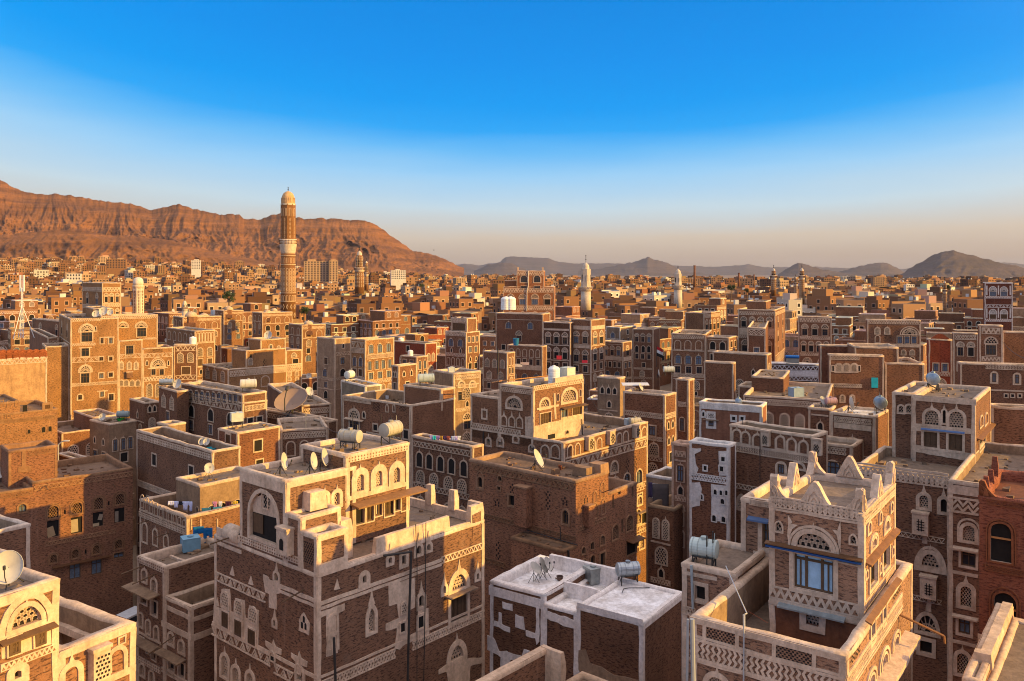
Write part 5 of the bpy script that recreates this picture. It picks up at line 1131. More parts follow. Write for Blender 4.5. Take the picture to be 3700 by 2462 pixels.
h = Q('red-brown blank side house left of the lattice-window house', (1250, 572), 120, 700, 950, 1290, '', '', G, col=(.98, .64, .52), par=.3)
h = Q('pale-banded house with two tall lattice windows and a wide fan window, right', (1645, 396), 150, 800, 1275, 1665, '', '', G, col=(.98, .82, .70), pc=(1.02, .95, .84), par=.5); f = h.b.L
f.pb(1280, 396, 1645, 400, 26, 't'); f.pw(1570, 460, 492, 90, 'moon', 'F', sw=.22, fin=.3); f.pw(1570, 445, 495, 125, 'moon', 'B', sw=.16)
for x in (1347, 1414): f.pw(x, 450, 490, 28, 'arch', 'L', sw=.2, fin=.3)
f.pw(1347, 505, 550, 28, 'arch', 'B', sw=.14); checks(f, 1395, 500, 1450, 501, 45, 8, 6)
for x in (1500, 1550, 1600): f.pw(x, 508, 556, 34, 'rect', 'T', sw=.12)
f.pb(1320, 558, 1645, 562, 22, 'p')
for x in (1527, 1587): f.pw(x, 605, 635, 26, 'arch', 'L', sw=.16, fin=.2); f.pw(x, 652, 695, 28, 'arch', 'B', sw=.14)
f.pb(1500, 715, 1645, 718, 20, '-')
h = Q('cream-banded house with three fan arches over shuttered windows, right', (1030, 372), 172, 900, 800, 1062, '_.1 t.8 W3 t.6 W4 t.6 W2', '', G, col=(.98, .82, .70), par=.5, k=1.1)
h = Q('house with arched top windows and a white base behind a small white-framed tower', (640, 325), 182, 1300, 384, 708, '_.2 t.7 W4 p1.4 t W3 _ N3', '_.3 t.7 W2 W2 _ R2', G, col=(.95, .8, .68), par=.5, k=1.1)
h = Q('small brown tower with a white-framed black opening and a lattice crown', (573, 448), 160, 1000, 448, 600, '_.1 w1.2 _2 R1', '', G, col=(.85, .66, .56), pc=(1.15, 1.1, 1.0), par=.3)
h = Q('house with three white-ringed arches and paired windows, right of centre', (160, 492), 160, 1000, -77, 200, '_.1 t.6 N3 - _.4 A3 R3 d.6', '', G, col=(.95, .8, .68), par=.5, k=1.1)
h = Q('tan house with two arched windows and a lit pale side, right of centre', (320, 515), 158, 2000, 164, 379, '_.2 - A2 p.4 R2', '_.3 R2', G, col=(.98, .84, .72), par=.5)
h = Q('brick house with a blank front and a golden arched side, right of centre', (150, 345), 205, 2000, 18, 260, '_4 s.8 _', '_.2 t.7 W4 A4', G, col=(1, .84, .68), par=.5, k=1.2)
h = Q('tall white-trimmed dark red tower standing alone at the far right', (2280, 135), 200, 1000, 2086, 2310, '', '', G, col=(.55, .5, .5), pc=(.92, .88, .84), bm='red', pm='wh', par=.5); f = h.b.L
for x in (2144, 2220):
    for y in (168, 325): f.pw(x, y, y+25, 46, 'moon', 'F', sw=.2); f.pw(x, y+30, y+62, 42, 'rect', 'S' if y > 200 else 'T', sw=.14)
for y, pt, hh in ((135, 'p', 9), (230, 't', 16), (288, 'c', 22), (388, 't', 18)): f.pb(2088, y, 2279, y+1, hh, pt)
for x in (2102, 2182, 2264):
    for y in (158, 315): f.strip([(x, y), (x, y+65)], .28)
h = Q('brown house with one fan window and a wide blank gold wall, far right', (2212, 432), 121, 1200, 2050, 2356, '_.1 t.8 W1 t.6', '', G, col=(.98, .8, .66), par=.5, k=1.2)
Q('tall blank ochre wall house at the right edge beside the fan-window house', (2450, 478), 120, 900, 2210, 2500, '', '', G, col=(1.05, .78, .58), par=.3)
h = Q('narrow orange-red brick house with a curved top parapet, right', (1862, 528), 126, 900, 1700, 1890, '_3.2 R2 t.6 W1 -', '', G, col=(1.1, .62, .44), bm='red', par=.5); a0 = -h.w1; mb = MB(); mb.prism([(a0+h.w1*(.1+.8*i/10), h.z+.02+math.sin(math.pi*i/10)*.75) for i in range(11)], -.3, 0); h.b.L.put('curved_parapet', mb.mesh('curved_parapet', ['red']), 0, 0, 0, (1.1, .7, .5))
Q('house with two fan-topped windows behind the curved red parapet, right', (2042, 485), 142, 1100, 1870, 2080, '_.1 d.7 W2 _ R2', '', G, col=(.98, .82, .70), par=.5, k=1.2)
h = Q('long low dark house with a fish-bone frieze and two arched windows, right edge', (2420, 705), 101, 1000, 1917, 2460, '', '', G, col=(.78, .64, .56), par=.5); f = h.b.L; f.pb(2092, 700, 2357, 705, 36, 's')
for x, y in ((2152, 762), (2310, 772)): f.pw(x, y, y+62, 28, 'arch', 'T', sw=.24, fin=.2)
f.pb(1925, 870, 2357, 878, 10, '-')
for x in (2235, 2280, 2330): f.pw(x, 908, 928, 18, 'rect', 'D', sw=.12)
h = Q('low pale parapet house behind the twin-lattice hall with round vents', (2420, 1000), 66, 1200, 2130, 2500, '', '', G, col=(1, .86, .74), par=1.0)
# T, U, V and neighbours
h = Q('long house with a row of open arches above a fish-bone frieze, behind the ornate tower', (905, 1195), 64, 2900, 328, 1000, '', '', G, col=(.86, .72, .64), pc=(1, .95, .87), par=1.1); f = h.b.L; TL = h
for x, y in ((377, 1160), (437, 1172), (519, 1190), (678, 1205), (755, 1222), (837, 1240)): f.pw(x, y, y+78, 46, 'arch', 'B', sw=.16, fin=.3); f.strip([(x-34, y+12), (x-34, y+82)], .14)
for x, y in ((582, 1262), (936, 1325)):
    a, v = f.pk(G(x, y)); f.lump(a, v, .72, 1.15, .35, 'lattice_oriel', 'pl'); lt = MB(); lattice(lt, outline('arch', .42, .7), .42, .7, .16, .05, .36, .38, 'x'); f.put('lattice', lt.mesh('lattice', ['dark']), a, v+.15)
f.pb(330, 1245, 888, 1340, 48, 's'); f.pb(330, 1235, 888, 1328, 10, '-')
f.pw(683, 1388, 1455, 44, 'arch', 'T', sw=.22); f.pw(800, 1385, 1420, 70, 'moon', 'B', sw=.2); f.pb(330, 1520, 700, 1575, 36, 'z'); f.patch([(328, 1420), (358, 1425), (358, 1440), (328, 1436)]); f.pw(405, 1610, 1700, 34, 'point', 'L', sw=.2); pipe(f, [(540, 1170), (540, 1510)], .03)
h = Q('house with a whitewashed flat roof terrace and a lattice belt, behind the ornate tower', (1330, 1060), 74, 2300, 1024, 1420, '_.1 d.5 p.5', '', G, col=(.86, .72, .64), par=.25, roof='whroof')
h.box(-3.5, 0, 1, 9, 0, h.z-2.2, .4); h.boxes[-1].L.rows('_.1 d.6 _.3 A3 N2', -8.5, -1.5, h.z-2.4)
Q('small brown house with stepped plaster courses in front of the dark arcade', (1030, 1010), 84, 1700, 868, 1060, '_.4 - _.3 P1', '', G, col=(.86, .72, .64), par=.4)
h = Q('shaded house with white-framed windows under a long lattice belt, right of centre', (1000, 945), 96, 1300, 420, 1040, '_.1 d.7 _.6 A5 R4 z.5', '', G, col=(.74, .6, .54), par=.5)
h = Q('dusky pink house with a thick whitewashed top and white-outlined window', (548, 988), 80, 1500, 116, 580, '', '', G, col=(.95, .60, .52), pc=(1, .97, .92), bm='mud', pm='wh', par=.8); f = h.b.L; f.pb(118, 972, 547, 990, 40, 'p', 'whitewash_band')
f.pw(198, 1042, 1072, 34, 'rect', 'L', sw=.2); f.pw(198, 1092, 1128, 34, 'rect', 'T', sw=.26, ledge=.2); f.pw(145, 1030, 1060, 12, 'point', 'D', sw=.18); f.pw(354, 1062, 1088, 20, 'rect', 'D', sw=.18); f.pw(412, 1065, 1085, 22, 'rect', 'D', sw=.16)
h = Q('brown house with flaking white plaster round small black windows, right of centre', (322, 1262), 66, 2100, 48, 350, '', '', G, col=(.84, .66, .58), pc=(1, .97, .93), pm='wh', par=.35); f = h.b.L
f.patch([(50, 1280), (130, 1282), (130, 1300), (85, 1320), (95, 1400), (110, 1420), (95, 1470), (50, 1470)]); f.patch([(250, 1300), (318, 1300), (318, 1470), (255, 1470)]); f.patch([(50, 1520), (120, 1515), (135, 1560), (120, 1680), (50, 1690)]); f.patch([(200, 1530), (318, 1540), (318, 1790), (200, 1780)])
for x, y0, y1, w in ((158, 1400, 1432, 20), (282, 1340, 1370, 24), (272, 1405, 1440, 26), (130, 1600, 1635, 20), (228, 1565, 1600, 20), (267, 1570, 1605, 18), (305, 1570, 1605, 16), (278, 1630, 1665, 26), (220, 1740, 1785, 24), (285, 1750, 1790, 24)): f.pw(x, y0, y1, w, 'arch' if y0 > 1550 else 'rect', 'D', sw=.1)
f.pb(50, 1460, 318, 1468, 48, 'd')
Q('dull pink house with a cluttered cooking roof left of the flaking white one', (48, 1255), 70, 2100, -75, 90, '_.4 t.5', '', G, col=(.95, .68, .6), pc=(.9, .72, .62), bm='mud', par=.25)
Q('low white-plastered ruin with hanging cloths, left of the flaking white house', (-70, 1490), 77, 2300, -250, 60, '_.3 R2 _ A2', '', G, col=(1.25, 1.2, 1.15), pc=(.95, .92, .88), bm='mud', pm='wh', par=.8, trim=False, name='house')
Q('low ruined brick walls below the hanging cloths', (-60, 1700), 69, 2300, -240, 120, '_.6 A2', '', G, col=(.8, .66, .56), par=.8, trim=False, cap='mud', name='house')
h = House('low parapet house with rough mud chimney pots, bottom edge centre', B(1440, 1330), 38, 2600, B, (.9, .75, .65), (1, .88, .76)); h.z = h.fr.z; b = h.box(-9, -.0, 0, .4, 0, h.z, .1, trim=False); foot(h, b); h.box(-9, 2.5, -8, 0, 0, h.z-2.0, .2, bm='mud'); h.slab(-.35, 0, -.9, .35, h.z-2, h.z+.05)
for i, (x, y) in enumerate(((1370, 1530), (1450, 1545), (1520, 1530), (1400, 1500))):
    q = atz(B(x, y), h.z-2.1); mb = MB(); mb.lathe([(.24, 0), (.23, .75), (.16, .75), (.15, .3)], 12, 0, Matrix.Rotation(rad(70), 4, 'X') @ Matrix.Rotation(i, 4, 'Z')); o = obj('clay_pot', mb.mesh('clay_pot', ['mud'], True), None, Matrix.Translation(q+Vector((0, 0, .35))), (1.1, .9, .75)); tag(o, 'rough grey clay chimney pot lying on the roof at the bottom edge', 'clay pot', 'clay pots on the bottom roof')
# ---------------------------------------------------------------- ground, mountains
def dpt(x, y): return (x*1.5704*S, (y*1.5704-950)*S)      # point on the 2356-wide view of the photograph
def grid_mesh(name, rows, m, smooth_=True):
    mb = MB(); n = len(rows[0])
    for r in rows: mb.v += [tuple(p) for p in r]
    for i in range(len(rows)-1):
        for j in range(n-1): a = i*n+j; mb.f.append((a, a+1, a+n+1, a+n)); mb.m.append(0)
    return mb.mesh(name, [m], smooth_)
m_, nt_, b_ = mat('dusty_ground', .95); n_ = NT(nt_); ge = n_.n('ShaderNodeNewGeometry').outputs['Position']
cc = n_.mix(n_.ramp(n_.noise(ge, .02, 6, .7), [(.35, g3(0)), (.65, g3(1))]), (.27, .19, .13), (.16, .115, .08))
cc = n_.mix(n_.ramp(n_.noise(ge, .9, 4, .7), [(.4, g3(0)), (.8, g3(.5))]), cc, (.36, .27, .2)); nt_.links.new(cc, b_.inputs['Base Color'])
ys = [-150, -60, 0, 30, 60, 80]+[80*1.085**i for i in range(1, 71)]; ys = [y for y in ys if y < 25500]+[25500]
rows = []
for y in ys:
    wdt = max(400, min(19000, y*1.15)); rows.append([(wdt*t, y, ground_z(wdt*t, y)+noise.noise((wdt*t*.01, y*.01, 3))*min(3, y*.004)) for t in [i/24-1 for i in range(49)]])
tag(obj('ground', grid_mesh('ground', rows, m_)), kind='structure')
def rock(name, a, b, c):
    m, nt, bs = mat(name, .95); n = NT(nt); ge = n.n('ShaderNodeNewGeometry'); p = ge.outputs['Position']
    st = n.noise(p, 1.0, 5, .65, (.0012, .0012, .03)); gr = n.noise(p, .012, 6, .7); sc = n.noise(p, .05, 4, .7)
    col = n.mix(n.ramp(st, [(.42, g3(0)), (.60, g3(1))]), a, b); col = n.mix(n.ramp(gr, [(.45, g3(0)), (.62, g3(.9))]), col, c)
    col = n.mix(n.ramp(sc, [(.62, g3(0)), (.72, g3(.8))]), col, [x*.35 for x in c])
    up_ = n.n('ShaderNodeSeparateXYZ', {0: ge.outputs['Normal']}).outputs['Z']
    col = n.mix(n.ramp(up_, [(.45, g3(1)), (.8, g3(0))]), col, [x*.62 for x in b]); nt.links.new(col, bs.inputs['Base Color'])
    bp = n.n('ShaderNodeBump', {'Height': n.noise(p, .011, 9, .72), 'Distance': 22.0, 'Strength': .8}); nt.links.new(bp.outputs[0], bs.inputs['Normal']); return m
MT['rockA'] = rock('brown_rock', (.31, .125, .036), (.14, .058, .022), (.22, .092, .030))
MT['rockB'] = rock('far_rock', (.12, .085, .072), (.075, .056, .05), (.10, .07, .058))
def interp(pts, x):
    if x <= pts[0][0]: return pts[0][1]
    for (a, u), (b, v) in zip(pts, pts[1:]):
        if x <= b: return u+(v-u)*(x-a)/(b-a)
    return pts[-1][1]
def mountain(name, label, crest, base, Y0, Y1, m, prof, nx=200, ny=60, rough=1.0, gul=1.0, jag=1.0, dep=.35):
    """crest, base = [(x, y)] skyline and foot on the photograph view; prof = rise from foot to crest"""
    x0, x1 = crest[0][0], crest[-1][0]; rows = []
    for j in range(ny+1):
        t = j/ny; r = []
        for i in range(nx+1):
            x = x0+(x1-x0)*i/nx; q = x*.02*gul
            yc = interp(crest, x)+noise.fractal((x*.06, 3.7, 1), 1, 2, 4)*3.2*jag*min(1, (interp(base, x)-interp(crest, x))/25)*smooth(.86, 1, t); yb = interp(base, x)
            wp = noise.noise((q*.7, t*2.0, 5.0))*.8; lg = noise.fractal((q*.45, t*15+q*.25, 4.0), .8, 2.1, 4); g = abs(noise.fractal((q*1.3+wp, t*2.6+wp, 2.0), .95, 2.1, 5)); g2 = noise.fractal((q*4, t*9, 8.0), .7, 2.2, 5)
            e = interp(prof, t); env = math.sin(math.pi*min(1, t/.98))
            a = yb+(yc-yb)*(e+(g2*.022*rough+(.07-g*.16)*.30*rough+lg*.016*rough)*env)
            k = 1.5704*S; px, py = x*k, (a*1.5704-950)*S; Y = Y0+(Y1-Y0)*t+(g-.25)*(Y1-Y0)*.22*env*gul*dep
            w = at((px, py), Y); r.append((w.x, w.y, w.z))
        rows.append(r)
    k = 1.5704*S; r = []
    for i in range(nx+1):
        x = x0+(x1-x0)*i/nx; w = at((x*k, (interp(base, x)*1.5704-950)*S), Y1*1.12); r.append((w.x, w.y, -1))
    rows.append(r)
    return tag(obj(name, grid_mesh(name, rows, MT[m])), kind='structure')
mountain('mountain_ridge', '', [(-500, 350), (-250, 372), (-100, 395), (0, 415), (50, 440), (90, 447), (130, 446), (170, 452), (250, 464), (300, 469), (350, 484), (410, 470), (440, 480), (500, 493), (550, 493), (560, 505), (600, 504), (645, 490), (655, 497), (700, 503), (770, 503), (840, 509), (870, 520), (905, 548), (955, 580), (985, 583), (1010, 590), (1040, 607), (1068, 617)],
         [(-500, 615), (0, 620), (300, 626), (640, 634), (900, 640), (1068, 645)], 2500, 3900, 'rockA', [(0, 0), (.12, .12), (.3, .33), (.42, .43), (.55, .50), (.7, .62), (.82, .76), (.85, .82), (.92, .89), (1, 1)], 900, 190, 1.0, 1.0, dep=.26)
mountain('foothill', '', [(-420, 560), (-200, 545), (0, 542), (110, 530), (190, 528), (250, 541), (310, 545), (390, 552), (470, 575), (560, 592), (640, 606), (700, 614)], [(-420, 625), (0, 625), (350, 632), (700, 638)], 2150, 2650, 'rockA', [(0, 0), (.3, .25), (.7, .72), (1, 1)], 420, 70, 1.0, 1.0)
mountain('hill', '', [(2010, 640), (2070, 632), (2105, 612), (2140, 592), (2165, 580), (2195, 577), (2215, 583), (2260, 594), (2310, 607), (2356, 616), (2450, 622), (2600, 640)], [(2010, 655), (2330, 662), (2600, 662)], 4200, 5600, 'rockB', [(0, 0), (.3, .2), (.7, .65), (1, 1)], 160, 50, .7, .8)
mountain('hill', '', [(1790, 632), (1815, 615), (1838, 605), (1850, 607), (1880, 617), (1935, 627), (1990, 634)], [(1790, 644), (1990, 646)], 8200, 9500, 'rockB', [(0, 0), (.5, .45), (1, 1)], 80, 24, .5, .8)
mountain('hill', '', [(1900, 634), (1935, 624), (1965, 615), (1985, 611), (2010, 607), (2027, 603), (2045, 607), (2070, 620), (2090, 632)], [(1900, 645), (2090, 645)], 10500, 12000, 'rockB', [(0, 0), (.5, .45), (1, 1)], 80, 24, .5, .8)
mountain('hill', '', [(1330, 625), (1400, 615), (1440, 606), (1475, 598), (1490, 591), (1505, 598), (1535, 605), (1560, 618), (1590, 627), (1640, 631)], [(1330, 642), (1640, 643)], 13000, 15000, 'rockB', [(0, 0), (.5, .45), (1, 1)], 110, 24, .5, .8)
mountain('hill', '', [(1090, 624), (1115, 613), (1140, 606), (1160, 603), (1180, 607), (1205, 618), (1225, 626)], [(1090, 640), (1225, 641)], 12000, 13500, 'rockB', [(0, 0), (.5, .45), (1, 1)], 80, 24, .5, .8)
mountain('distant_plateau', '', [(1030, 612), (1070, 607), (1100, 611), (1150, 604), (1160, 592), (1185, 590), (1260, 594), (1285, 603), (1330, 607), (1400, 606), (1520, 610), (1640, 614), (1700, 611), (1720, 608), (1760, 616), (1860, 613), (1920, 616), (2060, 620), (2220, 610), (2310, 604), (2340, 607), (2460, 615)], [(1030, 640), (2460, 642)], 20000, 23000, 'rockB', [(0, 0), (.5, .45), (1, 1)], 260, 20, .4, .8, .5)

# ---------------------------------------------------------------- minarets and other landmarks
KEEP = []     # photo windows that nothing nearer may cover: x0, x1, distance, lowest visible y
def keep(dx0, dx1, Y, dyb): KEEP.append((dpt(dx0, 0)[0], dpt(dx1, 0)[0], Y, dpt(0, dyb)[1]))
def tower(label, dx, Y, secs, zb=None, name='minaret', cat='minaret', mats=None, dyb=None, k=24, orn=None, finial=None):
    """secs = [(part, material, colour, [(view radius, view y)...], sides)] measured on the photograph view"""
    u = Y*1.5704/3000; c = at(dpt(dx, 632), Y); zof = lambda y: at(dpt(dx, y), Y).z
    o = root(name, label, cat, (c.x, c.y, 0), rad(8))
    for part, m, col, pf, sd in secs:
        mb = MB(); mb.lathe([(r*u/(math.cos(math.pi/sd) if sd < 9 else 1), zof(y)) for r, y in pf], sd); obj(part, mb.mesh(part, [m], sd > 12), o, None, col)
    r0 = max(r for s_ in secs for r, y in s_[3]); y0 = min(y for s_ in secs for r, y in s_[3]); 
    if finial: mb = MB(); mb.tube((0, 0, zof(y0)-.3), (0, 0, zof(finial)), .09); mb.lathe([(.02, zof(finial)-.1), (.28, zof(finial)+.2), (.02, zof(finial)+.5)], 8); mb.lathe([(.02, zof((y0+finial)/2)-.3), (.3, zof((y0+finial)/2)), (.02, zof((y0+finial)/2)+.3)], 8); obj('finial', mb.mesh('finial', ['iron']), o)
    if dyb: keep(dx-r0-1, dx+r0+1, Y, dyb)
    o['zof'] = 0; del o['zof']
    return o, u, zof
BK = (.98, .80, .50); PLC = (.92, .80, .64)
def ring(o, name, r, z0, h, pat, m, col, nseg, n=0):
    """frieze wrapped round a shaft"""
    mb = MB(); 
    if pat == 'strip': mb.lathe([(r, z0), (r+.12, z0+.03), (r+.12, z0+h-.03), (r, z0+h)], 32, caps=False)
    else:
        for i in range(nseg):
            a = 6.2832*i/nseg; M = Matrix.Rotation(a, 4, 'Z') @ Matrix.Translation((0, -r, z0)) @ Matrix.Rotation(rad(90), 4, 'X'); t = MB(); w = 6.2832*r/nseg
            if pat == 'col': t.box(-w*.2, w*.2, 0, h*.95, -.05, .12); t.lathe([(w*.2, 0), (.02, w*.4)], 6, 0, Matrix.Translation((0, h*.93, 0)) @ Matrix.Rotation(rad(-90), 4, 'X'))
            elif pat == 'arch': t.ribbon(outline('arch', w*.62, h*.9), w*.14, -.05, .12)
            elif pat == 'dia': 
                q = int(h/(w*1.5)) or 1
                for j in range(q): y = h*(j+.5)/q; t.ribbon([(0, y-w*.6), (w*.22, y), (0, y+w*.6), (-w*.22, y)], w*.12, -.05, .1, closed=True)
            elif pat == 'open': t.face([(x, y, .06) for x, y in outline('arch', w*.5, h)[::-1]])
            b = len(mb.v); mb.v += [tuple(M @ Vector(p)) for p in t.v]; mb.f += [tuple(i_+b for i_ in f) for f in t.f]; mb.m += t.m
    return obj(name, mb.mesh(name, [m]), o, None, col)
o, u, zf = tower('very tall brown brick minaret with white patterned shaft, white balcony and ribbed dome', 663, 300, [
    ('plinth', 'mud', (.95, .85, .75), [(18.5, 800), (18, 734)], 4), ('lower_shaft', 'brick', BK, [(17, 736), (16.3, 584)], 24), ('balcony', 'wh', PLC, [(15.5, 586), (16.5, 580), (19, 566), (19.3, 564), (19.3, 551), (18.3, 551), (18.3, 556), (14, 556)], 28),
    ('upper_shaft', 'brick', BK, [(16, 556), (15.6, 470)], 8), ('dome', 'pl', (1.0, .80, .5), [(15.8, 472), (15.5, 468), (15.2, 462), (14, 453), (11, 446), (6, 442), (.5, 440)], 36)], dyb=765, finial=434)
rm = 16.7*u
for y0, y1, pt, n in ((735, 696, 'dia', 12), (692, 678, 'arch', 16), (672, 622, 'dia', 14), (672, 612, 'arch', 14), (606, 592, 'arch', 18)): ring(o, 'brick_ornament', rm-(735-y0)*.0015, zf(y0), zf(y1)-zf(y0), pt, 'wh', (.86, .64, .42), n)
for y in (736, 694, 675, 610, 590): ring(o, 'white_band', rm-.02, zf(y), .28, 'strip', 'wh', (.9, .72, .5), 8)
for y0, y1, pt in ((550, 502, 'dia'), (498, 478, 'arch')): ring(o, 'brick_ornament', 15.6*u, zf(y0), zf(y1)-zf(y0), pt, 'wh', (.86, .64, .42), 16)
ring(o, 'arched_opening', 15.5*u, zf(495), zf(483)-zf(495), 'open', 'dark', (1, 1, 1), 8); ring(o, 'white_band', 15.7*u, zf(473), .6, 'strip', 'wh', (1, .9, .7), 8); ring(o, 'balcony_screen', 19.3*u, zf(563), zf(552)-zf(563), 'dia', 'brick', BK, 36)
ring(o, 'dome_rib', 15.0*u, zf(469), zf(456)-zf(469), 'col', 'pl', (.95, .78, .5), 24)
def minaret2(label, dx, Y, tip, dome, up_, gal, base, r, white=False, dyb=None, oct_=24):
    W = 'wh' if white else 'brick'; c1 = (.84, .76, .64) if white else BK; ru, rg, rl = r
    o, u, zf = tower(label, dx, Y, [('lower_shaft', W, c1, [(rl*1.06, base+14), (rl, gal+3)], 20), ('balcony', 'wh', PLC if not white else (.84, .76, .64), [(rl, gal+5), (rg, gal), (rg, gal-6), (rg*.92, gal-6), (ru, gal-3)], 20), ('upper_shaft', W, c1, [(ru, gal-2), (ru*.97, up_)], 8 if oct_ == 8 else 18),
        ('dome', 'wh', (.86, .78, .66), [(ru*.98, up_+.5), (ru*.76, up_-.2), (ru*.76, up_-ru*.35), (ru*.66, up_-ru*.8), (ru*.38, up_-ru*1.1), (.3, up_-ru*1.4)], 18)], dyb=dyb, finial=tip)
    ring(o, 'arched_opening', ru*u*.96, zf(up_+(gal-up_)*.62), (zf(up_)-zf(gal))*.34, 'open', 'dark', (1, 1, 1), 6); ring(o, 'balcony_band', rg*u, zf(gal-.5), zf(gal-5)-zf(gal), 'arch', 'brick' if not white else 'pl', BK if not white else (.8, .7, .55), 18)
    if not white:
        for y0, y1 in ((base, gal+6), (gal-8, up_+2)): ring(o, 'brick_ornament', (rl if y0 == base else ru)*u, zf(y0), zf(y1)-zf(y0), 'dia', 'wh', (1, .82, .6), 12)
minaret2('white-capped brown brick minaret right of the very tall one, before the brown mountain', 827, 420, 570, 578, 588, 622, 662, (7.6, 11.5, 10), dyb=662)
minaret2('thin brown minaret just right of the white-capped brown one', 843, 540, 596, 600, 606, 632, 655, (3.6, 5.2, 4.4), dyb=650)
minaret2('big white minaret with whitewashed balcony and two-ball finial, centre right', 1348, 330, 590, 605, 619, 666, 700, (10.5, 14.5, 11.2), True, 690, 8)
minaret2('white minaret with a square-edged balcony, right of the bigger white one', 1560, 360, 614, 620, 630, 662, 700, (8, 12.4, 9.3), True, 690, 8)
minaret2('slim tan minaret left of the twin pair on the right skyline', 1780, 430, 612, 618, 624, 640, 668, (4.6, 6.6, 5.6), dyb=658)
minaret2('slim tan minaret with a white cap, tallest of the right pair', 1845, 400, 611, 617, 624, 640, 690, (5, 6.8, 5.6), dyb=678)
minaret2('thin short minaret between the two slim tan ones', 1831, 440, 634, 638, 641, 655, 690, (2.8, 4.2, 3.4), dyb=676)
minaret2('lone thin brown minaret low among the roofs, right', 2174, 340, 640, 646, 652, 672, 720, (3.4, 4.8, 4.2), dyb=704)
minaret2('small white minaret beside the low domes, left', 425, 240, 684, 690, 699, 712, 735, (5.2, 6.2, 6), True, 722, 8)
o, u, zf = tower('white-domed minaret with striped octagonal shaft, left', 318, 250, [('shaft', 'wh', (1, .92, .8), [(11.6, 760), (11.4, 662)], 8), ('cornice', 'wh', PLC, [(11.8, 664), (12.4, 660), (12.4, 657), (11, 656)], 16), ('dome', 'wh', (1, .95, .85), [(11, 657), (11.4, 651), (10.6, 645), (8, 640.5), (4, 638.5), (.3, 638)], 24)], dyb=722, finial=627)
ring(o, 'white_pilaster', 11.3*u, zf(745), zf(668)-zf(745), 'dia', 'brick', (.8, .6, .45), 16); ring(o, 'arched_opening', 11.2*u, zf(684), zf(668)-zf(684), 'open', 'dark', (1, 1, 1), 8)
for dx, Y, y0, y1, r, lb in ((1598, 700, 611, 648, 2.3, 'dark brick factory chimney standing above the city right of centre'), (1700, 800, 628, 648, 2.2, 'short brown chimney on the right-hand skyline'), (1735, 900, 632, 652, 1.5, 'tiny thin chimney right of the short brown one'), (1500, 600, 594, 600, .1, '')):
    if lb: tower(lb, dx, Y, [('stack', 'brick', (.8, .62, .5), [(r*1.25, y1+20), (r, y0)], 14), ('rim', 'brick', (.7, .5, .4), [(r, y0+2), (r*1.2, y0+1), (r*1.2, y0)], 14)], name='chimney', cat='chimney')
# apartment blocks
def block(label, dx0, dx1, dyt, dyb, Y, nx, ny, col, m='mud', pen=None, split=None, cat='apartment block'):
    p0 = at(dpt(dx0, dyt), Y); p1 = at(dpt(dx1, dyt), Y); zb = at(dpt(dx0, dyb), Y).z-20; o = root('apartment_block', label, cat, (p0.x, p0.y, 0), rad(16)); w = (p1.x-p0.x)*.92; d = w*.35
    mb = MB(); mb.box(0, w, 0, d, zb, p0.z); obj('wall', mb.mesh('wall', [m]), o, None, col)
    z0 = at(dpt(dx0, dyb), Y).z; hh = (p0.z-z0); nx = min(nx, 99//ny); a, c = w/nx*.24, hh/ny*.28
    mb = MB(); mb.face([(-a, 0, -c), (a, 0, -c), (a, 0, c), (-a, 0, c)]); wm = mb.mesh('window', ['glass']); wb = MB()
    for i in range(nx):
        for j in range(ny): obj('window', wm, o, Matrix.Translation((w*(i+.5)/nx, -.06 if not split or (i+.5)/nx < split else -d*.5-.06, z0+hh*(j+.5)/ny)))
    if pen:
        mb = MB()
        for x0, x1 in pen: mb.box(w*x0, w*x1, d*.1, d*.7, p0.z-.1, p0.z+hh*.09)
        obj('roof_room', mb.mesh('roof_room', [m]), o, None, [q*1.05 for q in col])
    if split: mb = MB(); mb.box(w*split, w, -d*.5, .0, zb, p0.z+hh*.03); obj('wing', mb.mesh('wing', [m]), o, None, [q*1.02 for q in col])
    keep(dx0, dx1, Y, dyb)
block('big pale ten-storey apartment block right of the tall minaret', 700, 782, 601, 648, 950, 15, 9, (.78, .64, .48), 'pl', pen=((.1, .35), (.8, .95)), split=.74)
block('white modern block with arched front, beyond the second minaret', 900, 937, 622, 643, 800, 8, 5, (1, .98, .92), 'wh', pen=((.3, .6),))
block('white stepped block on the left slope', 440, 462, 599, 620, 1300, 5, 6, (1, .98, .95), 'wh', pen=((.3, .8),))
block('brown block with terracotta walls on the left slope', 245, 290, 597, 618, 1350, 7, 4, (1.0, .72, .5), 'mud')
block('grey concrete block under the right hill', 2010, 2042, 638, 660, 900, 5, 5, (.95, .85, .78), 'mud', pen=((.3, .7),))
block('white four-storey block right of the slim minarets', 2085, 2110, 655, 672, 700, 4, 3, (1, .98, .94), 'wh', pen=((.2, .5),))
block('pale flat block below the right cone hill', 1985, 1998, 655, 668, 820, 2, 2, (1, .95, .86), 'wh')
block('white four-window block left of the domed minaret', 153, 185, 630, 645, 900, 5, 2, (1, .97, .92), 'wh')
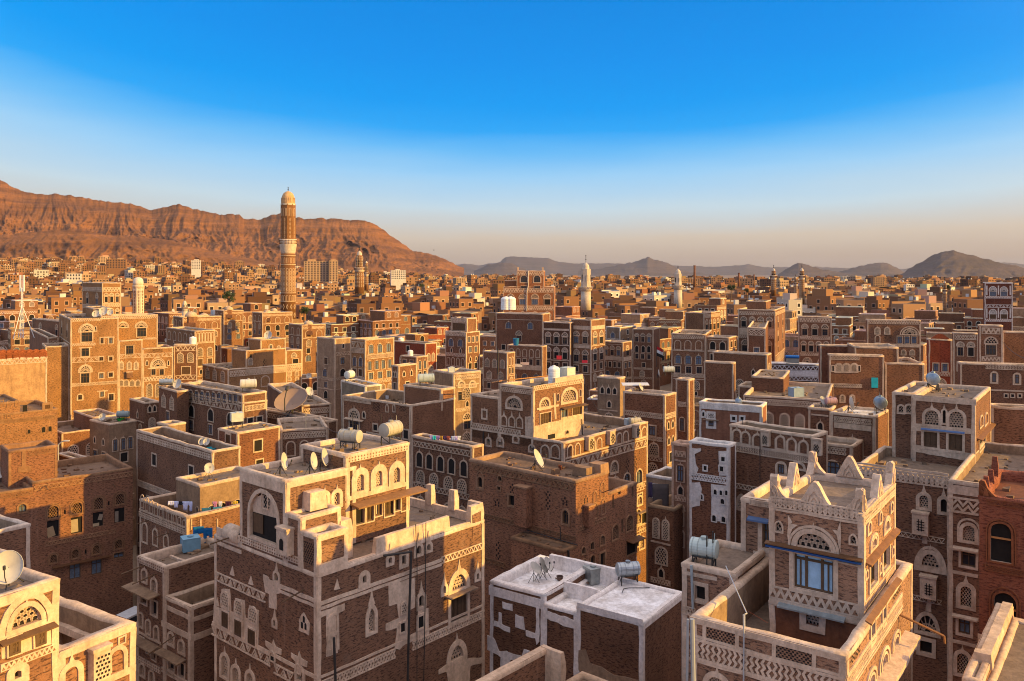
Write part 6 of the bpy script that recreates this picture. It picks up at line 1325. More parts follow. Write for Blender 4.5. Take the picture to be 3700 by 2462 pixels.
# domes of the small mosque
def dome(label, x, y, w, Y, drum=1.2):
    p = at(D(x, y), Y); r = w/2/FQ*Y; o = root('low_dome', label, 'dome', (p.x, p.y, p.z-r*.9-drum), 0, 'low plaster domes')
    mb = MB(); mb.lathe([(r*math.cos(t*.157), drum+r*.85*math.sin(t*.157)) for t in range(10)]+[(.05, drum+r*.95)], 22); obj('dome_shell', mb.mesh('dome_shell', ['pl'], True), o, None, (.98, .88, .72))
    mb = MB(); mb.lathe([(r*1.03, -.3), (r*1.03, drum)], 8); mb.box(-r*1.2, r*1.2, -r*1.2, r*1.2, -1.2, -.21); obj('drum', mb.mesh('drum', ['brick']), o, None, (1, .85, .7)); keep((x-w/2)/3.0019, (x+w/2)/3.0019, Y, 604.9+(y+w*.12)/3.0019)
for i, (x, y, w, Y) in enumerate(((1320, 335, 84, 205), (1408, 346, 74, 215), (1580, 298, 60, 250), (1845, 322, 50, 235), (1893, 312, 46, 245), (2130, 398, 64, 195))):
    dome(['wide pale dome beside the small white minaret', 'second pale dome right of the small white minaret', 'pale dome below the dark tree', 'left of two small domes before the tall minaret', 'right of two small domes before the tall minaret', 'brick dome right of the tall minaret base'][i], x, y, w, Y)
for lb, x, y, Y, w, n in (('low ochre mosque hall under the two pale domes, left', 1262, 375, 203, 9.5, 3), ('low brown hall carrying the pale dome below the dark tree', 1545, 330, 248, 6, 2), ('low brown hall under the two small domes before the tall minaret', 1812, 345, 233, 9, 3), ('low brown hall under the brick dome right of the tall minaret base', 2085, 428, 193, 6, 2)):
    h = House(lb, D(x, y), Y, 3600, D, (1.1, .95, .72), (1, .9, .75), name='mosque_hall', cat='mosque'); h.z = h.fr.z; b = h.box(0, w, 0, 7, ground_z(*h.fr.o)-4, h.z, .3); b.R.rows(f'_.3 t.6 N{n} - A{n} R{n} A{n}', .3, w-.3, h.z-.2); b.L.rows('_.4 N2 - A2 R2', -6.7, -.3, h.z-.2); foot(h, b)
# lattice mast on the left
p = at(D(152, 520), 152); o = root('telecom_mast', 'white telecom mast with guy legs and panel antennas, left', 'mast', p)
h_ = 435/FQ*152; mb = MB()
for a in (0, 2.1, 4.2):
    mb.tube((.25*math.cos(a), .25*math.sin(a), 0), (.12*math.cos(a), .12*math.sin(a), h_*.8), .05)
for i in range(24): z = h_*.8*i/24; mb.tube((.25*math.cos(i*2.1), .25*math.sin(i*2.1), z), (.2*math.cos((i+1)*2.1), .2*math.sin((i+1)*2.1), z+h_*.033), .03)
obj('lattice_pole', mb.mesh('lattice_pole', ['paint']), o, None, (.8, .78, .74))
for a in (.3, 2.4, 4.5): mb = MB(); mb.tube((2.0*math.cos(a), 2.0*math.sin(a), 0), (0, 0, h_*.52), .06); obj('stay_leg', mb.mesh('stay_leg', ['paint']), o, None, (.8, .78, .74))
for x in (-.3, .3): mb = MB(); mb.box(x-.13, x+.13, -.1, .1, h_*.74, h_*1.0); obj('panel_antenna', mb.mesh('panel_antenna', ['paint']), o, None, (.85, .83, .8))
keep(45, 58, 152, 770)
# trees
def tree(label, x, y0, y1, w, Y, col=(.05, .075, .03)):
    p = at(D(x, y1), Y); hh = (y1-y0)/FQ*Y; r = w/2/FQ*Y; o = root('broad_tree', label, 'tree', p, 0, 'trees among the roofs')
    mb = MB(); mb.tube((0, 0, -4), (0, 0, hh*.5), .3, 0, 7, .15)
    for a in range(5): mb.tube((0, 0, hh*.25), (r*.6*math.cos(a*1.26), r*.6*math.sin(a*1.26), hh*.65), .14, 0, 5, .05)
    obj('trunk', mb.mesh('trunk', ['wood']), o); mb = MB(); R_ = random.Random(int(x))
    cl = [(R_.uniform(-.7, .7)*r, R_.uniform(-.7, .7)*r, hh*R_.uniform(.3, .85), r*R_.uniform(.25, .5)) for _ in range(13)]
    for _ in range(1500):
        c = R_.choice(cl); v = Vector((R_.gauss(0, 1), R_.gauss(0, 1), R_.gauss(0, 1))).normalized()*c[3]*R_.uniform(.6, 1.08); q = Vector(c[:3])+v; s_ = r*.075
        a = Vector((R_.gauss(0, 1), R_.gauss(0, 1), R_.gauss(0, 1))).normalized(); b = a.cross(v.normalized()+Vector((.01, 0, 0))).normalized(); mb.face([q-a*s_, q+b*s_*.6, q+a*s_, q-b*s_*.6])
    obj('crown', mb.mesh('crown', [MT['leaf']]), o, None, col); keep((x-w/2)/3.0019, (x+w/2)/3.0019, Y, 604.9+(y1-10)/3.0019)
MT['leaf'] = plain_mat('leaves', (1, 1, 1), .8, 0, .4, 1.2)
for a in (('broad dark green tree against lit houses left of the tall minaret', 1582, 195, 285, 92, 255), ('dark round tree on the right of the white minarets', 5050, 148, 205, 66, 430), ('small dark tree among grey blocks, right', 5160, 175, 215, 40, 430), ('low green bushes tree right of the tall minaret foot', 2100, 300, 365, 80, 290), ('dark tree below the right hill', 6540, 158, 180, 60, 620), ('small tree left of the ornate red tower', 2910, 140, 172, 36, 480)): tree(*a)

# ---------------------------------------------------------------- the rest of the old town: one house after another
def pxr(h):
    xs = []
    for b in h.boxes:
        for u_ in (b.u0, b.u1):
            for w_ in (b.w0, b.w1): q = h.fr.world(u_, w_, 0); xs.append(CX+q.x/max(q.y, 1)*FQ)
    return min(xs), max(xs)
for h in HOUSES:
    x0, x1 = pxr(h); Yh_ = h.fr.o[1]; zt = max(b.z1 for b in h.boxes if b.w0 < 2 or b.u0 < 2); g_ = ground_z(*h.fr.o)
    if Yh_ > 90: KEEP.append((x0, x1, Yh_, HY+(H-(zt-(zt-g_)*.6))/Yh_*FQ))
RN = random.Random(5); CAND = []
Yc = 112
while Yc < 2900:
    step = max(13, Yc*.042); x = -Yc*.68
    while x < Yc*.68:
        w = RN.uniform(6.5, 12.5)*(1 if Yc < 700 else 1.0+Yc/2200); d = RN.uniform(6.5, 12)*(1 if Yc < 700 else 1.0+Yc/2500)
        X, Y = x+w/2, Yc+RN.uniform(-.3, .3)*step; px = CX+X/Y*FQ; g_ = ground_z(X, Y)
        hgt = RN.choice((6, 8, 9, 10, 11, 12, 13, 14, 17))*(1 if Yc > 260 else .95)+RN.uniform(-1, 1)
        if Yc > 900: hgt *= RN.choice((.5, .7, .9, 1.25))
        z = g_+hgt; hw = w/Y*FQ*.62; ok = True
        for (a, b, Yk, yb) in KEEP:
            if Yk > Y and px+hw > a and px-hw < b: z = min(z, H-(yb-HY)*Y/FQ)
        if z < g_+4: ok = False
        if ok and Yc < 420:
            for (fx, fy, fr_) in FOOT:
                if (X-fx)**2+(Y+d/2-fy)**2 < (fr_+max(w, d)*.52)**2: ok = False; break
        if ok: CAND.append((Y, X, z, w, d, px, g_)); 
        if ok and Yc < 420: FOOT.append((X, Y+d/2, max(w, d)*.45))
        x += w+RN.choice((.2, .3, .5, 3.0) if Yc < 500 else (.5, 1, 6, 16))*(1 if Yc < 700 else 1.5)
    Yc += step
CAND.sort(); NIND = 300-len(HOUSES)-4
HUE = [('ochre', (1.1, .9, .68)), ('brown', (.95, .76, .62)), ('tan', (1.08, .92, .78)), ('reddish', (.98, .70, .56)), ('dark brown', (.78, .62, .52)), ('pale', (1.35, 1.2, 1.02))]
ZONE = [(150, 'at the left edge'), (300, 'left of the white-domed minaret'), (480, 'near the white-domed minaret'), (640, 'left of the tall minaret'), (770, 'right of the tall minaret'), (960, 'below the brown minarets'), (1150, 'left of the ornate red tower'), (1290, 'around the ornate red tower'), (1430, 'around the big white minaret'), (1600, 'near the smaller white minaret'), (1760, 'right of the white minarets'), (1900, 'below the slim tan minarets'), (2080, 'right of the slim minarets'), (9999, 'by the dark red tower')]
ORD = 'first second third fourth fifth sixth seventh eighth ninth tenth eleventh twelfth thirteenth fourteenth fifteenth sixteenth seventeenth eighteenth nineteenth twentieth'.split()
IND = []
for (Y, X, z, w, d, px, g_) in CAND[:NIND]:
    dx = px/S/1.5704; nm, hc = RN.choice(HUE[:5] if RN.random() < .85 else HUE[5:]); vr = RN.uniform(2600, 4600) if dx < 1000 else RN.uniform(1000, 2600)
    v = RN.uniform(.9, 1.1); col = [c*v for c in hc]; pc = [c*RN.uniform(.85, 1.05) for c in (1.05, .95, .82)]
    p = (CX+X/Y*FQ, HY+(H-z)/Y*FQ); red_ = nm == 'reddish' and RN.random() < .25
    h = House('', p, Y, vr, D, col, pc, bm='red' if red_ else ('mud' if nm == 'pale' else 'brick'), pm='wh' if RN.random() < .18 else 'pl', name='town_house', group='old town houses beyond the foreground'); h.z = z
    b = h.box(0, w, 0, d, g_-5, z, RN.uniform(.25, .8), trim=Y < 190, cap=RN.choice((None, None, 'mud'))); k = RN.uniform(1.0, 1.3)
    tops = []
    if RN.random() < .75:
        a = RN.uniform(.35, .65); hh = RN.uniform(1.8, 3.4); lim = 99
        for (q0, q1, Yk, yb) in KEEP:
            if Yk > Y and px+w/Y*FQ > q0 and px-w/Y*FQ < q1: lim = min(lim, H-(yb-HY)*Y/FQ)
        if z+hh < lim: t_ = h.box(w*a, w-.01, .02, d*RN.uniform(.5, .9), z-1, z+hh, .3, trim=False); t_.R.rows('_.2 A1' if w < 9 else '_.2 A2', w*a+.2, w-.3, z+hh, z-.2, 1)
        tops.append('roof room')
    fl = RN.random(); nR, nL = max(1, int(w/2.5)), max(1, int(d/2.5))
    for f, n, a0, a1 in ((b.R, nR, .3, w-.3), (b.L, nL, -d+.3, -.3)):
        vis = z-g_
        if Y < 235: sp = RN.choice((f'_.3 t.6 W{n} - A{n} R{n}', f'_.4 A{n} d.6 W{n} z.5 R{n}', f'_1 R{n} _ P{n} _ R{n}', f'_.3 N{n+1} z.6 A{n} R{n}', f'_1.5 A{n} - R{n}'))
        else: sp = RN.choice((f'_.2 t.6 W{n} - A{n} R{n}', f'_.3 z.6 A{n} - R{n} A{n}', f'_.6 A{n} - R{n} - R{n}', f'_.5 R{n} - A{n} R{n}'))
        f.rows(sp, a0, a1, z-.2, g_+(vis*.25), k)
    IND.append((h, dx, Y, nm, 'tall' if z-g_ > 13 else 'low' if z-g_ < 9 else '', tops))
for q, (h, dx, Y, nm, hi, tops) in enumerate(IND):     # dishes and tanks on these roofs, too small and alike to tell apart
    if q % 3 == 0:
        b = h.boxes[0]; P_ = h.fr.world(b.u0+(b.u1-b.u0)*RN.uniform(.15, .85), b.w0+(b.w1-b.w0)*RN.uniform(.1, .5), b.z1-b.par)
        if len(h.boxes) == 1: dish('white satellite dish on a middle-distance house roof', P_, RN.uniform(.9, 1.3), RN.uniform(-20, 60), 25, hgt=.8, group='satellite dishes on middle-distance roofs')
    elif q % 7 == 1 and len(h.boxes) == 1:
        b = h.boxes[0]; P_ = h.fr.world(b.u0+(b.u1-b.u0)*RN.uniform(.2, .8), b.w0+(b.w1-b.w0)*RN.uniform(.2, .6), b.z1-b.par); tank_h('drum water tank on a middle-distance house roof', P_, RN.random()*3, 1.5, .45, .5, RN.choice(((.4, .45, .42), (.75, .72, .65), (.8, .8, .8))), group='drum tanks on middle-distance roofs')
grp = {}
for it in IND:
    zn = next(s_ for m_x, s_ in ZONE if it[1] < m_x); row = 'front' if it[2] < 190 else 'middle' if it[2] < 270 else 'back'; it += (zn, row); grp.setdefault((it[3], zn, row), []).append(it)
for key, L_ in grp.items():
    L_.sort(key=lambda q: q[1])
    for i, it in enumerate(L_):
        nm, zn, row = key; tail = f', {ORD[i]} from left, {row} row' if len(L_) > 1 else f', {row} row'
        it[0].root['label'] = f"{it[4]+' ' if it[4] else ''}{nm} house {zn}{tail}"
# everything farther: one mass of houses
m, nt, bs = mat('far_houses', .9); n = NT(nt); ca = n.n('ShaderNodeVertexColor', layer_name='Col'); nt.links.new(ca.outputs[0], bs.inputs['Base Color'])
V, Fc, Kc = [], [], []
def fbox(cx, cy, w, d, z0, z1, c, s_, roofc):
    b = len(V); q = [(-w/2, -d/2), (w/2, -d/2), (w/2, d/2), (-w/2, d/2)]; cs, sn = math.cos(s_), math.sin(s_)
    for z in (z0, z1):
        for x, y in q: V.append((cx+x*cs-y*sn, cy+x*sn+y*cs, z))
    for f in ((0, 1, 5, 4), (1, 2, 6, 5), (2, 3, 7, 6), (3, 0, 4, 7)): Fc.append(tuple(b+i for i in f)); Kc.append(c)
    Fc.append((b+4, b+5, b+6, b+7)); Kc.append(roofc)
def fwin(cx, cy, w, d, z0, z1, s_, Y, c, wc):
    cs, sn = math.cos(s_), math.sin(s_); nf = max(1, int((z1-z0-2)/3.2))
    for side in (0, 1, 3):
        L = w if side == 0 else d; k = max(1, min(5, int(L/3.0)))
        for i in range(k):
            for j in range(min(nf, 4)):
                if RN.random() < .15: continue
                a = L*((i+.5)/k-.5); zz = z1-1.0-3.2*j-1.5; hw, hh = .5+Y/3500, .65+Y/3500
                for e, o_, cc_ in ((1.5, .04, c), (1, .08, wc)) if Y < 900 else ((1, .06, wc),):
                    b = len(V)
                    for aa, z in ((a-hw*e, zz-hh*e), (a+hw*e, zz-hh*e), (a+hw*e, zz+hh*e), (a-hw*e, zz+hh*e)):
                        x, y = (aa, -d/2-o_) if side == 0 else (w/2+o_, aa) if side == 1 else (-w/2-o_, aa); V.append((cx+x*cs-y*sn, cy+x*sn+y*cs, z))
                    Fc.append((b, b+1, b+2, b+3)); Kc.append(cc_)
for (Y, X, z, w, d, px, g_) in CAND[NIND:]:
    r_ = RN.random(); v = RN.uniform(.75, 1.15)
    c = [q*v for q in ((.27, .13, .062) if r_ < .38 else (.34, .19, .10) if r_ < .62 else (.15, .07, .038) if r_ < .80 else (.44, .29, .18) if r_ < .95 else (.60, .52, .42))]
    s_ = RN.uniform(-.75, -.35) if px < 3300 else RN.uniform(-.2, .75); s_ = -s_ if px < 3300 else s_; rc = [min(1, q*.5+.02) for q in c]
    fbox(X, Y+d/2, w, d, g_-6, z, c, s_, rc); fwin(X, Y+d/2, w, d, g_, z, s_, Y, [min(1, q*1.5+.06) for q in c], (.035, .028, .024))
    if RN.random() < .6: ww = w*RN.uniform(.3, .6); cs, sn = math.cos(s_), math.sin(s_); ox = (w-ww)*RN.uniform(-.4, .4); hh = RN.uniform(1.5, 3.5); fbox(X+ox*cs, Y+d/2+ox*sn, ww, d*.6, z-.1, z+hh, [q*RN.uniform(.9, 1.2) for q in c], s_, rc)
    if RN.random() < .5:
        for _ in range(2): fbox(X+RN.uniform(-.3, .3)*w, Y+d/2+RN.uniform(-.3, .3)*d, 1.4, 1.4, z-.1, z+1.6, (.62, .6, .56), s_, (.62, .6, .56))
    # roof parapets catch light and shade
    cs, sn = math.cos(s_), math.sin(s_)
    for q in (0, 1):
        if Y < 1400: x, y = ((w/2-.2, 0) if q == 0 else (0, d/2-.2)); fbox(X+x*cs-y*sn, Y+d/2+x*sn+y*cs, .4 if q == 0 else w, d if q == 0 else .4, z-.1, z+.8, c, s_, rc)
me = bpy.data.meshes.new('far_town'); me.from_pydata(V, [], Fc); me.materials.append(m)
at_ = me.color_attributes.new('Col', 'FLOAT_COLOR', 'CORNER'); import itertools
at_.data.foreach_set('color', list(itertools.chain.from_iterable((*c, 1)*len(f) for c, f in zip(Kc, Fc))))
tag(obj('far_town_houses', me), 'mass of small brown and white houses fading toward the mountains', 'far houses', kind='stuff')
# haze: one closed box of pale air round everything
mh = bpy.data.materials.new('haze'); mh.use_nodes = True; N_ = mh.node_tree.nodes; N_.clear(); pv = N_.new('ShaderNodeVolumePrincipled'); ou = N_.new('ShaderNodeOutputMaterial'); mh.node_tree.links.new(pv.outputs[0], ou.inputs['Volume'])
pv.inputs['Color'].default_value = (.54, .60, .76, 1); pv.inputs['Density'].default_value = HAZE = 1.7e-5; pv.inputs['Anisotropy'].default_value = .2
mb = MB(); mb.box(-24000, 24000, -400, 27500, -9, 520); ho = tag(obj('haze', mb.mesh('haze', [mh])), 'pale dusty haze over the far town and hills', 'haze', kind='stuff')
# ---------------------------------------------------------------- things on the roofs
def seat(p, dz=0.0, ymin=0):
    """the nearest roof deck seen at (or a little above or below) a photo point"""
    for dy in (0, 6, -6, 12, -12, 20, -20, 30, -30, 42, 56, -42, 72, 90, 110):
        for dx in (0, -10, 10, -25, 25):
            q = (p[0]+dx, p[1]+dy); r = ray(q); best = None
            for h in HOUSES:
                for b in h.boxes:
                    zf = b.z1-b.par
                    if zf > H-.5 or zf-b.z0 < .5: continue
                    u, w = h.fr.W(q, zf); t = (zf-H)/r[2]
                    if t > ymin and b.u0+.35 <= u <= b.u1-.35 and b.w0+.35 <= w <= b.w1-.35 and (best is None or t < best[0]) and not any(c is not b and c.u0 < u < c.u1 and c.w0 < w < c.w1 and c.z1 > b.z1 for c in h.boxes): best = (t, zf)
            if best: t = best[0]; return Vector((r[0]*t, t, best[1]+dz))
    print('NO SEAT', p); return at(p, 120)
for lb, p, d, kw in (
    ('left one of three big white dishes on the central house roof', A(1935, 150), .92, dict(az=84, el=10)), ('middle one of three big white dishes on the central house roof', A(2140, 145), .9, dict(az=80, el=10)), ('rear right one of three big white dishes on the central house roof', A(2215, 118), .95, dict(az=82, el=10)),
    ('large sunlit cream dish on the house in the bottom left corner', A(62, 905), 1.0, dict(az=20, el=20, hgt=.3)), ('white dish cut by the left edge beside the lit roof block', A(10, 190), 1.15, dict(az=10)), ('white dish on the roof behind the washing lines', A(1442, 160), .9, dict(az=30)),
    ('tall narrow dish on the plain central brick house', B(1338, 108), 1.5, dict(az=72, hgt=.35)), ('front dish of the cluster on the white roof', B(1330, 880), .9, dict(az=60, el=50)), ('tallest dish of the cluster on the white roof', B(1372, 860), 1.0, dict(az=75)), ('right dish of the cluster on the white roof', B(1408, 850), .95, dict(az=68)),
    ('huge tilted white dish on the step of the sunlit tower', D(878, 520), 3.1, dict(az=35, el=62, hgt=1.5)), ('round white dish on top of the sunlit tower', D(716, 366), 1.6, dict(az=10)), ('small half-hidden dish left on the sunlit tower roof', D(664, 362), 1.3, dict(az=10)), ('small dish right on the sunlit tower roof', D(762, 366), 1.1, dict(az=10)),
    ('upper white dish on a pole before the lattice windows', D(1284, 1112), .95, dict(az=0, hgt=2.6)), ('lower white dish on a pole before the lattice windows', D(1280, 1120), 1.1, dict(az=0, hgt=.6)), ('white dish left of the white colonnade', D(1232, 885), 1.2, dict(az=-10)), ('small white dish on the grey cube house', D(687, 1115), .95, dict(az=0)),
    ('left of two small dishes beside the turquoise basin', D(1398, 1285), .75, dict(az=0)), ('right of two small dishes beside the turquoise basin', D(1430, 1287), .75, dict(az=0)), ('enormous brown dish lying tilted on a grey roof', D(2045, 1060), 4.3, dict(az=-10, el=60, hgt=.1, col=(.30, .2, .14))),
    ('left of two white dishes on the wide cluttered terrace', E(264, 930), .9, {}), ('right of two white dishes on the wide cluttered terrace', E(288, 926), .95, {}), ('rusty tan dish on the wide cluttered terrace', E(208, 945), 1.5, dict(az=40, col=(.55, .40, .25))), ('left dish below the yellow roof room', E(835, 985), .9, dict(az=40)), ('right dish below the yellow roof room', E(868, 985), 1.1, dict(az=20)),
    ('left dish on the tin-shelter house roof', E(2060, 800), .9, dict(az=60)), ('right upright dish on the tin-shelter house roof', E(2184, 805), 1.1, dict(az=80, el=10)), ('white dish over the orange stepped brick house', D(1864, 540), 1.6, dict(az=0)), ('white dish at the foot of the grey blank wall', D(2131, 812), 1.2, dict(az=20)), ('pale dish on the brick wall before the grey roof box', E(-225, 935), 1.2, dict(az=40)),
    ('white dish on the pink house with whitewashed top', G(226, 968), .9, dict(az=80, el=10)), ('grey dish on the small stepped-plaster house', G(960, 1000), .9, dict(az=30, col=(.45, .44, .42))), ('upright dish on the flat whitewashed terrace', G(1148, 1040), 1.2, dict(az=84, el=10)), ('left sunlit dish on the orange stepped house roof edge', D(1888, 835), 1.2, dict(az=0)), ('grey dish on a far right roof', G(1820, 375), 1.6, dict(az=0, col=(.5, .5, .5)))):
    dish(lb, seat(p), d, **kw)
CRM = (.46, .41, .32)
tank_h('cream striped drum tank lying across the front of the central roof', seat(E(62, 1292)), rad(-22), 1.3, .38, .45, CRM); tank_h('cream drum tank seen end-on at the right of the central roof', seat(E(368, 1255)), rad(62), 1.45, .42, .55, CRM)
tank_h('shiny silver drum tank on the white roof', seat(B(1990, 850)), rad(12), 1.4, .42, .5, (.8, .85, .9), 'metal'); tank_b('grey metal box tank between the two white roofs', seat(B(1740, 885)), .5, .95, .95, .95, (.72, .74, .72), 'metal', .05)
tank_h('pale green drum tank on the annex beside the ornate tower', seat(Cc(150, 778)), rad(-28), 1.15, .40, .45, (.50, .58, .54)); tank_v('white ribbed plastic tank on the lit hall roof', Kh.fr.world(uk*.60, wk+1.3, zk-.3), .6, 1.9); tank_b('grey-green box tank beside the white ribbed tank', Kh.fr.world(uk*.86, wk+1.2, zk-.3), .75, 1.2, 1.1, 1.5, (.58, .60, .52), 'paint', .06)
tank_b('blue box tank on the divided dark roof', seat(A(1290, 612)), .55, 1.1, 1.0, .85, (.18, .33, .42), 'paint', .1); tank_b('grey box tank on legs above the maroon-door hut', seat(D(1635, 1118)), .5, 1.2, 1.0, .9, (.56, .57, .50), 'paint', .7); tank_h('dark green drum tank on the grey cube house', seat(D(850, 1092)), .1, 1.5, .42, .5, (.28, .33, .31))
for lb, p, rz, L, R_, c, m in (('big grey-green drum tank on the cluttered terrace edge', E(595, 850), .2, 1.8, .5, (.42, .48, .46), 'paint'), ('painted drum tank end-on by the grey roof box', E(48, 845), 1.2, 1.2, .5, (.75, .72, .6), 'paint'), ('white drum tank over the white colonnade house', D(1740, 880), .3, 1.9, .55, (.6, .57, .5), 'paint'), ('silver drum tank left of the white colonnade', D(1150, 870), .1, 1.7, .4, (.8, .8, .8), 'metal'),
    ('left silver drum on the pink whitewashed house', G(172, 975), 1.3, .9, .32, (.8, .85, .9), 'metal'), ('right silver drum on the pink whitewashed house', G(388, 975), 1.3, .9, .34, (.8, .85, .9), 'metal'), ('purple-rusted drum tank by the lattice-window house', G(1050, 1005), .1, 1.1, .36, (.42, .26, .28), 'paint'), ('big silver drum tank at the whitewashed terrace end', G(1392, 1062), 1.3, 1.0, .55, (.72, .8, .86), 'metal'),
    ('silver drum tank shining on the twin-lattice hall roof', G(1705, 885), 1.2, 1.0, .48, (.72, .8, .88), 'metal'), ('cream drum tank on the teal-door house back roof', G(1540, 790), .2, 1.2, .4, CRM, 'paint'), ('green drum tank against the blank ochre wall', G(2170, 590), .1, 1.6, .42, (.36, .42, .38), 'paint'), ('green drum tank on a roof beside the wide fan window house', G(1215, 500), .1, 1.8, .5, (.30, .36, .32), 'paint'),
    ('grey drum tank on the tin-shelter house roof', E(2262, 780), .1, 1.5, .42, (.50, .52, .48), 'paint'), ('cream drum tank on the arcaded terrace', E(2030, 1075), .3, 1.2, .36, CRM, 'paint'), ('dark drum tank beyond the ornate tower annex', Cc(10, 690), .1, 1.6, .42, (.10, .13, .17), 'paint')):
    tank_h(lb, seat(p, 0, 100 if 'teal' in lb or 'ochre' in lb or 'wide fan' in lb else 0), rz, L, R_, .5, c, m)
for lb, p, w, c in (('blue-grey box tank on the dark arcade wall', G(785, 940), 1.4, (.28, .36, .42)), ('small blue box tank beside the stepped brick house', G(570, 860), .9, (.30, .38, .44)), ('grey box tank on the arcaded terrace', E(2015, 1110), .9, (.50, .55, .55)), ('pale box tank behind the big drum on the cluttered roof', E(735, 800), .8, (.55, .58, .55)), ('white box under the telecom mast', D(95, 525), 1.1, (.8, .84, .9))):
    tank_b(lb, seat(p), .3, w, w*.8, w*.75, c, 'paint', .3)
for lb, p, R_, hh in (('left one of two white tanks below the red ornate tower', E(1138, 325), .75, 1.9), ('right one of two white tanks below the red ornate tower', E(1170, 325), .75, 1.9), ('white plastic tank on the pale arcade house', D(1332, 558), .62, 1.6), ('white plastic tank below the red battlements', E(478, 648), .5, 1.2), ('white plastic tank left of the red battlements', E(388, 540), .55, 1.3)): tank_v(lb, seat(p), R_, hh)
for i, (x, y) in enumerate(((1785, 960), (1800, 1030), (1822, 960))): tank_v(['left rear black plastic tank right of the lit hall', 'front black plastic tank right of the lit hall', 'right rear black plastic tank right of the lit hall'][i], seat(E(x, y+10)), .42, 1.2, (.02, .02, .022), 'black plastic tanks')
# washing
f = Hh.fr; a = f.world(*f.W(A(1165, 322), 16.95), 16.95); b = f.world(*f.W(A(1662, 322), 16.95), 16.95)
wire('washing line over the sunken terrace', [a, b], .012, 'washing_line', 'washing line', .12)
for i, (t, w, hh, c, k, n_) in enumerate(((.03, .45, .35, (.75, .76, .95), 0, 'white folded sheet at the left end'), (.10, .5, .55, (.72, .74, .95), 1, 'white shirt second from the left end'), (.17, .4, .3, (.02, .02, .03), 0, 'short black cloth between white shirts'), (.235, .55, .75, (.74, .76, .96), 1, 'long white robe'), (.32, .55, .8, (.70, .72, .93), 1, 'second long white robe, beside the black cloth'), (.395, .55, .42, (.03, .02, .02), 0, 'wide black cloth in the middle'), (.47, .5, .5, (.55, .62, .30), 0, 'yellow-green cloth'), (.54, .4, .5, (.22, .48, .14), 0, 'bright green cloth'), (.59, .3, .5, (.25, .25, .30), 1, 'striped grey shirt'), (.645, .35, .5, (.65, .28, .50), 1, 'pink shirt'), (.72, .3, .75, (.8, .8, .85), 1, 'white dress hung alone'), (.83, .5, .45, (.08, .02, .05), 0, 'dark red cloth near the right end'), (.93, .4, .45, (.70, .45, .05), 0, 'yellow cloth at the right end'))): garment(n_+' on the sunken terrace line', a, b, t, w, hh, c, k)
a2 = f.world(*f.W(A(1380, 372), 16.9), 16.9); b2 = f.world(*f.W(A(1600, 352), 16.9), 16.9); wire('lower washing line over the sunken terrace', [a2, b2], .01, 'washing_line', 'washing line', .05)
for t, c, n_ in ((.2, (.03, .13, .25), 'left dark blue trousers'), (.55, (.04, .18, .32), 'right dark blue trousers')): garment(n_+' on the lower terrace line', a2, b2, t, .7, .4, c, 0)
p0 = seat(A(1420, 640)); a = p0+Vector((-1.0, 0, 1.5)); b = p0+Vector((.35, .3, 1.2)); wire('short line holding blue clothes by the blue tank', [a, b], .012, 'washing_line', 'washing line'); garment('ragged bright blue cloth drooping beside the blue tank', a, b, .35, .7, .5, (.01, .14, .34), 0); garment('long blue trousers dangling beside the blue tank', a, b, .8, .6, 1.1, (.01, .12, .30), 2)
a, b = at(E(610, 1192), 71.5), at(E(825, 1196), 71.5); wire('washing line over the dark lattice-box house', [a, b], .012, 'washing_line', 'washing line', .1)
for t, c, k, n_ in ((.06, (.35, .3, .6), 1, 'lilac shirt'), (.14, (.05, .55, .55), 0, 'turquoise cloth'), (.27, (.3, .2, .5), 1, 'violet shirt'), (.4, (.45, .25, .05), 0, 'mustard cloth'), (.5, (.06, .03, .1), 0, 'dark purple cloth'), (.6, (.3, .08, .06), 1, 'dark red shirt'), (.76, (.5, .55, .75), 0, 'pale blue sheet'), (.86, (.55, .45, .75), 1, 'lavender shirt'), (.95, (.75, .75, .75), 1, 'white shirt')): garment(n_+' on the line of the dark lattice-box house', a, b, t, .34, .36, c, k)
a, b = at(B(2120, 190), 72), at(Cc(52, 232), 72); wire('rope with hanging carpets before the white ruin', [a, b], .015, 'washing_line', 'washing line', .1)
garment('big grey-brown blanket drooping to a point before the white ruin', a, b, .30, 1.4, 3.1, (.12, .095, .085), 0); garment('narrow purple cloth left of the grey-brown blanket', a, b, .05, .36, 1.3, (.07, .05, .10), 0); garment('yellow ochre cloth beside the patterned blanket', a, b, .92, .6, 1.1, (.42, .22, .03), 0)
m, nt, bs = mat('flowered_cloth'); n = NT(nt); vo = n.n('ShaderNodeTexVoronoi', {'Vector': n.n('ShaderNodeTexCoord').outputs['Object'], 'Scale': 4.5}); nt.links.new(n.ramp(vo.outputs['Distance'], [(.1, (.45, .02, .03)), (.3, (.03, .12, .35)), (.6, (.02, .08, .28))]), bs.inputs['Base Color']); MT['flower'] = m
garment('blue blanket with red flowers before the white ruin', a, b, .73, .65, 1.2, (1, 1, 1), 0, m='flower')
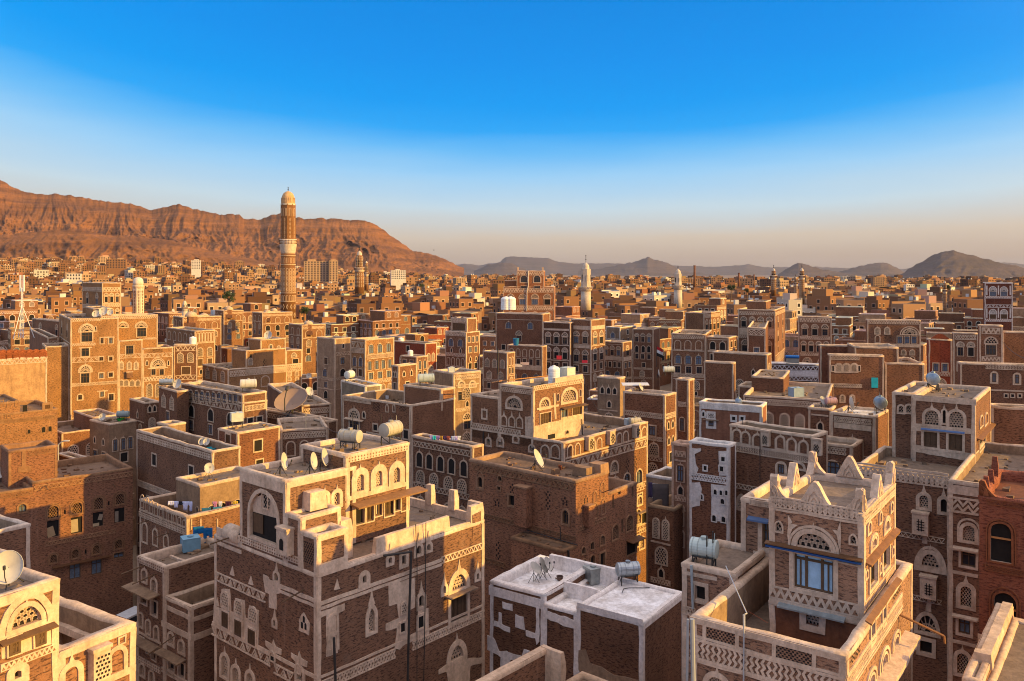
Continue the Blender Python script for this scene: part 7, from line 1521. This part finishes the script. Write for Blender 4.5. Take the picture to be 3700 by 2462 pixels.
# poles, cables, lamp, beams
pole('tall thin pole left on the central house roof', seat(E(80, 1285)), 2.2, .022); pole('thin pole right of the striped tank on the central roof', seat(E(275, 1245)), 1.8, .02)
pole('left pole of the group by the annex tank', seat(Cc(168, 800)), 1.5, .03); pole('right pole of the group by the annex tank', seat(Cc(210, 800)), 1.7, .03); pole('thin pole on the twin-lattice hall roof', seat(G(2120, 900)), 1.0, .02); pole('thin mast beside the silver tank on the hall roof', seat(G(1752, 880)), .9, .02); pole('pole standing on the flat whitewashed terrace', seat(G(1165, 1030)), 1.5, .03, m='paint', col=(.8, .75, .65)); pole('thin mast on the wide arcaded terrace house', seat(G(415, 1130)), 1.4, .02); pole('tall thin pole on the relief house by the arches', seat(D(2113, 1160)), 1.9, .035, m='paint', col=(.7, .55, .3)); pole('iron pole rising over the lane shops', at(E(1082, 770), 150), 4.6, .12)
wire('leaning timber pole against the left brick house', [at(D(165, 1312), 90), at(D(300, 1535), 87.5)], .09, 'leaning_pole', 'pole', m='iron', col=(1.3, 1.3, 1.3)); wire('bent metal rod beside the ornate tower courtyard', [at(Cc(300, 772), 35), at(Cc(445, 1100), 31.6), at(Cc(430, 1104), 30.8), at(Cc(430, 1235), 30.6)], .022, 'metal_rod', 'pole', m='paint', col=(.5, .5, .5))
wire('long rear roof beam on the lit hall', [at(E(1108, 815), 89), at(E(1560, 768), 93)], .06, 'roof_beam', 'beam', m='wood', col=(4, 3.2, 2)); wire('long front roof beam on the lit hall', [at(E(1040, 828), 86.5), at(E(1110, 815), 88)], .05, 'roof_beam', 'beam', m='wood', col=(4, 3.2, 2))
wire('plank lying over the central house roof edge', [seat(E(90, 1300), .15), seat(E(430, 1240), .2)], .06, 'plank', 'plank', m='wood', col=(3, 2.4, 1.6)); wire('black hose curled on the white roof', [seat(B(1940, 960), .05), seat(B(1950, 935), .05), seat(B(1990, 928), .05), seat(B(2080, 928), .05), seat(B(2155, 915), .05)], .025, 'hose', 'hose')
for i, (x0, y0, x1, y1) in enumerate(((1560, 890, 1690, 870), (1600, 905, 1740, 890), (1480, 860, 1560, 895))): wire(['rear loose timber on the white roof', 'middle loose timber on the white roof', 'front loose timber on the white roof'][i], [seat(B(x0, y0), .05), seat(B(x1, y1), .1)], .04, 'timber', 'timber', m='wood', col=(1.6, 1.4, 1.2))
wire('cable crossing from the lit hall to the arcaded terrace', [at(E(1680, 855), 90), at(E(1870, 1140), 84)], .02, sag=.3); wire('cable over the relief house roof toward the striped tank', [at(D(2230, 1120), 84), at(E(130, 1180), 60)], .02, sag=.4); wire('twin cables from the far right wall', [at(G(2210, 545), 118), at(G(2360, 660), 100)], .03, sag=.3)
wire('red clothes rope across the ornate tower courtyard', [at(Cc(250, 960), 36), at(Cc(590, 1165), 33)], .008, 'rope', 'rope', m='paint', col=(.35, .08, .03))
o = root('street_lamp', 'grey street lamp reaching out of the dark lane, left', 'street lamp', at(D(403, 1440), 103)); mb = MB(); mb.path([(0, 0, -14), (0, 0, 3.3), (.5, 0, 3.7), (.9, 0, 3.75)], .07); obj('post', mb.mesh('post', ['paint']), o, None, (.4, .4, .4)); mb = MB(); mb.box(.7, 1.35, -.13, .13, 3.72, 3.84); obj('lamp_head', mb.mesh('lamp_head', ['paint']), o, None, (.6, .6, .6))
# minibus in the lane
q = at(A(905, 1078), 83.4); o = root('minibus', 'white minibus half hidden in the dark lane, lower left', 'minibus', (q.x, q.y, 0), rad(68)); mb = MB()
pr = [(-2.3, .35), (-2.35, 1.2), (-2.15, 2.05), (1.3, 2.1), (1.95, 1.35), (2.35, 1.15), (2.4, .4)]
mb.prism(pr, -.85, .85); mb.face([(x, y, -.85) for x, y in pr]); RX = Matrix.Rotation(rad(90), 4, 'X'); obj('body', mb.mesh('body', ['paint']), o, RX, (.75, .76, .78))
mb = MB()
for s_ in (-.86, .855): mb.prism([(-2.0, 1.3), (-1.95, 1.9), (1.1, 1.92), (1.6, 1.35)], s_, s_+.006)
obj('side_window', mb.mesh('side_window', ['glass']), o, RX); mb = MB(); mb.face([(1.36, -.72, 2.05), (1.36, .72, 2.05), (1.97, .76, 1.38), (1.97, -.76, 1.38)]); obj('windscreen', mb.mesh('windscreen', ['glass']), o)
for x in (-1.5, 1.5):
    for y in (-.8, .8): mb = MB(); mb.lathe([(.1, -.11), (.33, -.1), (.34, 0), (.33, .1), (.1, .11)], 16, 0, Matrix.Translation((x, y, .34)) @ RX); obj('wheel', mb.mesh('wheel', ['iron']), o)
for y in (-.6, .6): mb = MB(); mb.box(2.36, 2.42, y-.15, y+.15, .7, .9); obj('headlight', mb.mesh('headlight', ['paint']), o, None, (.9, .9, .85))
# lane: flag, shop boards, heaters, odds and ends
o = root('flag_on_pole', 'red white and black striped flag hanging on a pole, right of centre', 'flag', at(E(2178, 720), 165)); mb = MB(); mb.tube((0, 0, 0), (0, 0, 4.2), .05); obj('pole', mb.mesh('pole', ['iron']), o); 
mb = MB(); c_ = [(.55, .03, .03), (.8, .78, .75), (.02, .02, .02)]
for i in range(8):
    for j in range(3): x0, x1 = .05+i*.15, .05+(i+1)*.15; z = 4.1-j*.62; y0, y1 = math.sin(i*1.1)*.12, math.sin((i+1)*1.1)*.12; mb.face([(x0, y0, z-.62-i*.07), (x1, y1, z-.62-(i+1)*.07), (x1, y1, z-(i+1)*.07), (x0, y0, z-i*.07)], j)
fm = []
for i, c in enumerate(c_): MT['flag%d' % i] = plain_mat('flag_cloth_%d' % i, c, .9, tint=False); fm.append('flag%d' % i)
obj('flag', mb.mesh('flag', fm), o)
for lb, x, y, w, hh, c in (('white shop board over the lane shops', 1205, 718, 2.6, .5, (.72, .66, .66)), ('red shop board by the dark arched house', 1505, 668, 1.0, .7, (.45, .03, .05)), ('grey-pink shop board right of the white one', 1268, 705, 1.7, .45, (.55, .42, .42)), ('small dark red shop board at the tan house corner', 1682, 692, 1.1, .5, (.35, .02, .05))):
    mb = MB(); mb.box(-w/2, w/2, -.08, .08, 0, hh); mb.box(-w/2-.04, w/2+.04, -.1, .1, hh, hh+.05); tag(obj('shop_sign', mb.mesh('shop_sign', ['paint']), None, Matrix.Translation(at(E(x, y), 164)), c), lb, 'sign')
for lb, x, y in (('left solar heater with blue drum on the arcade roof', 668, 665), ('right solar heater with blue drum on the arcade roof', 750, 667), ('lower solar heater with blue drum over the pale blue arches', 885, 738)):
    o = root('solar_heater', lb, 'solar heater', seat(G(x, y)), -.3, 'solar heaters'); mb = MB(); mb.prism([(-1, 0), (1, 0), (1, 1.9), (-1, 1.9)], 0, .08); obj('panel', mb.mesh('panel', ['glass']), o, Matrix.Translation((0, -.6, .1)) @ Matrix.Rotation(rad(40), 4, 'X')); mb = MB(); mb.lathe([(.05, -1.1), (.27, -1.08), (.28, 0), (.27, 1.08), (.05, 1.1)], 14, 0, Matrix.Translation((0, .75, 1.35)) @ Matrix.Rotation(rad(90), 4, 'Y')); obj('drum', mb.mesh('drum', ['paint']), o, None, (.02, .14, .45)); mb = MB(); stand_legs(mb, 1.8, .5, 1.1, .03); obj('stand', mb.mesh('stand', ['iron']), o, Matrix.Translation((0, .75, 0)))
def bin_(name, label, cat, loc, r, h, col):
    mb = MB(); mb.lathe([(r*.8, 0), (r, h*.9), (r*1.06, h*.92), (r*1.06, h), (r*.95, h), (r*.75, h*.1)], 14, caps=False); mb.lathe([(.01, h*.12), (r*.76, h*.12)], 14, caps=False); tag(obj(name, mb.mesh(name, ['paint']), None, Matrix.Translation(loc), col), label, cat)
bin_('basin', 'turquoise basin on the long relief house roof', 'basin', seat(D(1490, 1290)), .5, .3, (.03, .38, .45)); bin_('basin', 'bright green basin on the grey cube house', 'basin', seat(D(832, 1092)), .45, .35, (.02, .42, .05)); bin_('bucket', 'small yellow bucket behind the green basin', 'bucket', seat(D(852, 1080)), .3, .35, (.6, .45, .02)); bin_('barrel', 'blue plastic barrel on the recessed brown house', 'barrel', at(E(1207, 570), 165), .6, 1.4, (.02, .16, .33)); bin_('barrel', 'grey-white barrel by the washing on the sunken terrace', 'barrel', seat(A(1598, 345)), .33, .7, (.55, .58, .62)); bin_('bucket', 'rusty pot on the white roof', 'bucket', seat(B(1510, 868)), .22, .25, (.12, .07, .05)); bin_('bucket', 'white bucket on the cluttered terrace', 'bucket', seat(E(342, 918)), .25, .4, (.75, .75, .72)); bin_('bucket', 'rusty box can on the plain brick roof', 'bucket', seat(B(1512, 105)), .16, .35, (.16, .05, .03))
mb = MB(); mb.prism(wob([(-.6, 0), (.55, .05), (.6, .85), (-.55, .9)], .05), -.04, .04); tag(obj('metal_sheet', mb.mesh('metal_sheet', ['paint']), None, Matrix.Translation(seat(D(1285, 1180))+Vector((0, 0, .1))) @ Matrix.Rotation(rad(80), 4, 'X'), (.42, .02, .03)), 'red metal sheet standing by the small plaster hut', 'metal sheet')
mb = MB(); mb.prism(wob([(-1.6, 0), (1.5, .1), (1.5, 1.3), (-1.6, 1.2)], .05), 0, .06); tag(obj('tin_sheet', mb.mesh('tin_sheet', ['paint']), None, Matrix.Translation(seat(E(2040, 880))+Vector((0, 0, 1.0))) @ Matrix.Rotation(rad(8), 4, 'X'), (.62, .60, .58)), 'white tin shelter sheet on the tall plain brown house', 'tin roof')
def bird(label, p, s, rz, sit=False):
    o = root('bird', label, 'bird', p, rz); mb = MB(); mb.lathe([(.01, -.5), (.10, -.3), (.13, 0), (.10, .25), (.07, .36), (.085, .45), (.05, .55), (.01, .6)], 10, 0, Matrix.Rotation(rad(90 if not sit else 35), 4, 'X')); mb.face([(-.06, .45, 0), (.06, .45, 0), (.12, .75, .0), (-.12, .75, .0)]); obj('body', mb.mesh('body', ['iron'], True), o, Matrix.Scale(s, 4))
    for q in (-1, 1): mb = MB(); z = .28 if not sit else .05; k = 1 if not sit else .25; mb.prism([(q*.05, -.15), (q*.45*k, -.28), (q*.95*k, .05), (q*.5*k, .12), (q*.05, .2)], 0, .02); obj('wing', mb.mesh('wing', ['iron']), o, Matrix.Scale(s, 4) @ Matrix.Rotation(rad(-18*q if not sit else 0), 4, 'Y') @ Matrix.Translation((0, 0, z*.1)))
bird('small dark bird flying in the sky right of the ridge end', at(dpt(998, 576), 150), .32, 1.0); bird('pigeon perched on the cream end-on tank', seat(E(362, 1240))+Vector((0, .2, 1.52)), .3, .8, True)
for h in HOUSES:
    h.finish()
    if h.fr.o[1] < 190 and h not in (R, Qh):                                    # loose stones and mud lumps lying on the roofs
        for b in h.boxes:
            A_ = (b.u1-b.u0)*(b.w1-b.w0)
            if b.par < .05 or A_ < 6 or b.z1 > H: continue
            kk = RN.uniform(.6, 1.0); mb = MB(); n = min(60, int(A_*.55)); zf = b.z1-b.par
            for _ in range(n):
                u, w = RN.uniform(b.u0+.4, b.u1-.4), RN.uniform(b.w0+.4, b.w1-.4); s_ = RN.choice((.05, .07, .1, .1, .16)); k = RN.uniform(.6, 2.2); P = [jit((u+x*s_*k, w+y*s_, zf+z*s_*1.3-.02), s_*.7, 9) for z in (0, 1) for x, y in ((-1, -1), (1, -1), (1, 1), (-1, 1))]
                for q in ((4, 5, 6, 7), (0, 1, 5, 4), (1, 2, 6, 5), (2, 3, 7, 6), (3, 0, 4, 7)): mb.face([P[i] for i in q])
            if n: o = obj('roof_rubble', mb.mesh('roof_rubble', ['mud']), h.root, None, [c*kk for c in h.pc]); o['kind'] = 'stuff'
